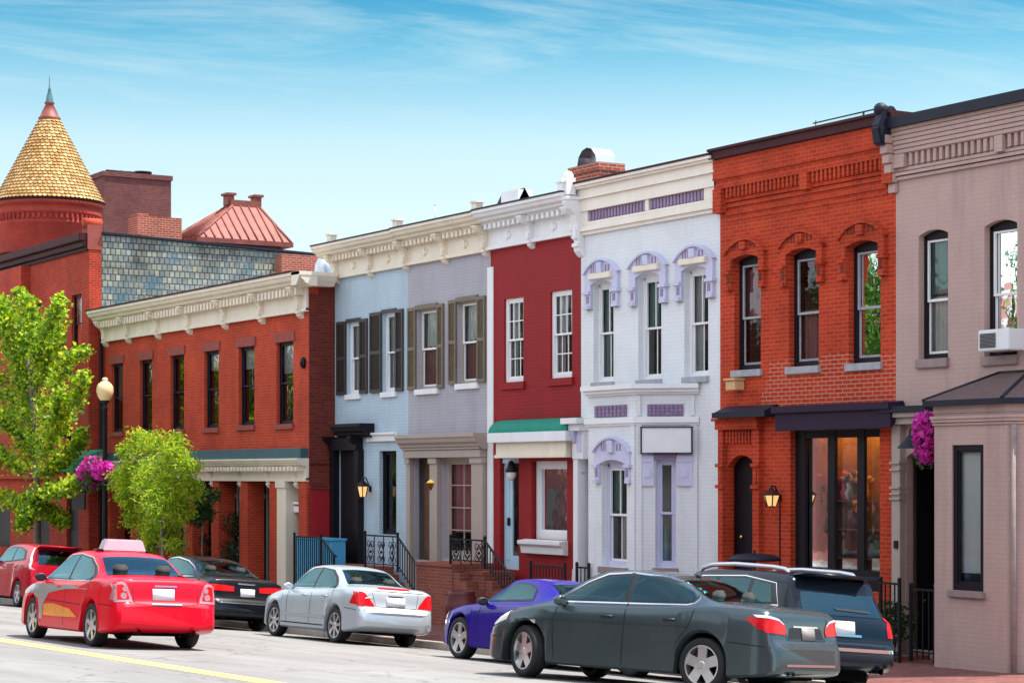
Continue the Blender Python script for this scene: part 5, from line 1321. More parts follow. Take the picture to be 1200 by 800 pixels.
class Car:
    def __init__(s, name, label, pos, heading, spec, body, group=None, yaw_front=0.0, cat='car'):
        s.sp = spec; s.L, s.W = spec['L'], spec['W']; s.bodymat = body; s.vs = spec.get('vs', 1.0)
        l, a = pos
        # stand on the cambered road
        e = .5; gx = (ground(l + e, a) - ground(l - e, a)) / (2 * e); gy = (ground(l, a + e) - ground(l, a - e)) / (2 * e)
        up = Vector((-gx, -gy, 1)).normalized()
        fw = Vector((math.sin(heading), math.cos(heading), 0)); fw = (fw - up * fw.dot(up)).normalized()
        lf = up.cross(fw)
        s.mat = Matrix((fw, lf, up)).transposed()
        s.root = thing(name, label, cat, (l, a, ground(l, a)), group)
        s.root.rotation_euler = s.mat.to_euler()
        s.yf = yaw_front
        s.make_body()
        s.wheels()
    def link(s, bm, name, mats, smooth=True, parent=None, label=None):
        me = bpy.data.meshes.new(name); bm.to_mesh(me); bm.free()
        for m in (mats if isinstance(mats, (list, tuple)) else [mats]): me.materials.append(m)
        if smooth: me.polygons.foreach_set('use_smooth', [True] * len(me.polygons))
        o = bpy.data.objects.new(name, me); COL.objects.link(o); o.parent = parent or s.root
        if label: o['label'] = label
        return o
    def section(s, x):
        sp = s.sp; w = s.W / 2 * s.fw(x); zb = s.fbot(x); zt = s.ftop(x); zs = min(s.fbelt(x), zt - .015); tw = min(s.W / 2 * s.ftw(x), w * .965)
        for xc in sp['axles']:
            d = abs(x - xc); ra = sp['arch']
            if d < ra: zb = max(zb, sp['r'] * s.vs + math.sqrt(ra * ra - d * d) * s.vs)
        zb = min(zb, zs - .05)
        pts = [(w * .80, zb), (w * .955, zb + .004), (w * .985, zb + .03)]
        n = 7; zl = zb + .035
        for i in range(n):
            z = zl + (zs - .012 - zl) * i / (n - 1); t = (z - .30) / max(.3, (zs - .30))
            bulge = 1 - .035 * max(0, t - .55) ** 2 / .2 - .02 * max(0, .25 - t)
            if abs(t - .72) < .09: bulge += .004
            pts.append((w * min(1, bulge) * (1 - .004 * i), z))
        sh = pts[-1][0]
        pts.append((sh * .985, zs)); pts.append((sh * .965, zs + .008 if zt - zs > .03 else zs + .004))
        cr = min(.055, (zt - zs) * .45); ze = zt - cr
        y0, z0 = pts[-1]
        tw = min(tw, y0 - .01)
        for i in range(1, 7):
            t = i / 6; bow = .018 * math.sin(math.pi * t) * min(1, (zt - zs) / .4)
            pts.append((y0 + (tw - y0) * t + bow, z0 + (ze - z0) * t))
        for i in range(1, 8):
            t = i / 7; pts.append((tw * math.cos(t * math.pi / 2) ** .9 if t < 1 else 0.0, ze + cr * math.sin(t * math.pi / 2)))
        return pts
    def make_body(s):
        sp = s.sp; k = s.vs
        V = lambda p: [(x, z * k) for x, z in p]
        s.ftop, s.fbelt, s.fbot, s.fw, s.ftw = pchip(V(sp['top'])), pchip(V(sp['belt'])), pchip(V(sp['bot'])), pchip(sp['wid']), pchip(sp['tw'])
        X = set()
        for key in ('top', 'belt', 'bot', 'wid', 'tw'):
            q = sp[key]
            for i in range(len(q) - 1):
                n = max(2, int((q[i + 1][0] - q[i][0]) / .12))
                for j in range(n + 1): X.add(round(q[i][0] + (q[i + 1][0] - q[i][0]) * j / n, 4))
        for xc in sp['axles']:
            for i in range(19): X.add(round(xc + sp['arch'] * math.cos(math.pi * i / 18), 4))
        X = sorted(x for x in X if 0 <= x <= s.L); Y = [X[0]]
        for x in X[1:]:
            if x - Y[-1] > .008: Y.append(x)
        bm = bmesh.new(); rows = []
        for x in Y:
            h = s.section(x); full = h + [(-y, z) for y, z in h[-2::-1]]
            rows.append([bm.verts.new((x - s.L / 2, y, z)) for y, z in full])
        for a, b in zip(rows, rows[1:]):
            for i in range(len(a) - 1): bm.faces.new((a[i], b[i], b[i + 1], a[i + 1]))
            bm.faces.new((a[-1], b[-1], b[0], a[0]))
        bm.faces.new(rows[0]); bm.faces.new(rows[-1][::-1])
        bmesh.ops.recalc_face_normals(bm, faces=bm.faces)
        for e in bm.edges:
            if len(e.link_faces) == 2 and e.calc_face_angle(0) > R(38): e.smooth = False
        s.bvh = BVHTree.FromBMesh(bm)
        s.body = s.link(bm, 'body', s.bodymat)
        # dark underside between the wheels
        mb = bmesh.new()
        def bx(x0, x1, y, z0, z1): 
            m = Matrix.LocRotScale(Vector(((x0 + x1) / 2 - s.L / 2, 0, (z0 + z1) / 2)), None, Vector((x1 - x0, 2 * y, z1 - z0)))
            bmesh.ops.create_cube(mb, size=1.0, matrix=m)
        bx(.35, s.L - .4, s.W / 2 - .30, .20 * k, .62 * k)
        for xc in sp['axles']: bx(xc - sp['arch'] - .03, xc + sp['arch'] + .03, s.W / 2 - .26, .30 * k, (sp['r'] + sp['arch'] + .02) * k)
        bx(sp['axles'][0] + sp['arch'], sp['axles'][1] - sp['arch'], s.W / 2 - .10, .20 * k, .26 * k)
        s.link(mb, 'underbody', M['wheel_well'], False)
    def wheels(s):
        sp = s.sp; r = sp['r'] * s.vs; tw = sp.get('tyre', .205)
        def ring(bm, prof, seg, cap=False):
            rows = [[bm.verts.new((rr * math.cos(2 * math.pi * k / seg), y, rr * math.sin(2 * math.pi * k / seg))) for k in range(seg)] for rr, y in prof]
            for a, b in zip(rows, rows[1:]):
                for k in range(seg): bm.faces.new((a[k], a[(k + 1) % seg], b[(k + 1) % seg], b[k]))
            if cap: bm.faces.new(rows[-1])
        rim = r * sp.get('rimf', .70); h = tw / 2
        for side in (1, -1):
            for i, xc in enumerate(sp['axles']):
                w = bpy.data.objects.new('wheel', None); COL.objects.link(w); w.parent = s.root; w.empty_display_size = .1
                w.location = (xc - s.L / 2, side * (s.W / 2 - h - .035), r)
                yaw = (s.yf if i == 1 else 0)
                w.rotation_euler = (0, 0, yaw)
                bm = bmesh.new()
                ring(bm, [(rim, -h * .8), (r * .86, -h), (r * .96, -h * .92), (r, -h * .7), (r, h * .7), (r * .96, h * .92), (r * .86, h), (rim * 1.02, h * .86), (rim * .98, h * .6)], 40)
                bmesh.ops.recalc_face_normals(bm, faces=bm.faces)
                s.link(bm, 'tyre', M['tyre'], True, w)
                bm = bmesh.new(); o = side
                ring(bm, [(rim * 1.0, o * h * .88), (rim * .93, o * h * .90), (rim * .90, o * h * .45), (rim * .86, -o * h * .3)], 40)
                ns = sp.get('spokes', 5)
                for k in range(ns):
                    a = 2 * math.pi * k / ns + .3
                    u = Vector((math.cos(a), 0, math.sin(a))); v = Vector((-math.sin(a), 0, math.cos(a)))
                    sw0, sw1 = sp.get('spw', (.050, .034))
                    c = []
                    for rr, ww, yy in ((rim * .10, sw0, .80), (rim * .45, (sw0 + sw1) / 2, .78), (rim * .93, sw1 * 1.3, .72)):
                        for sg in (-1, 1): c.append(bm.verts.new(u * rr + v * sg * ww + Vector((0, o * h * yy, 0))))
                        for sg in (-1, 1): c.append(bm.verts.new(u * rr + v * sg * ww * .9 + Vector((0, o * h * (yy - .35), 0))))
                    for j in (0, 4):
                        bm.faces.new((c[j], c[j + 1], c[j + 5], c[j + 4])); bm.faces.new((c[j], c[j + 4], c[j + 6], c[j + 2])); bm.faces.new((c[j + 1], c[j + 3], c[j + 7], c[j + 5]))
                hub = [(rim * .22, o * h * .78), (rim * .16, o * h * .86), (.005, o * h * .86)]
                ring(bm, hub, 16)
                bmesh.ops.recalc_face_normals(bm, faces=bm.faces)
                s.link(bm, 'rim', M[sp.get('rimmat', 'alloy')], False, w)
                bm = bmesh.new(); ring(bm, [(rim * .97, -o * h * .1), (rim * .4, -o * h * .05), (.002, -o * h * .05)], 28)
                s.link(bm, 'brake_disc', M['wheel_well'], True, w)
    # --- patches laid on the body skin
    def proj(s, p, d, off=.004):
        d = Vector(d).normalized(); p = Vector(p)
        hit = s.bvh.ray_cast(p - d * 8, d)
        if hit[0] is None:
            hit = s.bvh.find_nearest(p)
        n = hit[1] if hit[1].dot(d) < 0 else -hit[1]
        return hit[0] + n * off
    def patch(s, name, poly, view, mat, off=.004, parent=None, res=.07, thick=.0, smooth=True):
        """polygon drawn in side ('L','R'), 'rear', 'front' or 'top' view and laid onto the skin. side coords (x from tail, z), rear (y, z), top (x, y)"""
        k = s.vs
        if view in 'LR':
            q = []
            for a, b in poly:
                while a < .5 and s.ftop(a) < b * k + .02: a += .01
                q.append((a, b))
            poly = q
        if view in ('rear', 'front'):
            lim = s.W / 2 * s.fw(.15) * .985
            poly = [(max(-lim, min(lim, a)), b) for a, b in poly]
        bm = bmesh.new()
        to3 = {'L': lambda a, b: ((a - s.L / 2, 3, b * k), (0, -1, 0)), 'R': lambda a, b: ((a - s.L / 2, -3, b * k), (0, 1, 0)),
               'rear': lambda a, b: ((-s.L, a, b * k), (1, 0, 0)), 'front': lambda a, b: ((s.L, a, b * k), (-1, 0, 0)),
               'top': lambda a, b: ((a - s.L / 2, b, 4), (0, 0, -1)), 'rl': lambda a, b: ((-s.L / 2 + .2 + a * .7071 - 2, s.W / 2 - .2 + a * .7071 + 2, b * k), (.7071, -.7071, 0)),
               'rr': lambda a, b: ((-s.L / 2 + .2 + a * .7071 - 2, -(s.W / 2 - .2 + a * .7071) - 2, b * k), (.7071, .7071, 0))}[view]
        vs = [bm.verts.new((a, b, 0)) for a, b in poly]
        f = bm.faces.new(vs)
        bmesh.ops.triangulate(bm, faces=[f])
        for _ in range(6):
            es = [e for e in bm.edges if e.calc_length() > res]
            if not es: break
            bmesh.ops.subdivide_edges(bm, edges=es, cuts=1)
            bmesh.ops.triangulate(bm, faces=[f for f in bm.faces if len(f.verts) > 3])
        for v in bm.verts:
            p, d = to3(v.co.x, v.co.y)
            d = Vector(d)
            hit = s.bvh.ray_cast(Vector(p), d)
            if hit[0] is None:
                hit = s.bvh.find_nearest(Vector(p) + d * (s.W if view in 'LR' else s.L))
            nn = hit[1]
            if nn.dot(d) > 0: nn = -nn
            v.co = hit[0] + nn * off
        bmesh.ops.recalc_face_normals(bm, faces=bm.faces)
        # make the patch face outwards
        dd = Vector(to3(*poly[0])[1])
        if sum(f.normal.dot(dd) * f.calc_area() for f in bm.faces) > 0: bmesh.ops.reverse_faces(bm, faces=bm.faces)
        return s.link(bm, name, M[mat] if isinstance(mat, str) else mat, smooth, parent)
    def cut(s, o, poly, view):
        """saw a window opening out of a panel"""
        k = s.vs; bm = bmesh.new(); bm.from_mesh(o.data)
        pts = [(a - s.L / 2, b * k) if view in 'LR' else ((a - s.L / 2, b) if view == 'top' else (a, b * k)) for a, b in poly]
        co = {'L': lambda v: (v.x, v.z), 'R': lambda v: (v.x, v.z), 'top': lambda v: (v.x, v.y), 'rear': lambda v: (v.y, v.z)}[view]
        side = {'L': lambda f: f.calc_center_median().y > .15 and f.normal.y > .1, 'R': lambda f: f.calc_center_median().y < -.15 and f.normal.y < -.1,
                'top': lambda f: f.normal.z > .12 and f.calc_center_median().z > .7, 'rear': lambda f: f.normal.x < -.12 and f.calc_center_median().x < -s.L / 2 + .9}[view]
        ext = {'L': Vector((0, 1, 0)), 'R': Vector((0, 1, 0)), 'top': Vector((0, 0, 1)), 'rear': Vector((1, 0, 0))}[view]
        back = {'L': lambda p: Vector((p[0], 0, p[1])), 'R': lambda p: Vector((p[0], 0, p[1])), 'top': lambda p: Vector((p[0], p[1], 0)), 'rear': lambda p: Vector((0, p[0], p[1]))}[view]
        lo = (min(p[0] for p in pts) - .02, min(p[1] for p in pts) - .02); hi = (max(p[0] for p in pts) + .02, max(p[1] for p in pts) + .02)
        def near(f):
            cs = [co(v.co) for v in f.verts]
            return side(f) and max(c[0] for c in cs) > lo[0] and min(c[0] for c in cs) < hi[0] and max(c[1] for c in cs) > lo[1] and min(c[1] for c in cs) < hi[1]
        n = len(pts)
        for i in range(n):
            a, b = back(pts[i]), back(pts[(i + 1) % n]); d = (b - a).normalized(); nn = d.cross(ext)
            fs = [f for f in bm.faces if near(f)]
            es = {e for f in fs for e in f.edges}; vs = {v for f in fs for v in f.verts}
            bmesh.ops.bisect_plane(bm, geom=list(vs) + list(es) + fs, plane_co=a, plane_no=nn, dist=1e-5)
        def inside(q):
            r = False
            for i in range(n):
                (x0, y0), (x1, y1) = pts[i], pts[(i + 1) % n]
                if (y0 > q[1]) != (y1 > q[1]) and q[0] < (x1 - x0) * (q[1] - y0) / (y1 - y0) + x0: r = not r
            return r
        kill = [f for f in bm.faces if side(f) and inside(co(f.calc_center_median()))]
        bmesh.ops.delete(bm, geom=kill, context='FACES')
        bm.to_mesh(o.data); bm.free()
    def glaze(s, polys, view):
        for p in polys:
            s.cut(s.body, shrink(p, .012), view)
            s.patch('side_window' if view in 'LR' else 'rear_window', p, view, 'car_glass', off=.008, res=.09)
    def cabin(s, seats, roof):
        """seats, shelf and dashboard that show through the glass"""
        k = s.vs
        for x, ys, z, name in seats:
            for y in ys:
                w = .50 if len(ys) > 1 else 1.25
                bm = bmesh.new()
                def bx(cx, cy, cz, sx, sy, sz, rot=0):
                    r = bmesh.ops.create_cube(bm, size=1.0)
                    for v in r['verts']:
                        q = Vector((v.co.x * sx, v.co.y * sy * (.9 if v.co.z > 0 else 1), v.co.z * sz))
                        q = Matrix.Rotation(rot, 3, 'Y') @ q; v.co = q + Vector((cx, cy, cz))
                bx(x - s.L / 2 + .22, y, z * k - .48, .5, w, .16)
                bx(x - s.L / 2 - .06, y, z * k - .20, .14, w, .62, R(-14))
                for yy in ((y,) if len(ys) > 1 else (y - .36, y + .36)): bx(x - s.L / 2 - .15, yy, z * k + .17, .09, .26, .17, R(-14))
                bmesh.ops.bevel(bm, geom=bm.edges[:], offset=.03, segments=2, affect='EDGES', clamp_overlap=True)
                s.link(bm, name, M['seat_cloth'])
        bm = bmesh.new(); x0, x1 = s.sp['axles'][0] - .1, s.sp['axles'][1] - .45
        m = Matrix.LocRotScale(Vector(((x0 + x1) / 2 - s.L / 2, 0, .44 * k)), None, Vector((x1 - x0, s.W - .3, .1))); bmesh.ops.create_cube(bm, size=1.0, matrix=m)
        zs = s.fbelt(s.sp['axles'][0]) - .05
        m = Matrix.LocRotScale(Vector((s.sp['axles'][0] - .05 - s.L / 2, 0, zs)), None, Vector((.75, s.W - .36, .05))); bmesh.ops.create_cube(bm, size=1.0, matrix=m)
        xd = s.sp['axles'][1] - .55; m = Matrix.LocRotScale(Vector((xd - s.L / 2, 0, s.fbelt(xd) - .12)), None, Vector((.5, s.W - .34, .22))); bmesh.ops.create_cube(bm, size=1.0, matrix=m)
        s.link(bm, 'cabin_floor', M['cabin'], False)
    def both(s, name, poly, mat, **kw):
        return s.patch(name, poly, 'L', mat, **kw), s.patch(name, poly, 'R', mat, **kw)
    def line(s, pts, w, view, mat='seam', name='panel_gap', off=.003, parent=None):
        """thin ribbon along a polyline"""
        L, Rr = [], []
        for i, p in enumerate(pts):
            a, b = Vector(pts[max(i - 1, 0)]), Vector(pts[min(i + 1, len(pts) - 1)])
            d = (b - a).normalized(); nrm = Vector((-d.y, d.x)) * w / 2
            L.append(tuple(Vector(p) + nrm)); Rr.append(tuple(Vector(p) - nrm))
        return s.patch(name, L + Rr[::-1], view, mat, off=off, parent=parent, res=.12)
    def blk(s, name, c, size, mat, bev=.02, rot=(0, 0, 0), parent=None, label=None):
        bm = bmesh.new()
        bmesh.ops.create_cube(bm, size=1.0)
        for v in bm.verts: v.co = Vector((v.co.x * size[0], v.co.y * size[1], v.co.z * size[2]))
        if bev: bmesh.ops.bevel(bm, geom=bm.edges[:], offset=bev, segments=3, affect='EDGES', clamp_overlap=True)
        o = s.link(bm, name, M[mat] if isinstance(mat, str) else mat, True, parent, label)
        o.location = (c[0] - s.L / 2, c[1], c[2] * s.vs); o.rotation_euler = rot
        return o
    def mirror(s, x, z, mat, size=(.13, .20, .14)):
        for sd in (1, -1):
            bm = bmesh.new(); bmesh.ops.create_uvsphere(bm, u_segments=16, v_segments=10, radius=.5)
            for v in bm.verts:
                v.co = Vector((max(v.co.x, -.22) * size[0] * 1.5, v.co.y * size[1], v.co.z * size[2]))
            o = s.link(bm, 'wing_mirror', mat if not isinstance(mat, str) else M[mat])
            y = s.proj((x - s.L / 2, sd * 3, z * s.vs), (0, -sd, 0))[1]
            o.location = (x - s.L / 2, y + sd * (size[1] * .5 + .03), z * s.vs)
            st = s.blk('mirror_stalk', (0, 0, 0), (.06, .10, .04), 'rubber_trim', .01, (0, 0, 0), o)
            st.location = (0, -sd * size[1] * .55, -.02)
    def handle(s, x, z, mat='chrome', w=.2):
        for sd in (1, -1):
            p = s.proj((x - s.L / 2, sd * 3, z * s.vs), (0, -sd, 0), .012)
            o = s.blk('door_handle', (0, 0, 0), (w, .03, .035), mat, .012); o.location = p
    def plate(s, y, z, w, h, mat='plate_white', lab=None):
        p = s.proj((-s.L, y, z * s.vs), (1, 0, 0), .012); hit = s.bvh.ray_cast(Vector((-s.L, y, z * s.vs)), Vector((1, 0, 0)))
        o = s.blk('number_plate', (0, 0, 0), (.012, w, h * s.vs), mat, .004, (0, 0, 0), None, lab)
        o.location = p
        n = hit[1]; n = n if n.x < 0 else -n
        o.rotation_euler = (0, math.atan2(n.z, -n.x) * 1.0, 0)
    def exhaust(s, y, z, r=.04, x=.12):
        bm = bmesh.new(); bmesh.ops.create_cone(bm, cap_ends=False, segments=14, radius1=r, radius2=r, depth=.22, matrix=Matrix.Rotation(R(90), 4, 'Y'))
        o = s.link(bm, 'exhaust_pipe', M['chrome']); o.location = (x - s.L / 2, y, z * s.vs)
def place(rl, fl=None, spec=None, heading=None):
    """centre position and heading from where the left tyres meet the road in the photo"""
    a = Vector(on_road(*rl))
    if heading is None:
        b = Vector(on_road(*fl)); d = b - a; heading = math.atan2(d.x, d.y)
    f = Vector((math.sin(heading), math.cos(heading))); r = Vector((f.y, -f.x))
    c = a + f * (spec['L'] / 2 - spec['axles'][0]) + r * (spec['W'] / 2 - .09)
    return (c.x, c.y), heading
def column_on(l, x, dz=0):
    t = (x - 600) / PF
    return l * (CS - SN * t) / (SN + CS * t)
def shrink(poly, d):
    c = Vector((sum(p[0] for p in poly) / len(poly), sum(p[1] for p in poly) / len(poly)))
    out = []
    sgn = sum(poly[i - 1][0] * p[1] - p[0] * poly[i - 1][1] for i, p in enumerate(poly))
    for i, p in enumerate(poly):
        a, b, q = Vector(poly[i - 1]), Vector(poly[(i + 1) % len(poly)]), Vector(p)
        d1, d2 = (q - a).normalized(), (b - q).normalized()
        n1, n2 = Vector((-d1.y, d1.x)), Vector((-d2.y, d2.x))
        n = (n1 + n2)
        n = n.normalized() if n.length > 1e-6 else n1
        if sgn < 0: n = -n
        out.append(tuple(q + n * d / max(.45, abs(n.dot(n1)))))
    return out
def grow(poly, d):
    c = Vector((sum(p[0] for p in poly) / len(poly), sum(p[1] for p in poly) / len(poly)))
    sx = 1 + 2 * d / (max(p[0] for p in poly) - min(p[0] for p in poly)); sz = 1 + 2 * d / (max(p[1] for p in poly) - min(p[1] for p in poly))
    return [(c.x + (p[0] - c.x) * sx, c.y + (p[1] - c.y) * sz) for p in poly]
def side_glass(c, polys, trim=None, tw=.022, back='rubber_trim', outline=None):
    """windows on both flanks: dark surround with the panes sawn out of it, then the glass"""
    for v in ('L', 'R'):
        if outline:
            if trim:
                t = c.patch('window_trim', grow(outline, tw), v, trim, off=.003, res=.1); c.cut(t, shrink(outline, .01), v)
            sr = c.patch('window_surround', outline, v, back, off=.005, res=.1)
            for p in polys: c.cut(sr, p, v)
        c.glaze(polys, v)
    sp = c.sp; xf = sp.get('front_seat', sp['axles'][0] + (sp['axles'][1] - sp['axles'][0]) * .50); xr = sp['axles'][0] + .28
    zt = max(z for x, z in sp['top'])
    c.cabin([(xf, (.37, -.37), zt - .43, 'front_seat'), (xr, (0,), zt - .46, 'rear_seat')], zt)

# ---- silver saloon -----------------------------------------------------
VS = 1.06
SIL = dict(L=4.53, W=1.75, r=.315, arch=.375, axles=(1.00, 3.72), vs=VS, spokes=7, spw=(.03, .024), rimf=.74,
    top=[(0, .60), (.05, .66), (.10, .72), (.15, .93), (.21, 1.02), (.30, 1.05), (.85, 1.075), (1.05, 1.13), (1.45, 1.335), (1.75, 1.405), (2.15, 1.43), (2.6, 1.40), (2.95, 1.27), (3.40, 1.00), (3.6, .955), (4.1, .86), (4.36, .75), (4.46, .62), (4.53, .50)],
    belt=[(0, .56), (.10, .68), (.2, .975), (.8, 1.02), (1.3, .985), (2.0, .945), (3.3, .90), (4.0, .79), (4.36, .68), (4.53, .44)],
    bot=[(0, .40), (.06, .34), (.3, .25), (.8, .21), (4.0, .20), (4.35, .22), (4.53, .30)],
    wid=[(0, .80), (.04, .86), (.10, .92), (.25, .965), (.7, .99), (1.5, 1), (3.3, 1), (3.9, .98), (4.2, .93), (4.4, .82), (4.53, .62)],
    tw=[(0, .78), (.3, .81), (.9, .80), (1.45, .66), (2.2, .65), (2.8, .66), (3.4, .74), (4.2, .72), (4.53, .5)])
M['silver_paint'] = paint('silver_paint', (.50, .56, .61), .5, .30)
M['silver_paint_trim'] = plain('light_window_trim', (.5, .52, .54), .3, 0, metal=.6)
pos, hd_ = place((401, 753), None, SIL, 0.0)
pos = (min(pos[0], KERB - .08 - SIL['W'] / 2), pos[1])
c = Car('silver_sedan', 'silver saloon car parked at the kerb in the sunlight, with triangular red tail lamps', pos, hd_, SIL, M['silver_paint'], 'cars parked along the kerb')
OL = [(1.02, .99), (1.35, 1.20), (1.62, 1.325), (2.1, 1.36), (2.5, 1.335), (2.85, 1.20), (3.22, .965), (2.1, .975)]
side_glass(c, [[(1.12, 1.0), (1.40, 1.185), (1.66, 1.30), (2.02, 1.335), (2.02, .985)], [(2.10, .985), (2.10, 1.335), (2.48, 1.31), (2.80, 1.18), (3.12, .975)]], 'silver_paint_trim', .018, 'rubber_trim', OL)
c.glaze([[(.93, -.62), (1.50, -.50), (1.50, .50), (.93, .62)]], 'top')
c.glaze([[(2.75, -.54), (3.33, -.64), (3.33, .64), (2.75, .54)]], 'top')
for sd in (1, -1):
    tp = [(sd * .86, .70), (sd * .46, .70), (sd * .50, .76), (sd * .66, .93), (sd * .72, .955), (sd * .86, .95)]
    c.patch('tail_lamp', tp, 'rear', 'red_lens', off=.012, res=.05)
    c.patch('tail_lamp', [(.05, .72), (.40, .735), (.30, .93), (.16, .95)], 'L' if sd > 0 else 'R', 'red_lens', off=.010, res=.05)
    c.patch('headlamp', [(4.16, .66), (4.42, .62), (4.38, .74), (4.18, .79)], 'L' if sd > 0 else 'R', 'pale_lens', off=.008, res=.05)
    c.line([(.66, .84), (.50, .875)], .016, 'rear', 'pale_lens', 'lamp_stripe', .016) if sd > 0 else None
for z, w in ((.30, .02), (.45, .05)): c.line([(1.42, z), (3.30, z)], w, 'L', 'seam' if z < .4 else 'silver_paint_trim', 'side_moulding', .008); c.line([(1.42, z), (3.30, z)], w, 'R', 'seam' if z < .4 else 'silver_paint_trim', 'side_moulding', .008)
for v in ('L', 'R'):
    c.line([(2.06, .30), (2.05, .97)], .012, v); c.line([(3.08, .30), (3.13, .70), (3.1, .95)], .012, v); c.line([(1.12, .98), (1.16, .75), (1.36, .55)], .012, v)
    c.line([(.0, .62), (.6, .655)], .012, v)
c.line([(-.50, .955), (-.44, .70), (.44, .70), (.50, .955)], .012, 'rear'); c.line([(-.62, .985), (.62, .985)], .012, 'rear')
c.line([(-.70, .60), (.70, .60)], .02, 'rear', 'silver_paint_trim', 'bumper_strip', .008)
c.plate(0, .80, .40, .155); c.mirror(3.02, .97, M['silver_paint']); c.handle(1.42, .84, 'silver_paint_trim'); c.handle(2.36, .83, 'silver_paint_trim')
c.line([(-.16, .895), (.16, .895)], .025, 'rear', 'chrome', 'boot_handle', .012)
c.line([(-.34, 1.03), (.34, 1.03)], .03, 'rear', 'red_lens', 'brake_lamp', .01)

# ---- red and silver taxi -------------------------------------------------
TX = dict(L=4.82, W=1.80, r=.33, arch=.385, axles=(1.02, 3.82), vs=1.03, spokes=6, spw=(.045, .03), rimf=.72,
    top=[(0, .66), (.05, .70), (.09, .76), (.13, 1.00), (.18, 1.06), (.30, 1.075), (.80, 1.095), (1.0, 1.13), (1.5, 1.375), (1.85, 1.45), (2.25, 1.47), (2.7, 1.44), (3.1, 1.30), (3.62, 1.02), (3.8, .97), (4.35, .86), (4.62, .74), (4.75, .60), (4.82, .50)],
    belt=[(0, .60), (.09, .70), (.18, 1.0), (.9, 1.035), (1.4, 1.0), (2.0, .97), (3.5, .93), (4.3, .79), (4.62, .66), (4.82, .44)],
    bot=[(0, .36), (.06, .31), (.4, .24), (.9, .20), (4.2, .19), (4.6, .20), (4.82, .28)],
    wid=[(0, .84), (.04, .89), (.10, .93), (.25, .965), (.8, .99), (1.6, 1), (3.6, 1), (4.2, .97), (4.5, .91), (4.7, .8), (4.82, .62)],
    tw=[(0, .78), (.3, .80), (.85, .79), (1.5, .67), (2.3, .66), (3.0, .67), (3.62, .76), (4.4, .72), (4.82, .5)])
M['taxi_red'] = paint('taxi_red_paint', (.72, .004, .022), 0.0, .35)
M['taxi_silver'] = plain('silver_sweep_vinyl', (.42, .42, .44), .35, .05, 5, metal=.4, coat=.6)
M['taxi_yellow'] = plain('orange_yellow_vinyl', (.80, .30, .02), .4, .2, 6, coat=.5)
M['sign_pink'] = plain('pale_roof_sign', (.50, .41, .46), .4, .05, 6)
pos, hd_ = place((108, 757), None, TX, 0.0)
c = Car('taxi', 'bright red taxi with a silver side sweep and a pale roof sign', pos, hd_, TX, M['taxi_red'], cat='taxi')
OL = [(1.0, 1.01), (1.36, 1.22), (1.68, 1.345), (2.2, 1.395), (2.65, 1.37), (3.0, 1.24), (3.50, .985), (2.2, .985)]
side_glass(c, [[(1.12, 1.02), (1.40, 1.20), (1.70, 1.32), (2.14, 1.37), (2.14, 1.0)], [(2.22, 1.0), (2.22, 1.37), (2.62, 1.345), (2.95, 1.22), (3.40, .995)]], 'taxi_silver', .014, 'rubber_trim', OL)
c.glaze([[(.88, -.66), (1.52, -.54), (1.52, .54), (.88, .66)]], 'top')
c.glaze([[(2.92, -.56), (3.55, -.67), (3.55, .67), (2.92, .56)]], 'top')
for sd in (1, -1):
    v = 'L' if sd > 0 else 'R'
    tl = [(sd * .83, .70), (sd * .55, .71), (sd * .57, .80), (sd * .64, .97), (sd * .70, 1.01), (sd * .83, .99)]
    c.patch('tail_lamp', tl, 'rear', 'smoke_lens', off=.010, res=.05); c.patch('lamp_inset', shrink(tl, .04), 'rear', 'red_lens', off=.014, res=.05)
    c.patch('tail_lamp', [(.06, .72), (.24, .74), (.18, .97), (.10, .99)], v, 'smoke_lens', off=.009, res=.05)
    for z, rr in ((.80, .05), (.90, .04)):
        poly = [(sd * (.69 - (z - .79) * .2) + rr * math.cos(t * math.pi / 6), z + rr * math.sin(t * math.pi / 6)) for t in range(12)]
        c.patch('lamp_roundel', poly, 'rear', 'smoke_lens', off=.018, res=.05)
    c.patch('headlamp', [(4.42, .66), (4.68, .61), (4.62, .76), (4.42, .80)], v, 'pale_lens', off=.008, res=.05)
    c.patch('side_sweep', [(1.12, .865), (1.9, .90), (3.0, .905), (3.9, .875), (4.40, .75), (4.30, .70), (3.82, .745), (3.46, .66), (3.38, .50), (3.36, .34), (3.22, .34), (3.2, .58), (2.95, .76), (2.2, .84)], v, 'taxi_silver', off=.005, res=.08)
    c.patch('side_flash', [(1.55, .42), (2.6, .40), (3.18, .40), (3.16, .58), (2.7, .60), (1.9, .54)], v, 'taxi_yellow', off=.006, res=.08)
    c.line([(2.20, .28), (2.18, .98)], .012, v); c.line([(3.30, .28), (3.36, .7), (3.32, .97)], .012, v); c.line([(1.10, 1.0), (1.16, .78), (1.38, .55)], .012, v); c.line([(1.42, .62), (3.4, .66)], .012, v)
    c.line([(.0, .64), (.66, .66)], .012, v)
c.line([(-.56, 1.03), (-.52, .70), (-.30, .665), (.30, .665), (.52, .70), (.56, 1.03)], .012, 'rear'); c.line([(-.25, .685), (.25, .685)], .02, 'rear', 'chrome', 'bumper_strip', .006)
c.line([(-.18, .955), (.18, .955)], .022, 'rear', 'chrome', 'boot_handle', .01)
c.plate(.04, .83, .36, .17); c.mirror(3.34, 1.0, 'rubber_trim'); c.handle(1.55, .89, 'taxi_red'); c.handle(2.52, .88, 'taxi_red'); c.exhaust(.45, .27); c.exhaust(-.45, .27)
bm = bmesh.new(); bmesh.ops.create_cube(bm, size=1.0)
for v in bm.verts:
    t = .82 if v.co.z > 0 else 1.0; v.co = Vector((v.co.x * .28 * t, v.co.y * .74 * t, v.co.z * .20))
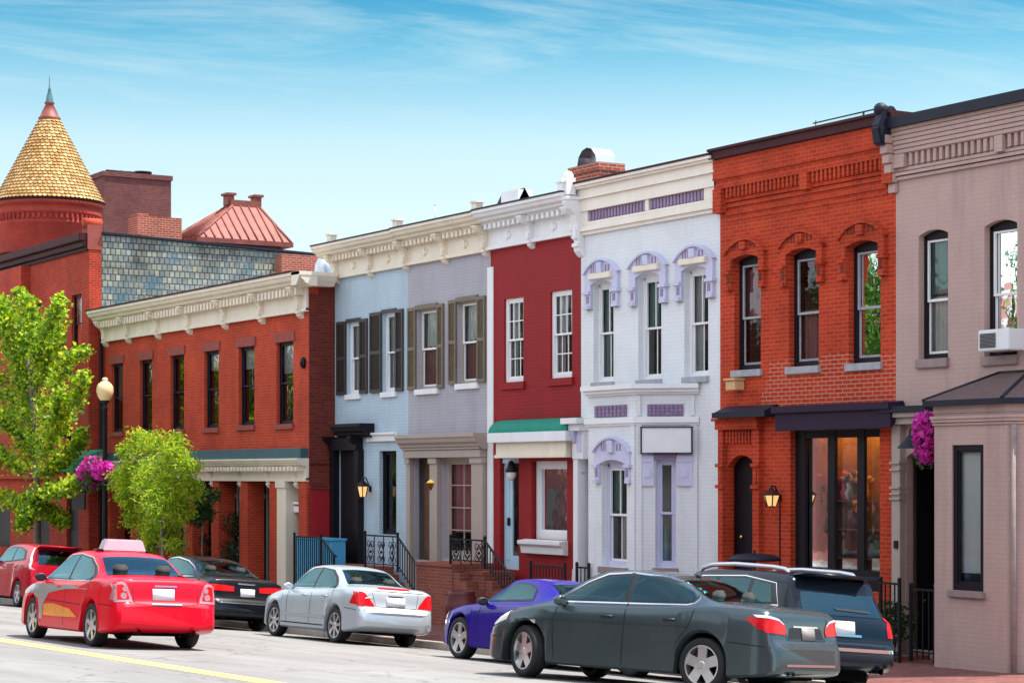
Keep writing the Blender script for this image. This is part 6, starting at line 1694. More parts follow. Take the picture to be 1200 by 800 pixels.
bmesh.ops.bevel(bm, geom=bm.edges[:], offset=.02, segments=2, affect='EDGES')
rs = c.link(bm, 'roof_sign', M['sign_pink'], False); rs.location = (2.05 - c.L / 2, 0, c.ftop(2.05) + .09)
c.blk('sign_bracket', (2.05, 0, 1.0), (.2, .9, .03), 'rubber_trim', .008).location = (2.05 - c.L / 2, 0, c.ftop(2.05) + .01)

# ---- grey saloon pulling out ----------------------------------------------
GR = dict(L=4.84, W=1.85, r=.335, arch=.395, axles=(1.10, 3.99), vs=1.05, spokes=5, spw=(.075, .055), rimf=.73, tyre=.225,
    top=[(0, .60), (.06, .66), (.10, .73), (.13, .90), (.18, 1.03), (.25, 1.075), (.36, 1.09), (.90, 1.115), (1.15, 1.165), (1.65, 1.37), (2.0, 1.445), (2.45, 1.475), (2.85, 1.45), (3.2, 1.33), (3.68, 1.06), (3.85, 1.01), (4.3, .92), (4.62, .78), (4.76, .62), (4.84, .46)],
    belt=[(0, .56), (.10, .69), (.18, .98), (.36, 1.045), (.9, 1.055), (1.3, 1.04), (2.0, 1.0), (3.6, .95), (4.3, .83), (4.62, .68), (4.84, .40)],
    bot=[(0, .34), (.06, .29), (.4, .23), (.9, .20), (4.3, .19), (4.6, .19), (4.84, .26)],
    wid=[(0, .80), (.04, .87), (.10, .92), (.25, .96), (.7, .985), (1.5, 1), (3.6, 1), (4.2, .975), (4.5, .92), (4.72, .8), (4.84, .60)],
    tw=[(0, .80), (.3, .83), (.95, .82), (1.65, .69), (2.4, .68), (3.1, .675), (3.68, .75), (4.4, .72), (4.84, .5)])
M['grey_paint'] = paint('slate_grey_paint', (.075, .10, .108), .6, .25)
def col_of(X, Y): return 600 + PF * (X * CS - Y * SN) / (X * SN + Y * CS)
rl = Vector(on_road(822, 811))
h_ = min((abs(col_of(rl.x + math.sin(R(t / 4)) * 2.89, rl.y + math.cos(R(t / 4)) * 2.89) - 615), t / 4) for t in range(-160, 40))[1]
pos, hd_ = place((822, 811), None, GR, R(h_))
c = Car('grey_sedan', 'dark grey saloon car with turned front wheels, standing before the black utility car', pos, hd_, GR, M['grey_paint'], yaw_front=R(-22))
OL = [(1.40, 1.065), (1.30, 1.09), (1.27, 1.14), (1.36, 1.23), (1.55, 1.31), (1.85, 1.375), (2.4, 1.41), (2.8, 1.38), (3.12, 1.265), (3.56, 1.015), (2.2, 1.045)]
side_glass(c, [[(1.42, 1.085), (1.335, 1.105), (1.31, 1.14), (1.40, 1.22), (1.58, 1.29), (1.86, 1.345), (2.30, 1.385), (2.30, 1.065)], [(2.39, 1.055), (2.39, 1.38), (2.78, 1.35), (3.08, 1.235), (3.46, 1.03)]], 'chrome', .022, 'rubber_trim', OL)
c.glaze([[(1.02, -.66), (1.66, -.53), (1.66, .53), (1.02, .66)]], 'top')
c.glaze([[(3.02, -.56), (3.62, -.66), (3.62, .66), (3.02, .56)]], 'top')
for sd in (1, -1):
    v = 'L' if sd > 0 else 'R'
    c.patch('tail_lamp', [(sd * .92, .78), (sd * .52, .76), (sd * .48, .80), (sd * .50, .87), (sd * .62, .935), (sd * .92, .97)], 'rear', 'red_lens', off=.010, res=.05)
    c.patch('tail_lamp', [(.04, .77), (.30, .83), (.46, .92), (.44, .96), (.22, .95), (.06, .92)], v, 'red_lens', off=.009, res=.05)
    c.patch('lamp_stripe', [(sd * .90, .955), (sd * .62, .925), (sd * .52, .875), (sd * .53, .89), (sd * .62, .945), (sd * .90, .985)], 'rear', 'pale_lens', off=.014, res=.05)
    c.patch('headlamp', [(4.34, .73), (4.68, .62), (4.62, .74), (4.30, .85)], v, 'pale_lens', off=.008, res=.05)
    c.line([(2.34, .28), (2.33, 1.04)], .012, v); c.line([(3.46, .28), (3.52, .72), (3.46, 1.0)], .012, v); c.line([(1.24, 1.06), (1.30, .82), (1.50, .56)], .012, v)
    c.line([(1.3, .80), (3.5, .775), (4.2, .74)], .014, v, 'grey_paint', 'swage_line', .01); c.line([(.02, .60), (.70, .64)], .012, v); c.line([(4.42, .52), (4.80, .48)], .012, v)
    c.line([(3.80, .73), (3.92, .73)], .035, v, 'pale_lens', 'side_repeater', .01)
c.patch('plate_recess', [(-.44, .72), (.44, .72), (.38, .85), (-.38, .85)], 'rear', 'rubber_trim', off=.004, res=.06)
c.line([(-.60, 1.045), (-.46, .70), (.46, .70), (.60, 1.045)], .012, 'rear'); c.line([(-.6, .40), (.6, .40)], .03, 'rear', 'chrome', 'bumper_strip', .006)
c.line([(-.30, .865), (.30, .865)], .02, 'rear', 'chrome', 'boot_handle', .01)
c.plate(-.05, .785, .32, .16, 'plate_grey'); c.mirror(3.36, 1.02, M['grey_paint'], (.14, .22, .15)); c.handle(1.62, .865, 'rubber_trim'); c.handle(2.62, .855, 'rubber_trim'); c.exhaust(.55, .29); c.exhaust(.42, .29)
ah = c.blk('roof_antenna', (0, 0, 0), (.10, .03, .07), M['grey_paint'], .012, (0, R(-25), 0)); ah.location = (1.80 - c.L / 2, 0, c.ftop(1.80) + .03)

# ---- violet coupe ------------------------------------------------------------
PU = dict(L=4.62, W=1.86, r=.33, arch=.385, axles=(1.16, 3.74), vs=1.05, spokes=5, spw=(.06, .05), rimf=.74, tyre=.225,
    top=[(0, .62), (.05, .70), (.10, .80), (.14, .96), (.20, 1.0), (.40, 1.015), (.90, 1.04), (1.05, 1.07), (1.55, 1.26), (1.9, 1.325), (2.2, 1.345), (2.5, 1.325), (2.8, 1.21), (3.25, .985), (3.4, .94), (4.1, .84), (4.42, .72), (4.55, .58), (4.62, .46)],
    belt=[(0, .58), (.14, .86), (.3, .94), (1.0, .97), (1.6, .93), (3.2, .88), (4.1, .77), (4.42, .64), (4.62, .40)],
    bot=[(0, .36), (.06, .30), (.4, .24), (.9, .21), (4.0, .19), (4.4, .19), (4.62, .26)],
    wid=[(0, .84), (.04, .90), (.15, .95), (.5, .99), (1.2, 1.0), (2.2, .975), (3.3, .985), (3.8, .98), (4.2, .93), (4.45, .82), (4.62, .62)],
    tw=[(0, .78), (.4, .80), (.95, .76), (1.55, .62), (2.2, .62), (2.7, .64), (3.25, .74), (4.1, .72), (4.62, .5)])
M['violet_paint'] = paint('violet_blue_paint', (.016, .004, .22), .1, .30)
fl = Vector(on_road(538, 771)); ccx = fl.x + PU['W'] / 2 - .09; ccy = fl.y - (PU['axles'][1] - PU['L'] / 2)
c = Car('violet_coupe', 'violet blue two-door coupe parked behind the grey saloon', (ccx, ccy), 0.0, PU, M['violet_paint'], 'cars parked along the kerb')
OL = [(1.60, .985), (1.72, 1.17), (1.95, 1.24), (2.25, 1.262), (2.48, 1.235), (2.72, 1.13), (3.05, .93)]
side_glass(c, [shrink(OL, .025)], None, 0, 'rubber_trim', OL)
c.glaze([[(1.0, -.60), (1.60, -.47), (1.60, .47), (1.0, .60)]], 'top')
c.glaze([[(2.66, -.52), (3.20, -.64), (3.20, .64), (2.66, .52)]], 'top')
for sd in (1, -1):
    v = 'L' if sd > 0 else 'R'
    c.patch('tail_lamp', [(sd * .88, .74), (sd * .50, .74), (sd * .50, .92), (sd * .88, .90)], 'rear', 'red_lens', off=.010, res=.05)
    c.patch('headlamp', [(4.20, .64), (4.48, .58), (4.44, .70), (4.22, .77)], v, 'pale_lens', off=.008, res=.05)
    c.line([(1.75, .30), (1.72, .95)], .012, v); c.line([(3.06, .28), (3.14, .62), (3.08, .90)], .012, v); c.line([(1.6, .36), (3.25, .36)], .03, v, 'violet_paint', 'side_moulding', .012)
    c.line([(4.22, .50), (4.56, .47)], .012, v)
c.plate(0, .56, .36, .15); c.mirror(2.95, .93, 'rubber_trim'); c.handle(1.95, .83, 'rubber_trim')

# ---- black saloon behind the taxi ---------------------------------------------
BK = dict(L=5.18, W=1.90, r=.34, arch=.395, axles=(1.20, 4.07), vs=1.02, spokes=9, spw=(.022, .018), rimf=.74, tyre=.225,
    top=[(0, .60), (.06, .66), (.10, .74), (.15, .98), (.22, 1.09), (.35, 1.115), (.90, 1.15), (1.15, 1.21), (1.8, 1.45), (2.2, 1.53), (2.6, 1.56), (3.0, 1.53), (3.4, 1.40), (3.95, 1.10), (4.1, 1.05), (4.6, .95), (4.95, .82), (5.1, .64), (5.18, .5)],
    belt=[(0, .56), (.10, .68), (.2, 1.0), (.9, 1.05), (2.0, 1.03), (3.8, .98), (4.6, .86), (4.95, .72), (5.18, .44)],
    bot=[(0, .36), (.06, .30), (.4, .24), (.9, .21), (4.5, .20), (4.9, .20), (5.18, .28)],
    wid=[(0, .82), (.05, .89), (.12, .93), (.3, .97), (.9, .99), (1.6, 1), (3.9, 1), (4.5, .97), (4.8, .91), (5.05, .8), (5.18, .62)],
    tw=[(0, .76), (.3, .78), (.95, .77), (1.8, .66), (2.6, .66), (3.3, .67), (3.95, .76), (4.7, .72), (5.18, .5)])
M['black_paint'] = paint('black_paint', (.006, .008, .011), .0, .25)
rr = Vector(on_road(306, 741.5))
c = Car('black_sedan', 'black saloon car parked at the kerb, partly hidden behind the red taxi', (KERB - .12 - BK['W'] / 2, column_on(KERB - .3, 299) + BK['L'] / 2 - BK['axles'][0]), 0.0, BK, M['black_paint'], 'cars parked along the kerb')
OL = [(1.15, 1.10), (1.55, 1.30), (1.95, 1.42), (2.5, 1.48), (2.95, 1.455), (3.3, 1.33), (3.80, 1.05), (2.4, 1.08)]
side_glass(c, [shrink(OL, .03)], 'chrome', .02, 'rubber_trim', OL)
c.glaze([[(1.02, -.68), (1.82, -.55), (1.82, .55), (1.02, .68)]], 'top')
c.glaze([[(3.2, -.58), (3.88, -.69), (3.88, .69), (3.2, .58)]], 'top')
for sd in (1, -1):
    v = 'L' if sd > 0 else 'R'
    c.patch('tail_lamp', [(sd * .93, .82), (sd * .30, .82), (sd * .30, .93), (sd * .60, .95), (sd * .93, .95)], 'rear', 'red_lens', off=.010, res=.05)
    c.patch('tail_lamp', [(.05, .83), (.34, .85), (.34, .93), (.10, .95)], v, 'red_lens', off=.009, res=.05)
    c.line([(2.42, .28), (2.4, 1.05)], .012, v); c.line([(.02, .60), (.76, .64)], .012, v)
c.line([(-.55, 1.06), (-.50, .72), (.50, .72), (.55, 1.06)], .012, 'rear'); c.line([(-.7, .58), (.7, .58)], .025, 'rear', 'chrome', 'bumper_strip', .006)
c.line([(-.2, .985), (.2, .985)], .03, 'rear', 'chrome', 'boot_handle', .012); c.plate(-.02, .80, .34, .17); c.mirror(3.6, 1.06, M['black_paint']); c.handle(1.7, .93, 'chrome'); c.handle(2.75, .92, 'chrome')

# ---- red crossover at far left ---------------------------------------------------
XO = dict(L=4.64, W=1.80, r=.34, arch=.40, axles=(.92, 3.61), vs=1.05, spokes=5, spw=(.05, .04), rimf=.70, tyre=.225,
    top=[(0, .74), (.05, .80), (.09, .98), (.14, 1.16), (.26, 1.40), (.36, 1.575), (.55, 1.605), (1.2, 1.65), (1.8, 1.66), (2.4, 1.62), (2.75, 1.50), (3.3, 1.14), (3.5, 1.07), (4.1, .98), (4.42, .84), (4.56, .68), (4.64, .54)],
    belt=[(0, .68), (.09, .92), (.16, 1.08), (.6, 1.16), (2.0, 1.09), (3.2, 1.03), (4.1, .88), (4.42, .74), (4.64, .48)],
    bot=[(0, .46), (.06, .38), (.4, .28), (.9, .24), (4.0, .24), (4.4, .25), (4.64, .34)],
    wid=[(0, .82), (.05, .90), (.12, .93), (.3, .96), (.7, .985), (1.4, 1), (3.3, 1), (3.9, .97), (4.2, .92), (4.5, .8), (4.64, .64)],
    tw=[(0, .74), (.3, .70), (.6, .68), (1.4, .69), (2.4, .69), (3.3, .77), (4.2, .72), (4.64, .5)])
M['ruby_paint'] = paint('ruby_red_paint', (.42, .004, .022), .1, .32)
lx_ = KERB - .1 - XO['W']
pos, hd_ = (lx_ + XO['W'] / 2, column_on(lx_ + .09, 20) + XO['L'] / 2 - XO['axles'][0]), 0.0
c = Car('red_crossover', 'ruby red crossover car parked at far left behind the taxi', pos, hd_, XO, M['ruby_paint'], 'cars parked along the kerb')
OL = [(.62, 1.22), (.85, 1.46), (1.5, 1.555), (2.3, 1.53), (2.62, 1.42), (3.12, 1.10), (1.6, 1.16)]
side_glass(c, [[(.78, 1.245), (.95, 1.44), (1.5, 1.525), (1.62, 1.525), (1.62, 1.19)], [(1.72, 1.19), (1.72, 1.525), (2.28, 1.50), (2.58, 1.40), (3.0, 1.12)]], None, 0, 'rubber_trim', OL)
c.glaze([[(-.60, 1.13), (.60, 1.13), (.55, 1.50), (-.55, 1.50)]], 'rear')
c.glaze([[(2.62, -.58), (3.26, -.68), (3.26, .68), (2.62, .58)]], 'top')
for sd in (1, -1):
    v = 'L' if sd > 0 else 'R'
    c.patch('tail_lamp', [(.10, .98), (.17, .99), (.36, 1.28), (.44, 1.53), (.37, 1.54), (.29, 1.30)], v, 'pale_lens', off=.012, res=.05)
    c.line([(1.66, .36), (1.66, 1.16)], .012, v); c.line([(2.9, .36), (2.95, 1.08)], .012, v)
sp_ = c.blk('rear_spoiler', (.30, 0, 1.0), (.34, 1.16, .04), M['ruby_paint'], .015, (0, R(6), 0)); sp_.location = (.24 - c.L / 2, 0, 1.585 * 1.05)
c.plate(0, .86, .34, .16); c.mirror(2.95, 1.16, M['ruby_paint']); c.handle(1.25, 1.03, M['ruby_paint']); c.handle(2.2, 1.0, M['ruby_paint'])

# ---- black sport utility ------------------------------------------------------------
SU = dict(L=4.72, W=1.92, r=.365, arch=.43, axles=(.95, 3.86), vs=1.05, spokes=5, spw=(.06, .045), rimf=.68, tyre=.25,
    top=[(0, .66), (.06, .72), (.10, .92), (.16, 1.06), (.34, 1.36), (.44, 1.54), (.60, 1.575), (1.4, 1.61), (2.2, 1.61), (2.6, 1.56), (2.9, 1.45), (3.4, 1.12), (3.6, 1.06), (4.2, .98), (4.5, .86), (4.65, .72), (4.72, .56)],
    belt=[(0, .62), (.10, .88), (.18, 1.0), (.5, 1.08), (2.0, 1.05), (3.3, 1.0), (4.2, .88), (4.5, .76), (4.72, .5)],
    bot=[(0, .46), (.06, .40), (.4, .31), (.9, .28), (4.1, .28), (4.5, .29), (4.72, .36)],
    wid=[(0, .86), (.05, .92), (.12, .95), (.3, .975), (.8, .99), (1.4, 1), (3.5, 1), (4.1, .98), (4.4, .93), (4.6, .83), (4.72, .66)],
    tw=[(0, .78), (.3, .74), (.6, .73), (1.4, .74), (2.4, .74), (3.4, .80), (4.3, .74), (4.72, .5)])
rl_ = KERB - .15                                            # right flank stands just off the kerb
ya = column_on(rl_, 1053)
M['suv_paint'] = paint('black_blue_paint', (.005, .010, .018), .0, .2)
c = Car('black_suv', 'black sport utility car with pale roof rails parked beyond the grey saloon', (rl_ - SU['W'] / 2, ya + SU['L'] / 2), 0.0, SU, M['suv_paint'], 'cars parked along the kerb')
OL = [(.52, 1.14), (.70, 1.42), (1.4, 1.50), (2.4, 1.48), (2.75, 1.37), (3.20, 1.07), (1.6, 1.12)]
side_glass(c, [[(.66, 1.17), (.78, 1.40), (1.15, 1.455), (1.15, 1.155)], [(1.23, 1.155), (1.23, 1.46), (1.95, 1.47), (1.95, 1.14)], [(2.03, 1.14), (2.03, 1.465), (2.38, 1.45), (2.70, 1.35), (3.06, 1.10)]], 'chrome', .014, 'rubber_trim', OL)
c.glaze([[(-.70, 1.05), (.70, 1.05), (.64, 1.33), (-.64, 1.33)]], 'rear')
c.glaze([[(2.75, -.62), (3.34, -.74), (3.34, .74), (2.75, .62)]], 'top')
for sd in (1, -1):
    v = 'L' if sd > 0 else 'R'
    c.patch('tail_lamp', [(sd * .96, .80), (sd * .76, .80), (sd * .76, .92), (sd * .80, 1.02), (sd * .94, 1.04)], 'rear', 'red_lens', off=.010, res=.05)
    c.patch('tail_lamp', [(.06, .80), (.30, .84), (.30, 1.0), (.18, 1.06)], v, 'red_lens', off=.009, res=.05)
    c.line([(1.19, .5), (1.19, 1.2)], .012, v); c.line([(1.99, .4), (1.99, 1.2)], .012, v)
    yy = sd * .60
    pts = [(.62, 1.57), (.70, 1.61), (.95, 1.635), (1.8, 1.66), (2.35, 1.645), (2.58, 1.60), (2.66, 1.53)]
    q = MB(); q.tube([(x - c.L / 2, yy, z * c.vs) for x, z in pts], [.022, .034, .034, .034, .034, .034, .022], 8)
    me = bpy.data.meshes.new('roof_rail'); me.from_pydata(q.v, [], q.f); me.materials.append(M['alloy']); me.polygons.foreach_set('use_smooth', [True] * len(me.polygons))
    ro_ = bpy.data.objects.new('roof_rail', me); COL.objects.link(ro_); ro_.parent = c.root
c.line([(-.82, .62), (.82, .62)], .045, 'rear', 'chrome', 'bumper_strip', .008); c.line([(-.28, .80), (.28, .80)], .03, 'rear', 'chrome', 'boot_handle', .014)
c.line([(-.5, 1.11), (.12, 1.13)], .03, 'rear', 'rubber_trim', 'wiper', .02)
c.line([(-.74, 1.44), (-.78, 1.04), (-.74, .74), (.74, .74), (.78, 1.04), (.74, 1.44)], .012, 'rear')
sp_ = c.blk('rear_spoiler', (0, 0, 0), (.36, 1.26, .045), M['suv_paint'], .018, (0, R(5), 0)); sp_.location = (.36 - c.L / 2, 0, 1.555 * 1.05)
c.plate(.0, .90, .34, .17); c.mirror(3.0, 1.12, M['suv_paint']); c.handle(1.4, .98, 'chrome'); c.handle(2.3, .97, 'chrome'); c.exhaust(-.62, .36, .045); c.exhaust(.62, .36, .045)
# ------------------------------------------------------------------ street furniture
def kerb_point(x, back=.6):
    l = KERB + back; return l, column_on(l, x)
class Up(Frame): pass
def face_frame(l, x):
    """a frame through photo column x, standing at distance l, facing the road"""
    return street_frame(l, x)
# lamp post
l, a = kerb_point(123, .55); FR = face_frame(l, 123); g0 = walk(l, a)
lp = thing('lamp_post', 'tall black lamp post with a cream acorn globe, beside the orange brick block', 'street lamp', (l, a, g0))
zz = lambda y: FR.z(123, y)
q = MB(); q.lathe((l, a, 0), [(.001, g0), (.24, g0), (.24, g0 + .12), (.19, g0 + .2), (.17, g0 + .6), (.12, g0 + .75), (.09, g0 + .95), (.075, g0 + 1.2), (.062, zz(480)), (.085, zz(479)), (.085, zz(477)), (.06, zz(476)), (.06, zz(473)), (.12, zz(471)), (.13, zz(469)), (.001, zz(469))], 16); q.build('post', M['black'], lp)
M['globe'] = plain('cream_glass_globe', (.78, .58, .28), .25, .06, 5, coat=.5)
q = MB(); q.lathe((l, a, 0), [(.12, zz(469.5)), (.19, zz(465)), (.235, zz(459)), (.225, zz(453)), (.17, zz(449)), (.10, zz(448)), (.001, zz(448))], 20); q.build('globe', M['globe'], lp)
q = MB(); q.lathe((l, a, 0), [(.13, zz(448.6)), (.12, zz(447)), (.06, zz(446.5)), (.085, zz(444.5)), (.06, zz(442.5)), (.001, zz(442))], 14); q.build('finial', M['globe'], lp)
zarm = zz(530); q = MB()
for s_ in (-1, 1):
    q.tube([(l, a, zarm - .35), (l, a + s_ * .25, zarm - .05), (l, a + s_ * .5, zarm + .03), (l, a + s_ * .55, zarm - .03)], .018, 6)
q.build('basket_arm', M['black'], lp)
# flowers
def blossom_mass(name, blobs, n, size, mat, parent, rnd):
    mb = MB()
    for i in range(n):
        c, r = rnd.choice(blobs)
        while True:
            d = Vector((rnd.uniform(-1, 1), rnd.uniform(-1, 1), rnd.uniform(-1, 1)))
            if .25 < d.length < 1: break
        d = d.normalized() * (d.length ** .35)
        p = Vector(c) + Vector((d.x * r[0], d.y * r[1], d.z * r[2]))
        s_ = size * rnd.uniform(.6, 1.25)
        u = Vector((rnd.gauss(0, 1), rnd.gauss(0, 1), rnd.gauss(0, 1))).normalized(); v = u.orthogonal().normalized(); w = u.cross(v)
        k = 5; ring = []
        for j in range(k):
            t = 2 * math.pi * j / k
            ring += [p + (v * math.cos(t - .4) + w * math.sin(t - .4)) * s_ * .55, p + (v * math.cos(t) + w * math.sin(t)) * s_ + u * s_ * .25]
        mb.add([tuple(p)] + [tuple(x) for x in ring], [(0, 1 + j, 1 + (j + 1) % (2 * k)) for j in range(2 * k)])
    return mb.build(name, mat, parent)
M['magenta'] = leafmat('magenta_petals', [(.52, .006, .26), (.76, .014, .46), (.86, .09, .62), (.62, .008, .34)], .35)
M['leaf_basket'] = leafmat('basket_leaves', [(.03, .09, .02), (.06, .14, .03)], .3)
rnd = random.Random(11)
for sd, xx, lab in ((1, 112, 'trailing magenta flower basket hung on the lamp post'),):
    ay = FR.P(FR.u(xx), 0, 0)[1]
    fb = thing('flower_basket', lab, 'flower basket', (l, ay, zz(575)))
    bl = [((l, ay, zz(545)), (.42, .50, .26)), ((l - .1, ay + .2, zz(554)), (.36, .40, .34)), ((l, ay - .5, zz(552)), (.30, .42, .26)), ((l, ay + .3, zz(560)), (.28, .30, .33)), ((l, ay - .75, zz(548)), (.22, .3, .2))]
    blossom_mass('blossoms', bl, 1050, .062, M['magenta'], fb, rnd)
    blossom_mass('leaves', [((l + .05, ay, zz(548)), (.42, .62, .34)), ((l - .1, ay + .1, zz(562)), (.34, .5, .34))], 420, .07, M['leaf_basket'], fb, rnd)
    q = MB(); q.lathe((l, ay, 0), [(.001, zz(565)), (.16, zz(564)), (.24, zz(553)), (.26, zz(550))], 14); q.tube([(l, ay, zz(552)), (l, ay - sd * .03, zarm - .02)], .01, 5); q.build('basket', M['black'], fb)
# magenta basket by the taupe door
F, FB, FC, H, od = TAUPE
l2 = L0 - .62; F2 = street_frame(l2, 1085)
ay = F2.P(0, 0, 0)[1]; z2 = lambda y: F2.z(1085, y)
fb = thing('flower_basket', 'tall magenta flower basket hanging at the door of the taupe house', 'flower basket', (l2, ay, z2(545)))
blossom_mass('blossoms', [((l2, ay, z2(497)), (.20, .20, .2)), ((l2, ay - .05, z2(512)), (.26, .26, .26)), ((l2, ay - .05, z2(527)), (.20, .22, .22))], 700, .055, M['magenta'], fb, rnd)
blossom_mass('leaves', [((l2 + .03, ay, z2(512)), (.24, .24, .40)), ((l2, ay, z2(530)), (.18, .2, .26))], 260, .05, M['leaf_basket'], fb, rnd)
q = MB(); q.lathe((l2, ay, 0), [(.001, z2(528)), (.12, z2(526)), (.19, z2(516))], 12); q.tube([(l2, ay, z2(516)), (l2, ay, z2(486)), (l2 + .3, ay, z2(484)), (l2 + .62, ay, z2(486))], .012, 5); q.build('basket', M['black'], fb)
# wall lanterns
M['lit_glass'] = glow('lit_lantern_glass', (1.0, .55, .18), .32, (.5, .36, .2))
M['lamp_glass'] = plain('lantern_glass', (.45, .36, .24), .15, .05, 8)
def wall_lantern(label, F, x, ytop, ybot, n, w, glassmat, matn='black', pipe=0.0):
    u = F.u(x, n); zt, zb = F.z(x, ytop, n), F.z(x, ybot, n); h = zt - zb
    t = thing('wall_lantern', label, 'lantern', F.P(u, 0, zb))
    p = F.P(u, n, 0)
    q = MB(); q.lathe((p[0], p[1], 0), [(w * .30, zb + h * .06), (w * .5, zb + h * .58)], 6, 0, False); q.lathe((p[0], p[1], 0), [(.001, zb + h * .06), (w * .30, zb + h * .06)], 6, 0, False); q.build('lantern_glass', M[glassmat], t)
    q = MB(); q.lathe((p[0], p[1], 0), [(w * .62, zb + h * .575), (w * .58, zb + h * .64), (w * .28, zb + h * .82), (w * .16, zb + h * .86), (w * .16, zb + h * .92), (.001, zt)], 6, 0, False)
    for k in range(6):
        a_ = 2 * math.pi * k / 6; q.tube([(p[0] + w * .30 * math.cos(a_), p[1] + w * .30 * math.sin(a_), zb + h * .05), (p[0] + w * .51 * math.cos(a_), p[1] + w * .51 * math.sin(a_), zb + h * .58)], .012, 4)
    q.lathe((p[0], p[1], 0), [(.001, zb), (w * .14, zb + h * .01), (w * .34, zb + h * .06), (.001, zb + h * .065)], 6, 0, False)
    q.build('lantern_frame', M[matn], t)
    q = MB(); q.tube([F.P(u, .01, zb + h * .45), F.P(u, n * .6, zb + h * 1.02), F.P(u, n, zt + h * .03), F.P(u, n, zt - h * .04)], .016, 6); q.fbox(F, u - .05, u + .05, .004, .03, zb + h * .3, zb + h * .6); q.build('bracket', M['black'], t)
    if pipe: q = MB(); q.fbox(F, u - .009, u + .009, .004, .02, zb - pipe, zb + h * .3); q.build('conduit', M['black'], t)
wall_lantern('lit black coach lantern on the pale blue wall beside the black door', BLUE[0], 425, 560, 583, .22, .28, 'lit_glass')
wall_lantern('lit brass and glass lantern on the red brick pier beside the shop window', RED[0], 904, 570, 594, .2, .30, 'lit_glass', 'brown_metal', 1.5)
F = GREY[0]; u = F.u(501, .2); t = thing('hanging_lantern', 'polished brass lantern hanging in the grey house doorway', 'lantern', F.P(u, .0, F.z(501, 578)))
q = MB(); p = F.P(u, .0, 0); zt_, zb_ = F.z(501, 553, 0), F.z(501, 580, 0); hh = zt_ - zb_
q.lathe((p[0], p[1], 0), [(.001, zb_), (.06, zb_ + hh * .05), (.12, zb_ + hh * .2), (.20, zb_ + hh * .5), (.22, zb_ + hh * .55), (.08, zb_ + hh * .75), (.03, zb_ + hh * .8), (.05, zb_ + hh * .9), (.001, zt_)], 12); q.build('lantern_body', M['brass'], t)
q = MB(); q.tube([(p[0], p[1], zt_), (p[0], p[1], F.z(501, 537, 0))], .012, 5); q.build('chain', M['brass'], t)
F = CRIM[0]; u = F.u(602); t = thing('hanging_lantern', 'black lantern with a white shade hanging under the green hood', 'lantern', F.P(u, .05, F.z(602, 566)))
p = F.P(u, .06, 0); z_ = lambda y: F.z(602, y, .06)
q = MB(); q.lathe((p[0], p[1], 0), [(.001, z_(539)), (.06, z_(541)), (.08, z_(545)), (.13, z_(551)), (.13, z_(553)), (.001, z_(552))], 12); q.build('lantern_cap', M['black'], t)
q = MB(); q.lathe((p[0], p[1], 0), [(.11, z_(553)), (.10, z_(558)), (.06, z_(562)), (.001, z_(563))], 12); q.build('lantern_glass', M['plastic_white'], t)
F = TAUPE[0]; u = F.u(1066.5, .35); t = thing('barn_lamp', 'dark bell-shaped barn lamp on a scrolled arm above the taupe doorway', 'wall lamp', F.P(u, .0, F.z(1066, 526)))
p = F.P(u, .35, 0); z_ = lambda y: F.z(1066.5, y, .35)
q = MB(); q.lathe((p[0], p[1], 0), [(.21, z_(525)), (.19, z_(523)), (.10, z_(516)), (.06, z_(512)), (.03, z_(509)), (.001, z_(509))], 16); q.build('shade', M['dark_slate_metal'], t)
q = MB(); q.tube([F.P(u, .01, z_(506)), F.P(u, .12, z_(501)), F.P(u, .26, z_(500)), F.P(u, .35, z_(504)), F.P(u, .35, z_(510))], .015, 6); q.build('arm', M['black'], t)
# television aerial and rod on the roofs
F = RED[0]; FA = street_frame(L0 + .6, 1010)
ta = thing('television_aerial', 'thin television aerial lying level above the red brick coping', 'aerial', FA.P(0, 0, FA.z(1010, 150)))
q = MB(); zA = FA.z(990, 136.5)
q.tube([FA.P(FA.u(953), 0, zA), FA.P(FA.u(1040), 0, zA + .01)], .014, 5)
for i, x in enumerate((956,)):
    pp = FA.P(FA.u(x), 0, zA); q.tube([(pp[0], pp[1], zA - .05), (pp[0], pp[1], zA + .05)], .008, 4)
q.build('boom', M['black'], ta); q = MB(); q.tube([FA.P(FA.u(1012), 0, zA - 1.2), FA.P(FA.u(1012), 0, FA.z(1012, 131))], .02, 6); q.build('mast', M['black'], ta)
FA = street_frame(L0 + .8, 510); rd = thing('roof_rod', 'thin grey rod standing on the roof above the grey house', 'rod', FA.P(0, 0, FA.z(510, 262)))
q = MB(); q.tube([FA.P(0, 0, FA.z(510, 275)), FA.P(0, 0, FA.z(510, 240))], .018, 6); q.lathe(FA.P(0, 0, FA.z(510, 240)), [(.001, .03), (.03, 0), (.001, -.03)], 8); q.build('rod', M['steel'], rd)

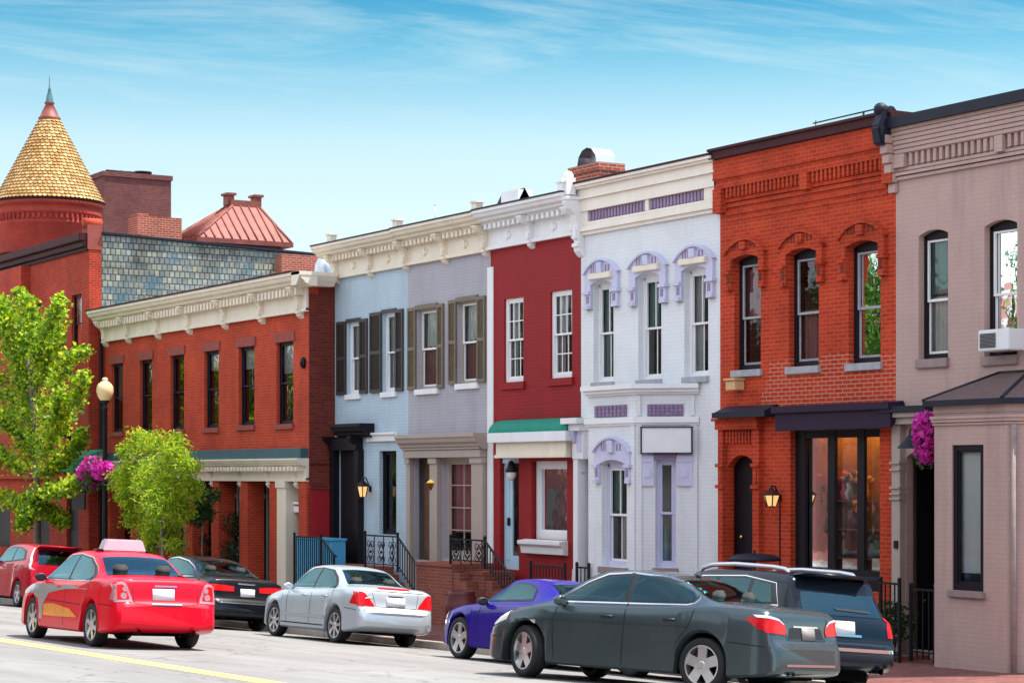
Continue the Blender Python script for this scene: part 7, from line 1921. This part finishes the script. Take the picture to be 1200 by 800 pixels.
# stoops and iron railings
def stoop(label, Fr, xa, xb, depth, yland, steps, label2=None):
    ua, ub = Fr.u(xa), Fr.u(xb); zt = Fr.z((xa + xb) / 2, yland); p = Fr.P((ua + ub) / 2, depth / 2, 0); zg = walk(p[0], p[1]) - .1
    t = thing('brick_stoop', label, 'steps', (p[0], p[1], zg))
    q = MB(); q.fbox(Fr, ua, ub, .15, depth, zg, zt - .06); q.fbox(Fr, ua - .03, ub + .0, .14, depth + .03, zt - .058, zt); q.build('landing', M['step_brick'], t)
    n = max(2, int((zt - zg) / .17)); rise = (zt - zg) / (n + 0)
    q = MB()
    for i in range(min(n - 1, steps)): q.fbox(Fr, ub + .28 * i + .002, ub + .28 * (i + 1), .16, depth - .02, zg, zt - rise * (i + 1))
    q.build('step', M['step_brick'], t)
    return t, ua, ub, zt, zg, rise
def railing(label, Fr, ua, ub, n, z0, h, slope_to=None, scroll=False, group='iron railings before the houses', bars=.11, name='iron_railing'):
    t = thing(name, label, 'railing', Fr.P((ua + ub) / 2, n, z0), group)
    q = MB(); P = Fr.P
    q.fbox(Fr, ua, ub, n - .02, n + .02, z0 + h - .02, z0 + h + .015); q.fbox(Fr, ua, ub, n - .012, n + .012, z0 + .09, z0 + .115)
    if slope_to:
        us, zs = slope_to
        q.tube([P(ub, n, z0 + h), P(us, n, zs + h), P(us + .12, n, zs + h - .02)], .025, 6); q.tube([P(ub, n, z0 + .1), P(us, n, zs + .12)], .014, 5)
    q.build('handrail', M['black'], t)
    q = MB()
    k = max(2, int((ub - ua) / bars))
    for i in range(k + 1):
        u = ua + (ub - ua) * i / k
        if scroll and 0 < i < k and i % 4: continue
        q.fbox(Fr, u - .009, u + .009, n - .009, n + .009, z0, z0 + h)
    if slope_to:
        k = max(2, int(abs(us - ub) / bars))
        for i in range(1, k + 1):
            f = i / k; u = ub + (us - ub) * f; z = z0 + (zs - z0) * f; q.fbox(Fr, u - .009, u + .009, n - .009, n + .009, z + .02, z + h - .02)
    q.build('baluster', M['black'], t)
    q = MB()
    for u in (ua, ub): q.fbox(Fr, u - .022, u + .022, n - .022, n + .022, z0 - .05, z0 + h + .05); pp = P(u, n, z0 + h + .07); q.ball(pp, .035, 8, 6)
    if slope_to: q.fbox(Fr, us - .022, us + .022, n - .022, n + .022, zs - .05, zs + h + .03)
    q.build('post', M['black'], t)
    if scroll:
        q = MB(); nb = max(1, int((ub - ua) / .42))
        for b_ in range(nb):
            uc = ua + (ub - ua) * (b_ + .5) / nb
            for sgn in (-1, 1):
                for zc_, rr, dirn in ((z0 + h * .72, .10, 1), (z0 + h * .30, .10, -1)):
                    pts = []
                    for i in range(20):
                        a_ = i / 19 * 3.4 * math.pi / 2 * 1.3; r_ = rr * (1 - i / 19 * .72)
                        pts.append(P(uc + sgn * (.10 - r_ * math.cos(a_) * .9), n, zc_ + dirn * r_ * math.sin(a_)))
                    q.tube(pts, .010, 5)
                q.tube([P(uc + sgn * .01, n, z0 + h * .30), P(uc + sgn * .14, n, z0 + h * .5), P(uc + sgn * .01, n, z0 + h * .72)], .011, 5)
            q.ball(P(uc, n, z0 + h * .5), .035, 8, 6)
        q.build('scrollwork', M['black'], t)
    return t
F = BLUE[0]
t, ua, ub, zt, zg, rise = stoop('red brick landing and steps at the black door of the pale blue house', F, 412, 468, .95, 661, 4)
uA, uB = F.u(428, .92), F.u(466, .92)
railing('scrolled black railing along the landing of the pale blue house', F, uA, uB, .92, zt, F.z(447, 627.5, .92) - zt, (uB + 1.25, zt - .85), True)
F = GREY[0]
t, ua, ub, zt, zg, rise = stoop('red brick landing and steps in front of the grey house portico', F, 543, 586, 1.2, 658, 3)
uA, uB = F.u(528, 1.15), F.u(568, 1.15)
railing('black railing with plain bars beside the grey house portico steps', F, uA, uB, 1.15, zt, F.z(548, 632, 1.15) - zt, (uB + 1.35, zt - .9), True)
F = CRIM[0]
t, ua, ub, zt, zg, rise = stoop('low brick steps under the pale blue door of the crimson house', F, 581, 610, .9, 668, 3)
uA, uB = F.u(622, .9), F.u(662, .9); z0 = base(F, uA) + .0
railing('low straight black railing under the white sill of the crimson house', F, uA, uB, .9, z0, F.z(642, 663, .9) - z0)
uA, uB = F.u(676, .9), F.u(690, .9); z0 = base(F, uA)
railing('short black railing at the white house entrance beside a white board', F, uA, uB, .9, z0, F.z(683, 664.5, .9) - z0)
wb = thing('white_board', 'white leaning board between two short black railings', 'board', F.P(F.u(670, .8), .8, base(F, F.u(670))))
q = MB(); za_ = F.z(670, 667, .8); zb_ = base(F, F.u(670)); u_ = F.u(669, .8); P = F.P
q.add([P(u_ - .05, .82, zb_), P(u_ + .16, .82, zb_), P(u_ + .10, .70, za_), P(u_ - .1, .70, za_), P(u_ - .05, .78, zb_), P(u_ + .16, .78, zb_), P(u_ + .10, .66, za_), P(u_ - .1, .66, za_)], [(0, 1, 2, 3), (4, 7, 6, 5), (0, 4, 5, 1), (1, 5, 6, 2), (2, 6, 7, 3), (3, 7, 4, 0)]); q.build('panel', M['plastic_white'], wb)
F = ORANGE[0]; FK = street_frame(L1 - .5, 345)
zk = base(FK, 0)
uA, uB = FK.u(345), FK.u(376)
railing('straight black railing in front of the sky blue box beside the orange block', FK, uA, uB, 0, zk, FK.z(362, 629) - zk, (uB + .7, zk - .4))
bb = thing('storage_box', 'sky blue slatted box standing behind the black railing', 'box', FK.P(FK.u(370), -.25, zk))
q = MB(); ua, ub = FK.u(348, -.3), FK.u(391, -.3); zt_ = FK.z(370, 632, -.3)
q.fbox(FK, ua, ub, -.62, -.3, zk, zt_)
for k in range(9): q.fbox(FK, ua + (ub - ua) * (k + .1) / 9, ua + (ub - ua) * (k + .9) / 9, -.3, -.28, zk + .05, zt_ - .04)
q.build('case', M['blue_panel'], bb); q = MB(); q.fbox(FK, ua - .03, ub + .03, -.65, -.26, zt_ + .002, zt_ + .05); q.build('lid', M['blue_panel'], bb)
F, FB, FC, H, od = TAUPE
uA, uB = F.u(1062, .9), F.u(1090, .9); z0 = base(F, uA)
t, ua, ub, zt, zg, rise = stoop('dark brick steps before the taupe house doorway', F, 1062, 1096, .75, 764, 1)
railing('black railing with a curved end post at the taupe house steps', F, uA, uB, .8, zt, F.z(1076, 690, .8) - zt, None)
uA, uB = F.u(1032, .9), F.u(1054, .9); z0 = base(F, uA)
railing('black railing round the planted strip at the foot of the red brick pier', F, uA, uB, .9, z0, F.z(1043, 683, .9) - z0)
# plants
def leaf_cluster(mb, p, n, spread, size, rnd, narrow=.45, droop=0.0, up=.0):
    for _ in range(n):
        d = Vector((rnd.gauss(0, 1), rnd.gauss(0, 1), rnd.gauss(0, .8))) * spread * .55
        c = Vector(p) + d
        ax = Vector((rnd.gauss(0, 1), rnd.gauss(0, 1), rnd.gauss(0, .7) + up - droop)).normalized()
        sd = ax.orthogonal().normalized(); sd = Matrix.Rotation(rnd.uniform(0, 6.28), 3, ax) @ sd
        s_ = size * rnd.uniform(.6, 1.3); w = s_ * narrow; nn = ax.cross(sd)
        mb.add([tuple(c), tuple(c + ax * s_ * .45 + sd * w * .5 + nn * s_ * .06), tuple(c + ax * s_), tuple(c + ax * s_ * .45 - sd * w * .5 + nn * s_ * .06)], [(0, 1, 2, 3)])
M['box_leaf'] = leafmat('clipped_box_leaves', [(.012, .035, .010), (.025, .07, .018), (.04, .095, .025)], .2)
def topiary(label, x, y0, balls, l):
    Fr = street_frame(l, x); p = Fr.P(0, 0, 0); zg = walk(l, p[1])
    t = thing('topiary_shrub', label, 'shrub', (p[0], p[1], zg), 'clipped shrubs between the brick piers')
    rnd = random.Random(int(x)); mb = MB()
    for yc, r in balls:
        zc_ = Fr.z(x, yc)
        for _ in range(int(500 * r)):
            d = Vector((rnd.gauss(0, 1), rnd.gauss(0, 1), rnd.gauss(0, 1))).normalized() * r * rnd.uniform(.75, 1.05)
            leaf_cluster(mb, Vector((p[0], p[1], zc_)) + d, 3, .07, .10, rnd, .6)
    mb.build('foliage', M['box_leaf'], t)
    q = MB(); q.tube([(p[0], p[1], zg + .1), (p[0], p[1], Fr.z(x, balls[0][0]))], .04, 6); q.build('stem', M['bark'], t)
    q = MB(); q.lathe((p[0], p[1], 0), [(.001, zg), (.22, zg), (.30, zg + .45), (.33, zg + .45), (.33, zg + .5), (.27, zg + .5), (.25, zg + .42), (.001, zg + .42)], 14); q.build('pot', M['dark_slate_metal'], t)
topiary('dark clipped two-ball shrub beside the young tree, left of its twin', 238, 0, [(634, .30), (656, .36)], 23.25)
topiary('dark clipped two-ball shrub between the second and third brick piers', 272, 0, [(614, .32), (645, .36)], 23.25)
# low green planting by the taupe steps
p1 = street_frame(L0 - .55, 1043); pp = p1.P(0, 0, 0); zg = walk(pp[0], pp[1])
sb = thing('green_shrub', 'small leafy green shrub behind the railing at the red brick pier', 'shrub', (pp[0], pp[1], zg)); mb = MB(); rnd = random.Random(3)
for _ in range(160): leaf_cluster(mb, (pp[0] + rnd.uniform(-.25, .25), pp[1] + rnd.uniform(-.35, .35), zg + .3 + rnd.uniform(0, p1.z(1043, 702) - zg - .4)), 4, .12, .12, rnd, .5, .2)
mb.build('foliage', M['box_leaf'], sb); q = MB()
for k in range(4): q.tube([(pp[0] + .05 * k - .1, pp[1], zg - .02), (pp[0] + .1 * k - .2, pp[1] + .1 * k - .15, zg + .6)], .015, 5)
q.build('stem', M['bark'], sb)
# red brown barrel planter and brown brick planter by the steps
pq = street_frame(21.9, 541); pp = pq.P(0, 0, 0); zg = walk(pp[0], pp[1])
M['oxblood'] = plain('oxblood_glaze', (.12, .018, .018), .4, .2, 5)
t = thing('garden_urn', 'round oxblood urn standing at the foot of the grey house steps', 'urn', (pp[0], pp[1], zg))
zt_ = pq.z(541, 692); h = zt_ - zg
q = MB(); q.lathe((pp[0], pp[1], 0), [(.001, zg), (.2, zg), (.22, zg + h * .1), (.34, zg + h * .45), (.36, zg + h * .7), (.27, zg + h * .92), (.30, zg + h), (.25, zg + h), (.22, zg + h * .9), (.001, zg + h * .88)], 20); q.build('urn_body', M['oxblood'], t)
q = MB(); q.lathe((pp[0], pp[1], 0), [(.001, zg + h * .885), (.22, zg + h * .885)], 16); q.build('soil', M['soil'], t)
# ------------------------------------------------------------------ trees
def limb(mb, pts, r0, r1, rnd, wob=.05):
    P = [Vector(p) for p in pts]; out = []; n = len(P) - 1
    for i in range(n):
        for j in range(4): out.append(P[i].lerp(P[i + 1], j / 4) + Vector((rnd.gauss(0, wob), rnd.gauss(0, wob), 0)) * (0 if i == 0 and j == 0 else 1))
    out.append(P[-1]); k = len(out) - 1
    mb.tube(out, [r0 + (r1 - r0) * i / k for i in range(k + 1)], 7)
    return out
M['ginkgo'] = leafmat('fresh_green_leaves', [(.05, .15, .006), (.16, .34, .010), (.38, .54, .016), (.66, .70, .04)], .5)
M['locust'] = leafmat('yellow_green_leaves', [(.07, .20, .010), (.24, .43, .014), (.48, .60, .022), (.70, .72, .05)], .55)
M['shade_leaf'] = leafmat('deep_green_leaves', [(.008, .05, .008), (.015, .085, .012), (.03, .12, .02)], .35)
# young ginkgo-like tree with upswept arms, far left
lt = KERB + .75; FT = street_frame(lt, 42); pb = FT.P(0, 0, 0); zg = walk(lt, pb[1])
T = thing('street_tree', 'young bright green tree with upswept leafy arms at far left', 'tree', (pb[0], pb[1], zg))
rnd = random.Random(21); tr = MB(); lf = MB()
def tp(x, y, n=0.0): return Vector(FT.P(FT.u(x, n), n, FT.z(x, y, n)))
trunk = [(pb[0], pb[1], zg), tp(44, 620), tp(42, 540), tp(36, 450), tp(28, 390), tp(23, 352)]
limb(tr, trunk, .13, .02, rnd, .02)
arms = [((40, 520), (62, 455), (80, 420), (100, 412), .0), ((40, 530), (70, 500), (88, 470), (98, 440), .7), ((38, 470), (55, 420), (68, 370), (70, 350), -.4), ((36, 440), (52, 395), (62, 372), (70, 358), .5), ((34, 430), (40, 390), (35, 355), (22, 343), .2),
        ((38, 480), (18, 430), (4, 380), (-4, 350), .4), ((40, 510), (12, 470), (-8, 430), (-20, 400), -.4), ((42, 560), (68, 545), (92, 525), (96, 505), -.5), ((42, 560), (12, 540), (-14, 520), (-30, 500), .5), ((42, 580), (64, 575), (84, 570), (92, 566), .4), ((40, 590), (18, 590), (0, 580), (-20, 570), -.6),
        ((41, 545), (58, 515), (66, 490), (70, 462), 1.0), ((39, 500), (30, 455), (16, 415), (8, 385), -.9), ((42, 575), (35, 590), (30, 605), (26, 618), .9), ((38, 460), (48, 430), (60, 405), (66, 392), -.8), ((41, 540), (25, 510), (5, 490), (-10, 480), 1.1), ((36, 420), (30, 390), (12, 365), (2, 352), -.2), ((43, 590), (58, 600), (66, 606), (74, 612), -.3)]
for A in arms:
    n = A[4]; pts = [tp(A[0][0], A[0][1])] + [tp(x, y, n * f) for (x, y), f in zip(A[1:4], (.5, .85, 1.0))]
    o = limb(tr, pts, .035, .008, rnd, .03)
    for i, p in enumerate(o):
        f = i / (len(o) - 1)
        if f < .12: continue
        leaf_cluster(lf, p, int(125 * (1 - .35 * f)), .31 * (1.12 - .55 * f), .135, rnd, .85, 0, .35)
for i in range(40):
    p = Vector(trunk[2]).lerp(Vector(trunk[5]), i / 39); leaf_cluster(lf, p, 24, .24 * (1.15 - .6 * i / 39), .13, rnd, .85, 0, .3)
tr.build('trunk', M['bark'], T); lf.build('crown', M['ginkgo'], T)
# small yellow green tree
FT = street_frame(lt, 190); pb = FT.P(0, 0, 0); zg = walk(lt, pb[1])
T = thing('street_tree', 'small round yellow green tree in front of the orange brick shop piers', 'tree', (pb[0], pb[1], zg))
rnd = random.Random(5); tr = MB(); lf = MB()
trunk = [(pb[0], pb[1], zg), tp(191, 660), tp(190, 600), tp(188, 555), tp(184, 520)]
limb(tr, trunk, .075, .015, rnd, .015)
blobs = [(180, 522, .42, 0), (163, 514, .26, .1), (205, 535, .42, .2), (158, 548, .45, -.2), (190, 552, .55, -.4), (168, 575, .5, -.3), (205, 572, .48, -.2), (150, 578, .38, .2), (186, 600, .52, -.35), (212, 596, .36, -.1), (162, 604, .45, -.1), (198, 622, .34, -.2), (178, 624, .32, .1), (150, 556, .32, .3), (222, 545, .28, .0), (140, 560, .30, .1), (226, 570, .30, -.2), (172, 640, .25, .1), (206, 640, .22, -.1), (148, 528, .22, .0), (206, 515, .2, .1), (180, 560, .6, .5), (186, 590, .55, .6)]
for (x, y, r, n) in blobs:
    c_ = tp(x, y, n); limb(tr, [tp(190, min(640, y + 40)), c_], .02, .006, rnd, .02)
    for _ in range(int(240 * r)):
        d = Vector((rnd.gauss(0, 1), rnd.gauss(0, 1), rnd.gauss(0, 1))).normalized() * r * rnd.uniform(.35, 1.08)
        leaf_cluster(lf, c_ + d, 9, .12, .14, rnd, .26, .55)
tr.build('trunk', M['bark'], T); lf.build('crown', M['locust'], T)
# leafy shrub in the shade of the building
FT = street_frame(21.8, 238); pb = FT.P(0, 0, 0); zg = walk(21.8, pb[1])
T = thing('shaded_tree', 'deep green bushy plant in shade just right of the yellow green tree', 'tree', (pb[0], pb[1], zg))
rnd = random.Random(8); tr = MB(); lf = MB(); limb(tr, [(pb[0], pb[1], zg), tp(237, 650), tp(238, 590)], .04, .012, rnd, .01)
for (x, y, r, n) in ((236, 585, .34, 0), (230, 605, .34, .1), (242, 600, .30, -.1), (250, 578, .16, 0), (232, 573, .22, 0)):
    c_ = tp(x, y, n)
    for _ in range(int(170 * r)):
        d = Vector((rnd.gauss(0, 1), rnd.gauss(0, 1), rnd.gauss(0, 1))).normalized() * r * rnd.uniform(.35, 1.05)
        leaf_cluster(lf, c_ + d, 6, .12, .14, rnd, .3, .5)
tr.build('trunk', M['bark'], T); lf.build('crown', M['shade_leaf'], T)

# ------------------------------------------------------------------ the other side of the street, seen only as reflections and bounced light
M['far_pink'] = plain('rose_render', (.15, .06, .05), .8, .12, 2)
M['far_buff'] = plain('buff_render', (.30, .20, .15), .8, .12, 2)
M['far_roof'] = plain('rose_shingles', (.22, .09, .08), .85, .2, 6)
M['far_glass'] = plain('dark_pane', (.03, .035, .04), .1, 0)
def far_house():
    x0, x1, y0, y1, zg, hgt = -5.0, 5.0, -7.5, 7.5, 0.0, 7.2
    t = thing('gabled_house', 'gabled house across the street, reflected in the window panes', 'house', (0, 0, 0), 'gabled houses across the street')
    q = MB(); q.box(x0, x1, y0, y1, zg - 1.5, zg + hgt); q.build('wall', M['far_pink'], t)
    q = MB(); ym = 0
    q.add([(x0 - .4, y0 - .4, zg + hgt + .01), (x1 + .4, y0 - .4, zg + hgt + .01), (x1 + .4, ym, zg + hgt + 4), (x0 - .4, ym, zg + hgt + 4), (x0 - .4, y1 + .4, zg + hgt + .01), (x1 + .4, y1 + .4, zg + hgt + .01)], [(0, 1, 2, 3), (3, 2, 5, 4), (1, 5, 2), (0, 3, 4), (0, 4, 5, 1)]); q.build('roof', M['far_roof'], t)
    for sg in (-1, 1):
        q = MB(); q.add([(x1 + .42, sg * 7.9, zg + hgt), (x1 + .42, ym, zg + hgt + 4), (x1 + .42, ym, zg + hgt + 3.6), (x1 + .42, sg * 7.2, zg + hgt)], [(0, 1, 2, 3)]); q.build('verge', M['white'], t)
    for k in range(4):
        for zz_ in (1.0, 4.2):
            yy = y0 + 1.4 + k * 3.7; q = MB(); q.box(x1 + .01, x1 + .05, yy, yy + 1.1, zg + zz_, zg + zz_ + 1.8); q.build('window', M['far_glass'], t)
    return t
def far_tree():
    h = 10.5; rnd = random.Random(17)
    t = thing('shade_tree', 'broad green tree across the street, reflected in the window panes', 'tree', (0, 0, 0), 'trees across the street')
    q = MB(); limb(q, [(0, 0, -.3), (0, 0, h * .5), (.1, 0, h * .8)], .16, .05, rnd, .02); q.build('trunk', M['bark'], t)
    mb = MB()
    for _ in range(620):
        d = Vector((rnd.gauss(0, 1), rnd.gauss(0, 1), rnd.gauss(0, 1))).normalized() * rnd.uniform(.3, 1)
        leaf_cluster(mb, (d.x * 2.0, d.y * 2.6, h * .62 + d.z * h * .34), 5, .38, .36, rnd, .6)
    mb.build('crown', M['ginkgo_dim'], t)
    return t
M['ginkgo_dim'] = leafmat('shade_tree_leaves', [(.03, .10, .008), (.06, .17, .010), (.11, .24, .014)], .35)
def copy_thing(src, loc):
    r = src.copy(); COL.objects.link(r); r.location = loc
    for ch in list(src.children):
        k = ch.copy(); COL.objects.link(k); k.parent = r
    return r
fh, ft = far_house(), far_tree()
for i, y in enumerate(range(-20, 150, 17)):
    loc = (-11.0, y, ground(KL, y))
    if i == 0: fh.location = loc
    else: copy_thing(fh, loc)
for i, y in enumerate((-10, 4, 19, 31, 47, 58, 70, 83, 92, 106, 121, 134)):
    loc = (-2.8 + .4 * math.sin(i * 2.1), y, ground(KL, y))
    if i == 0: ft.location = loc; ft.scale = (1.1, 1.2, 1.2)
    else: copy_thing(ft, loc).scale = (1.15, 1.25, 1.22)
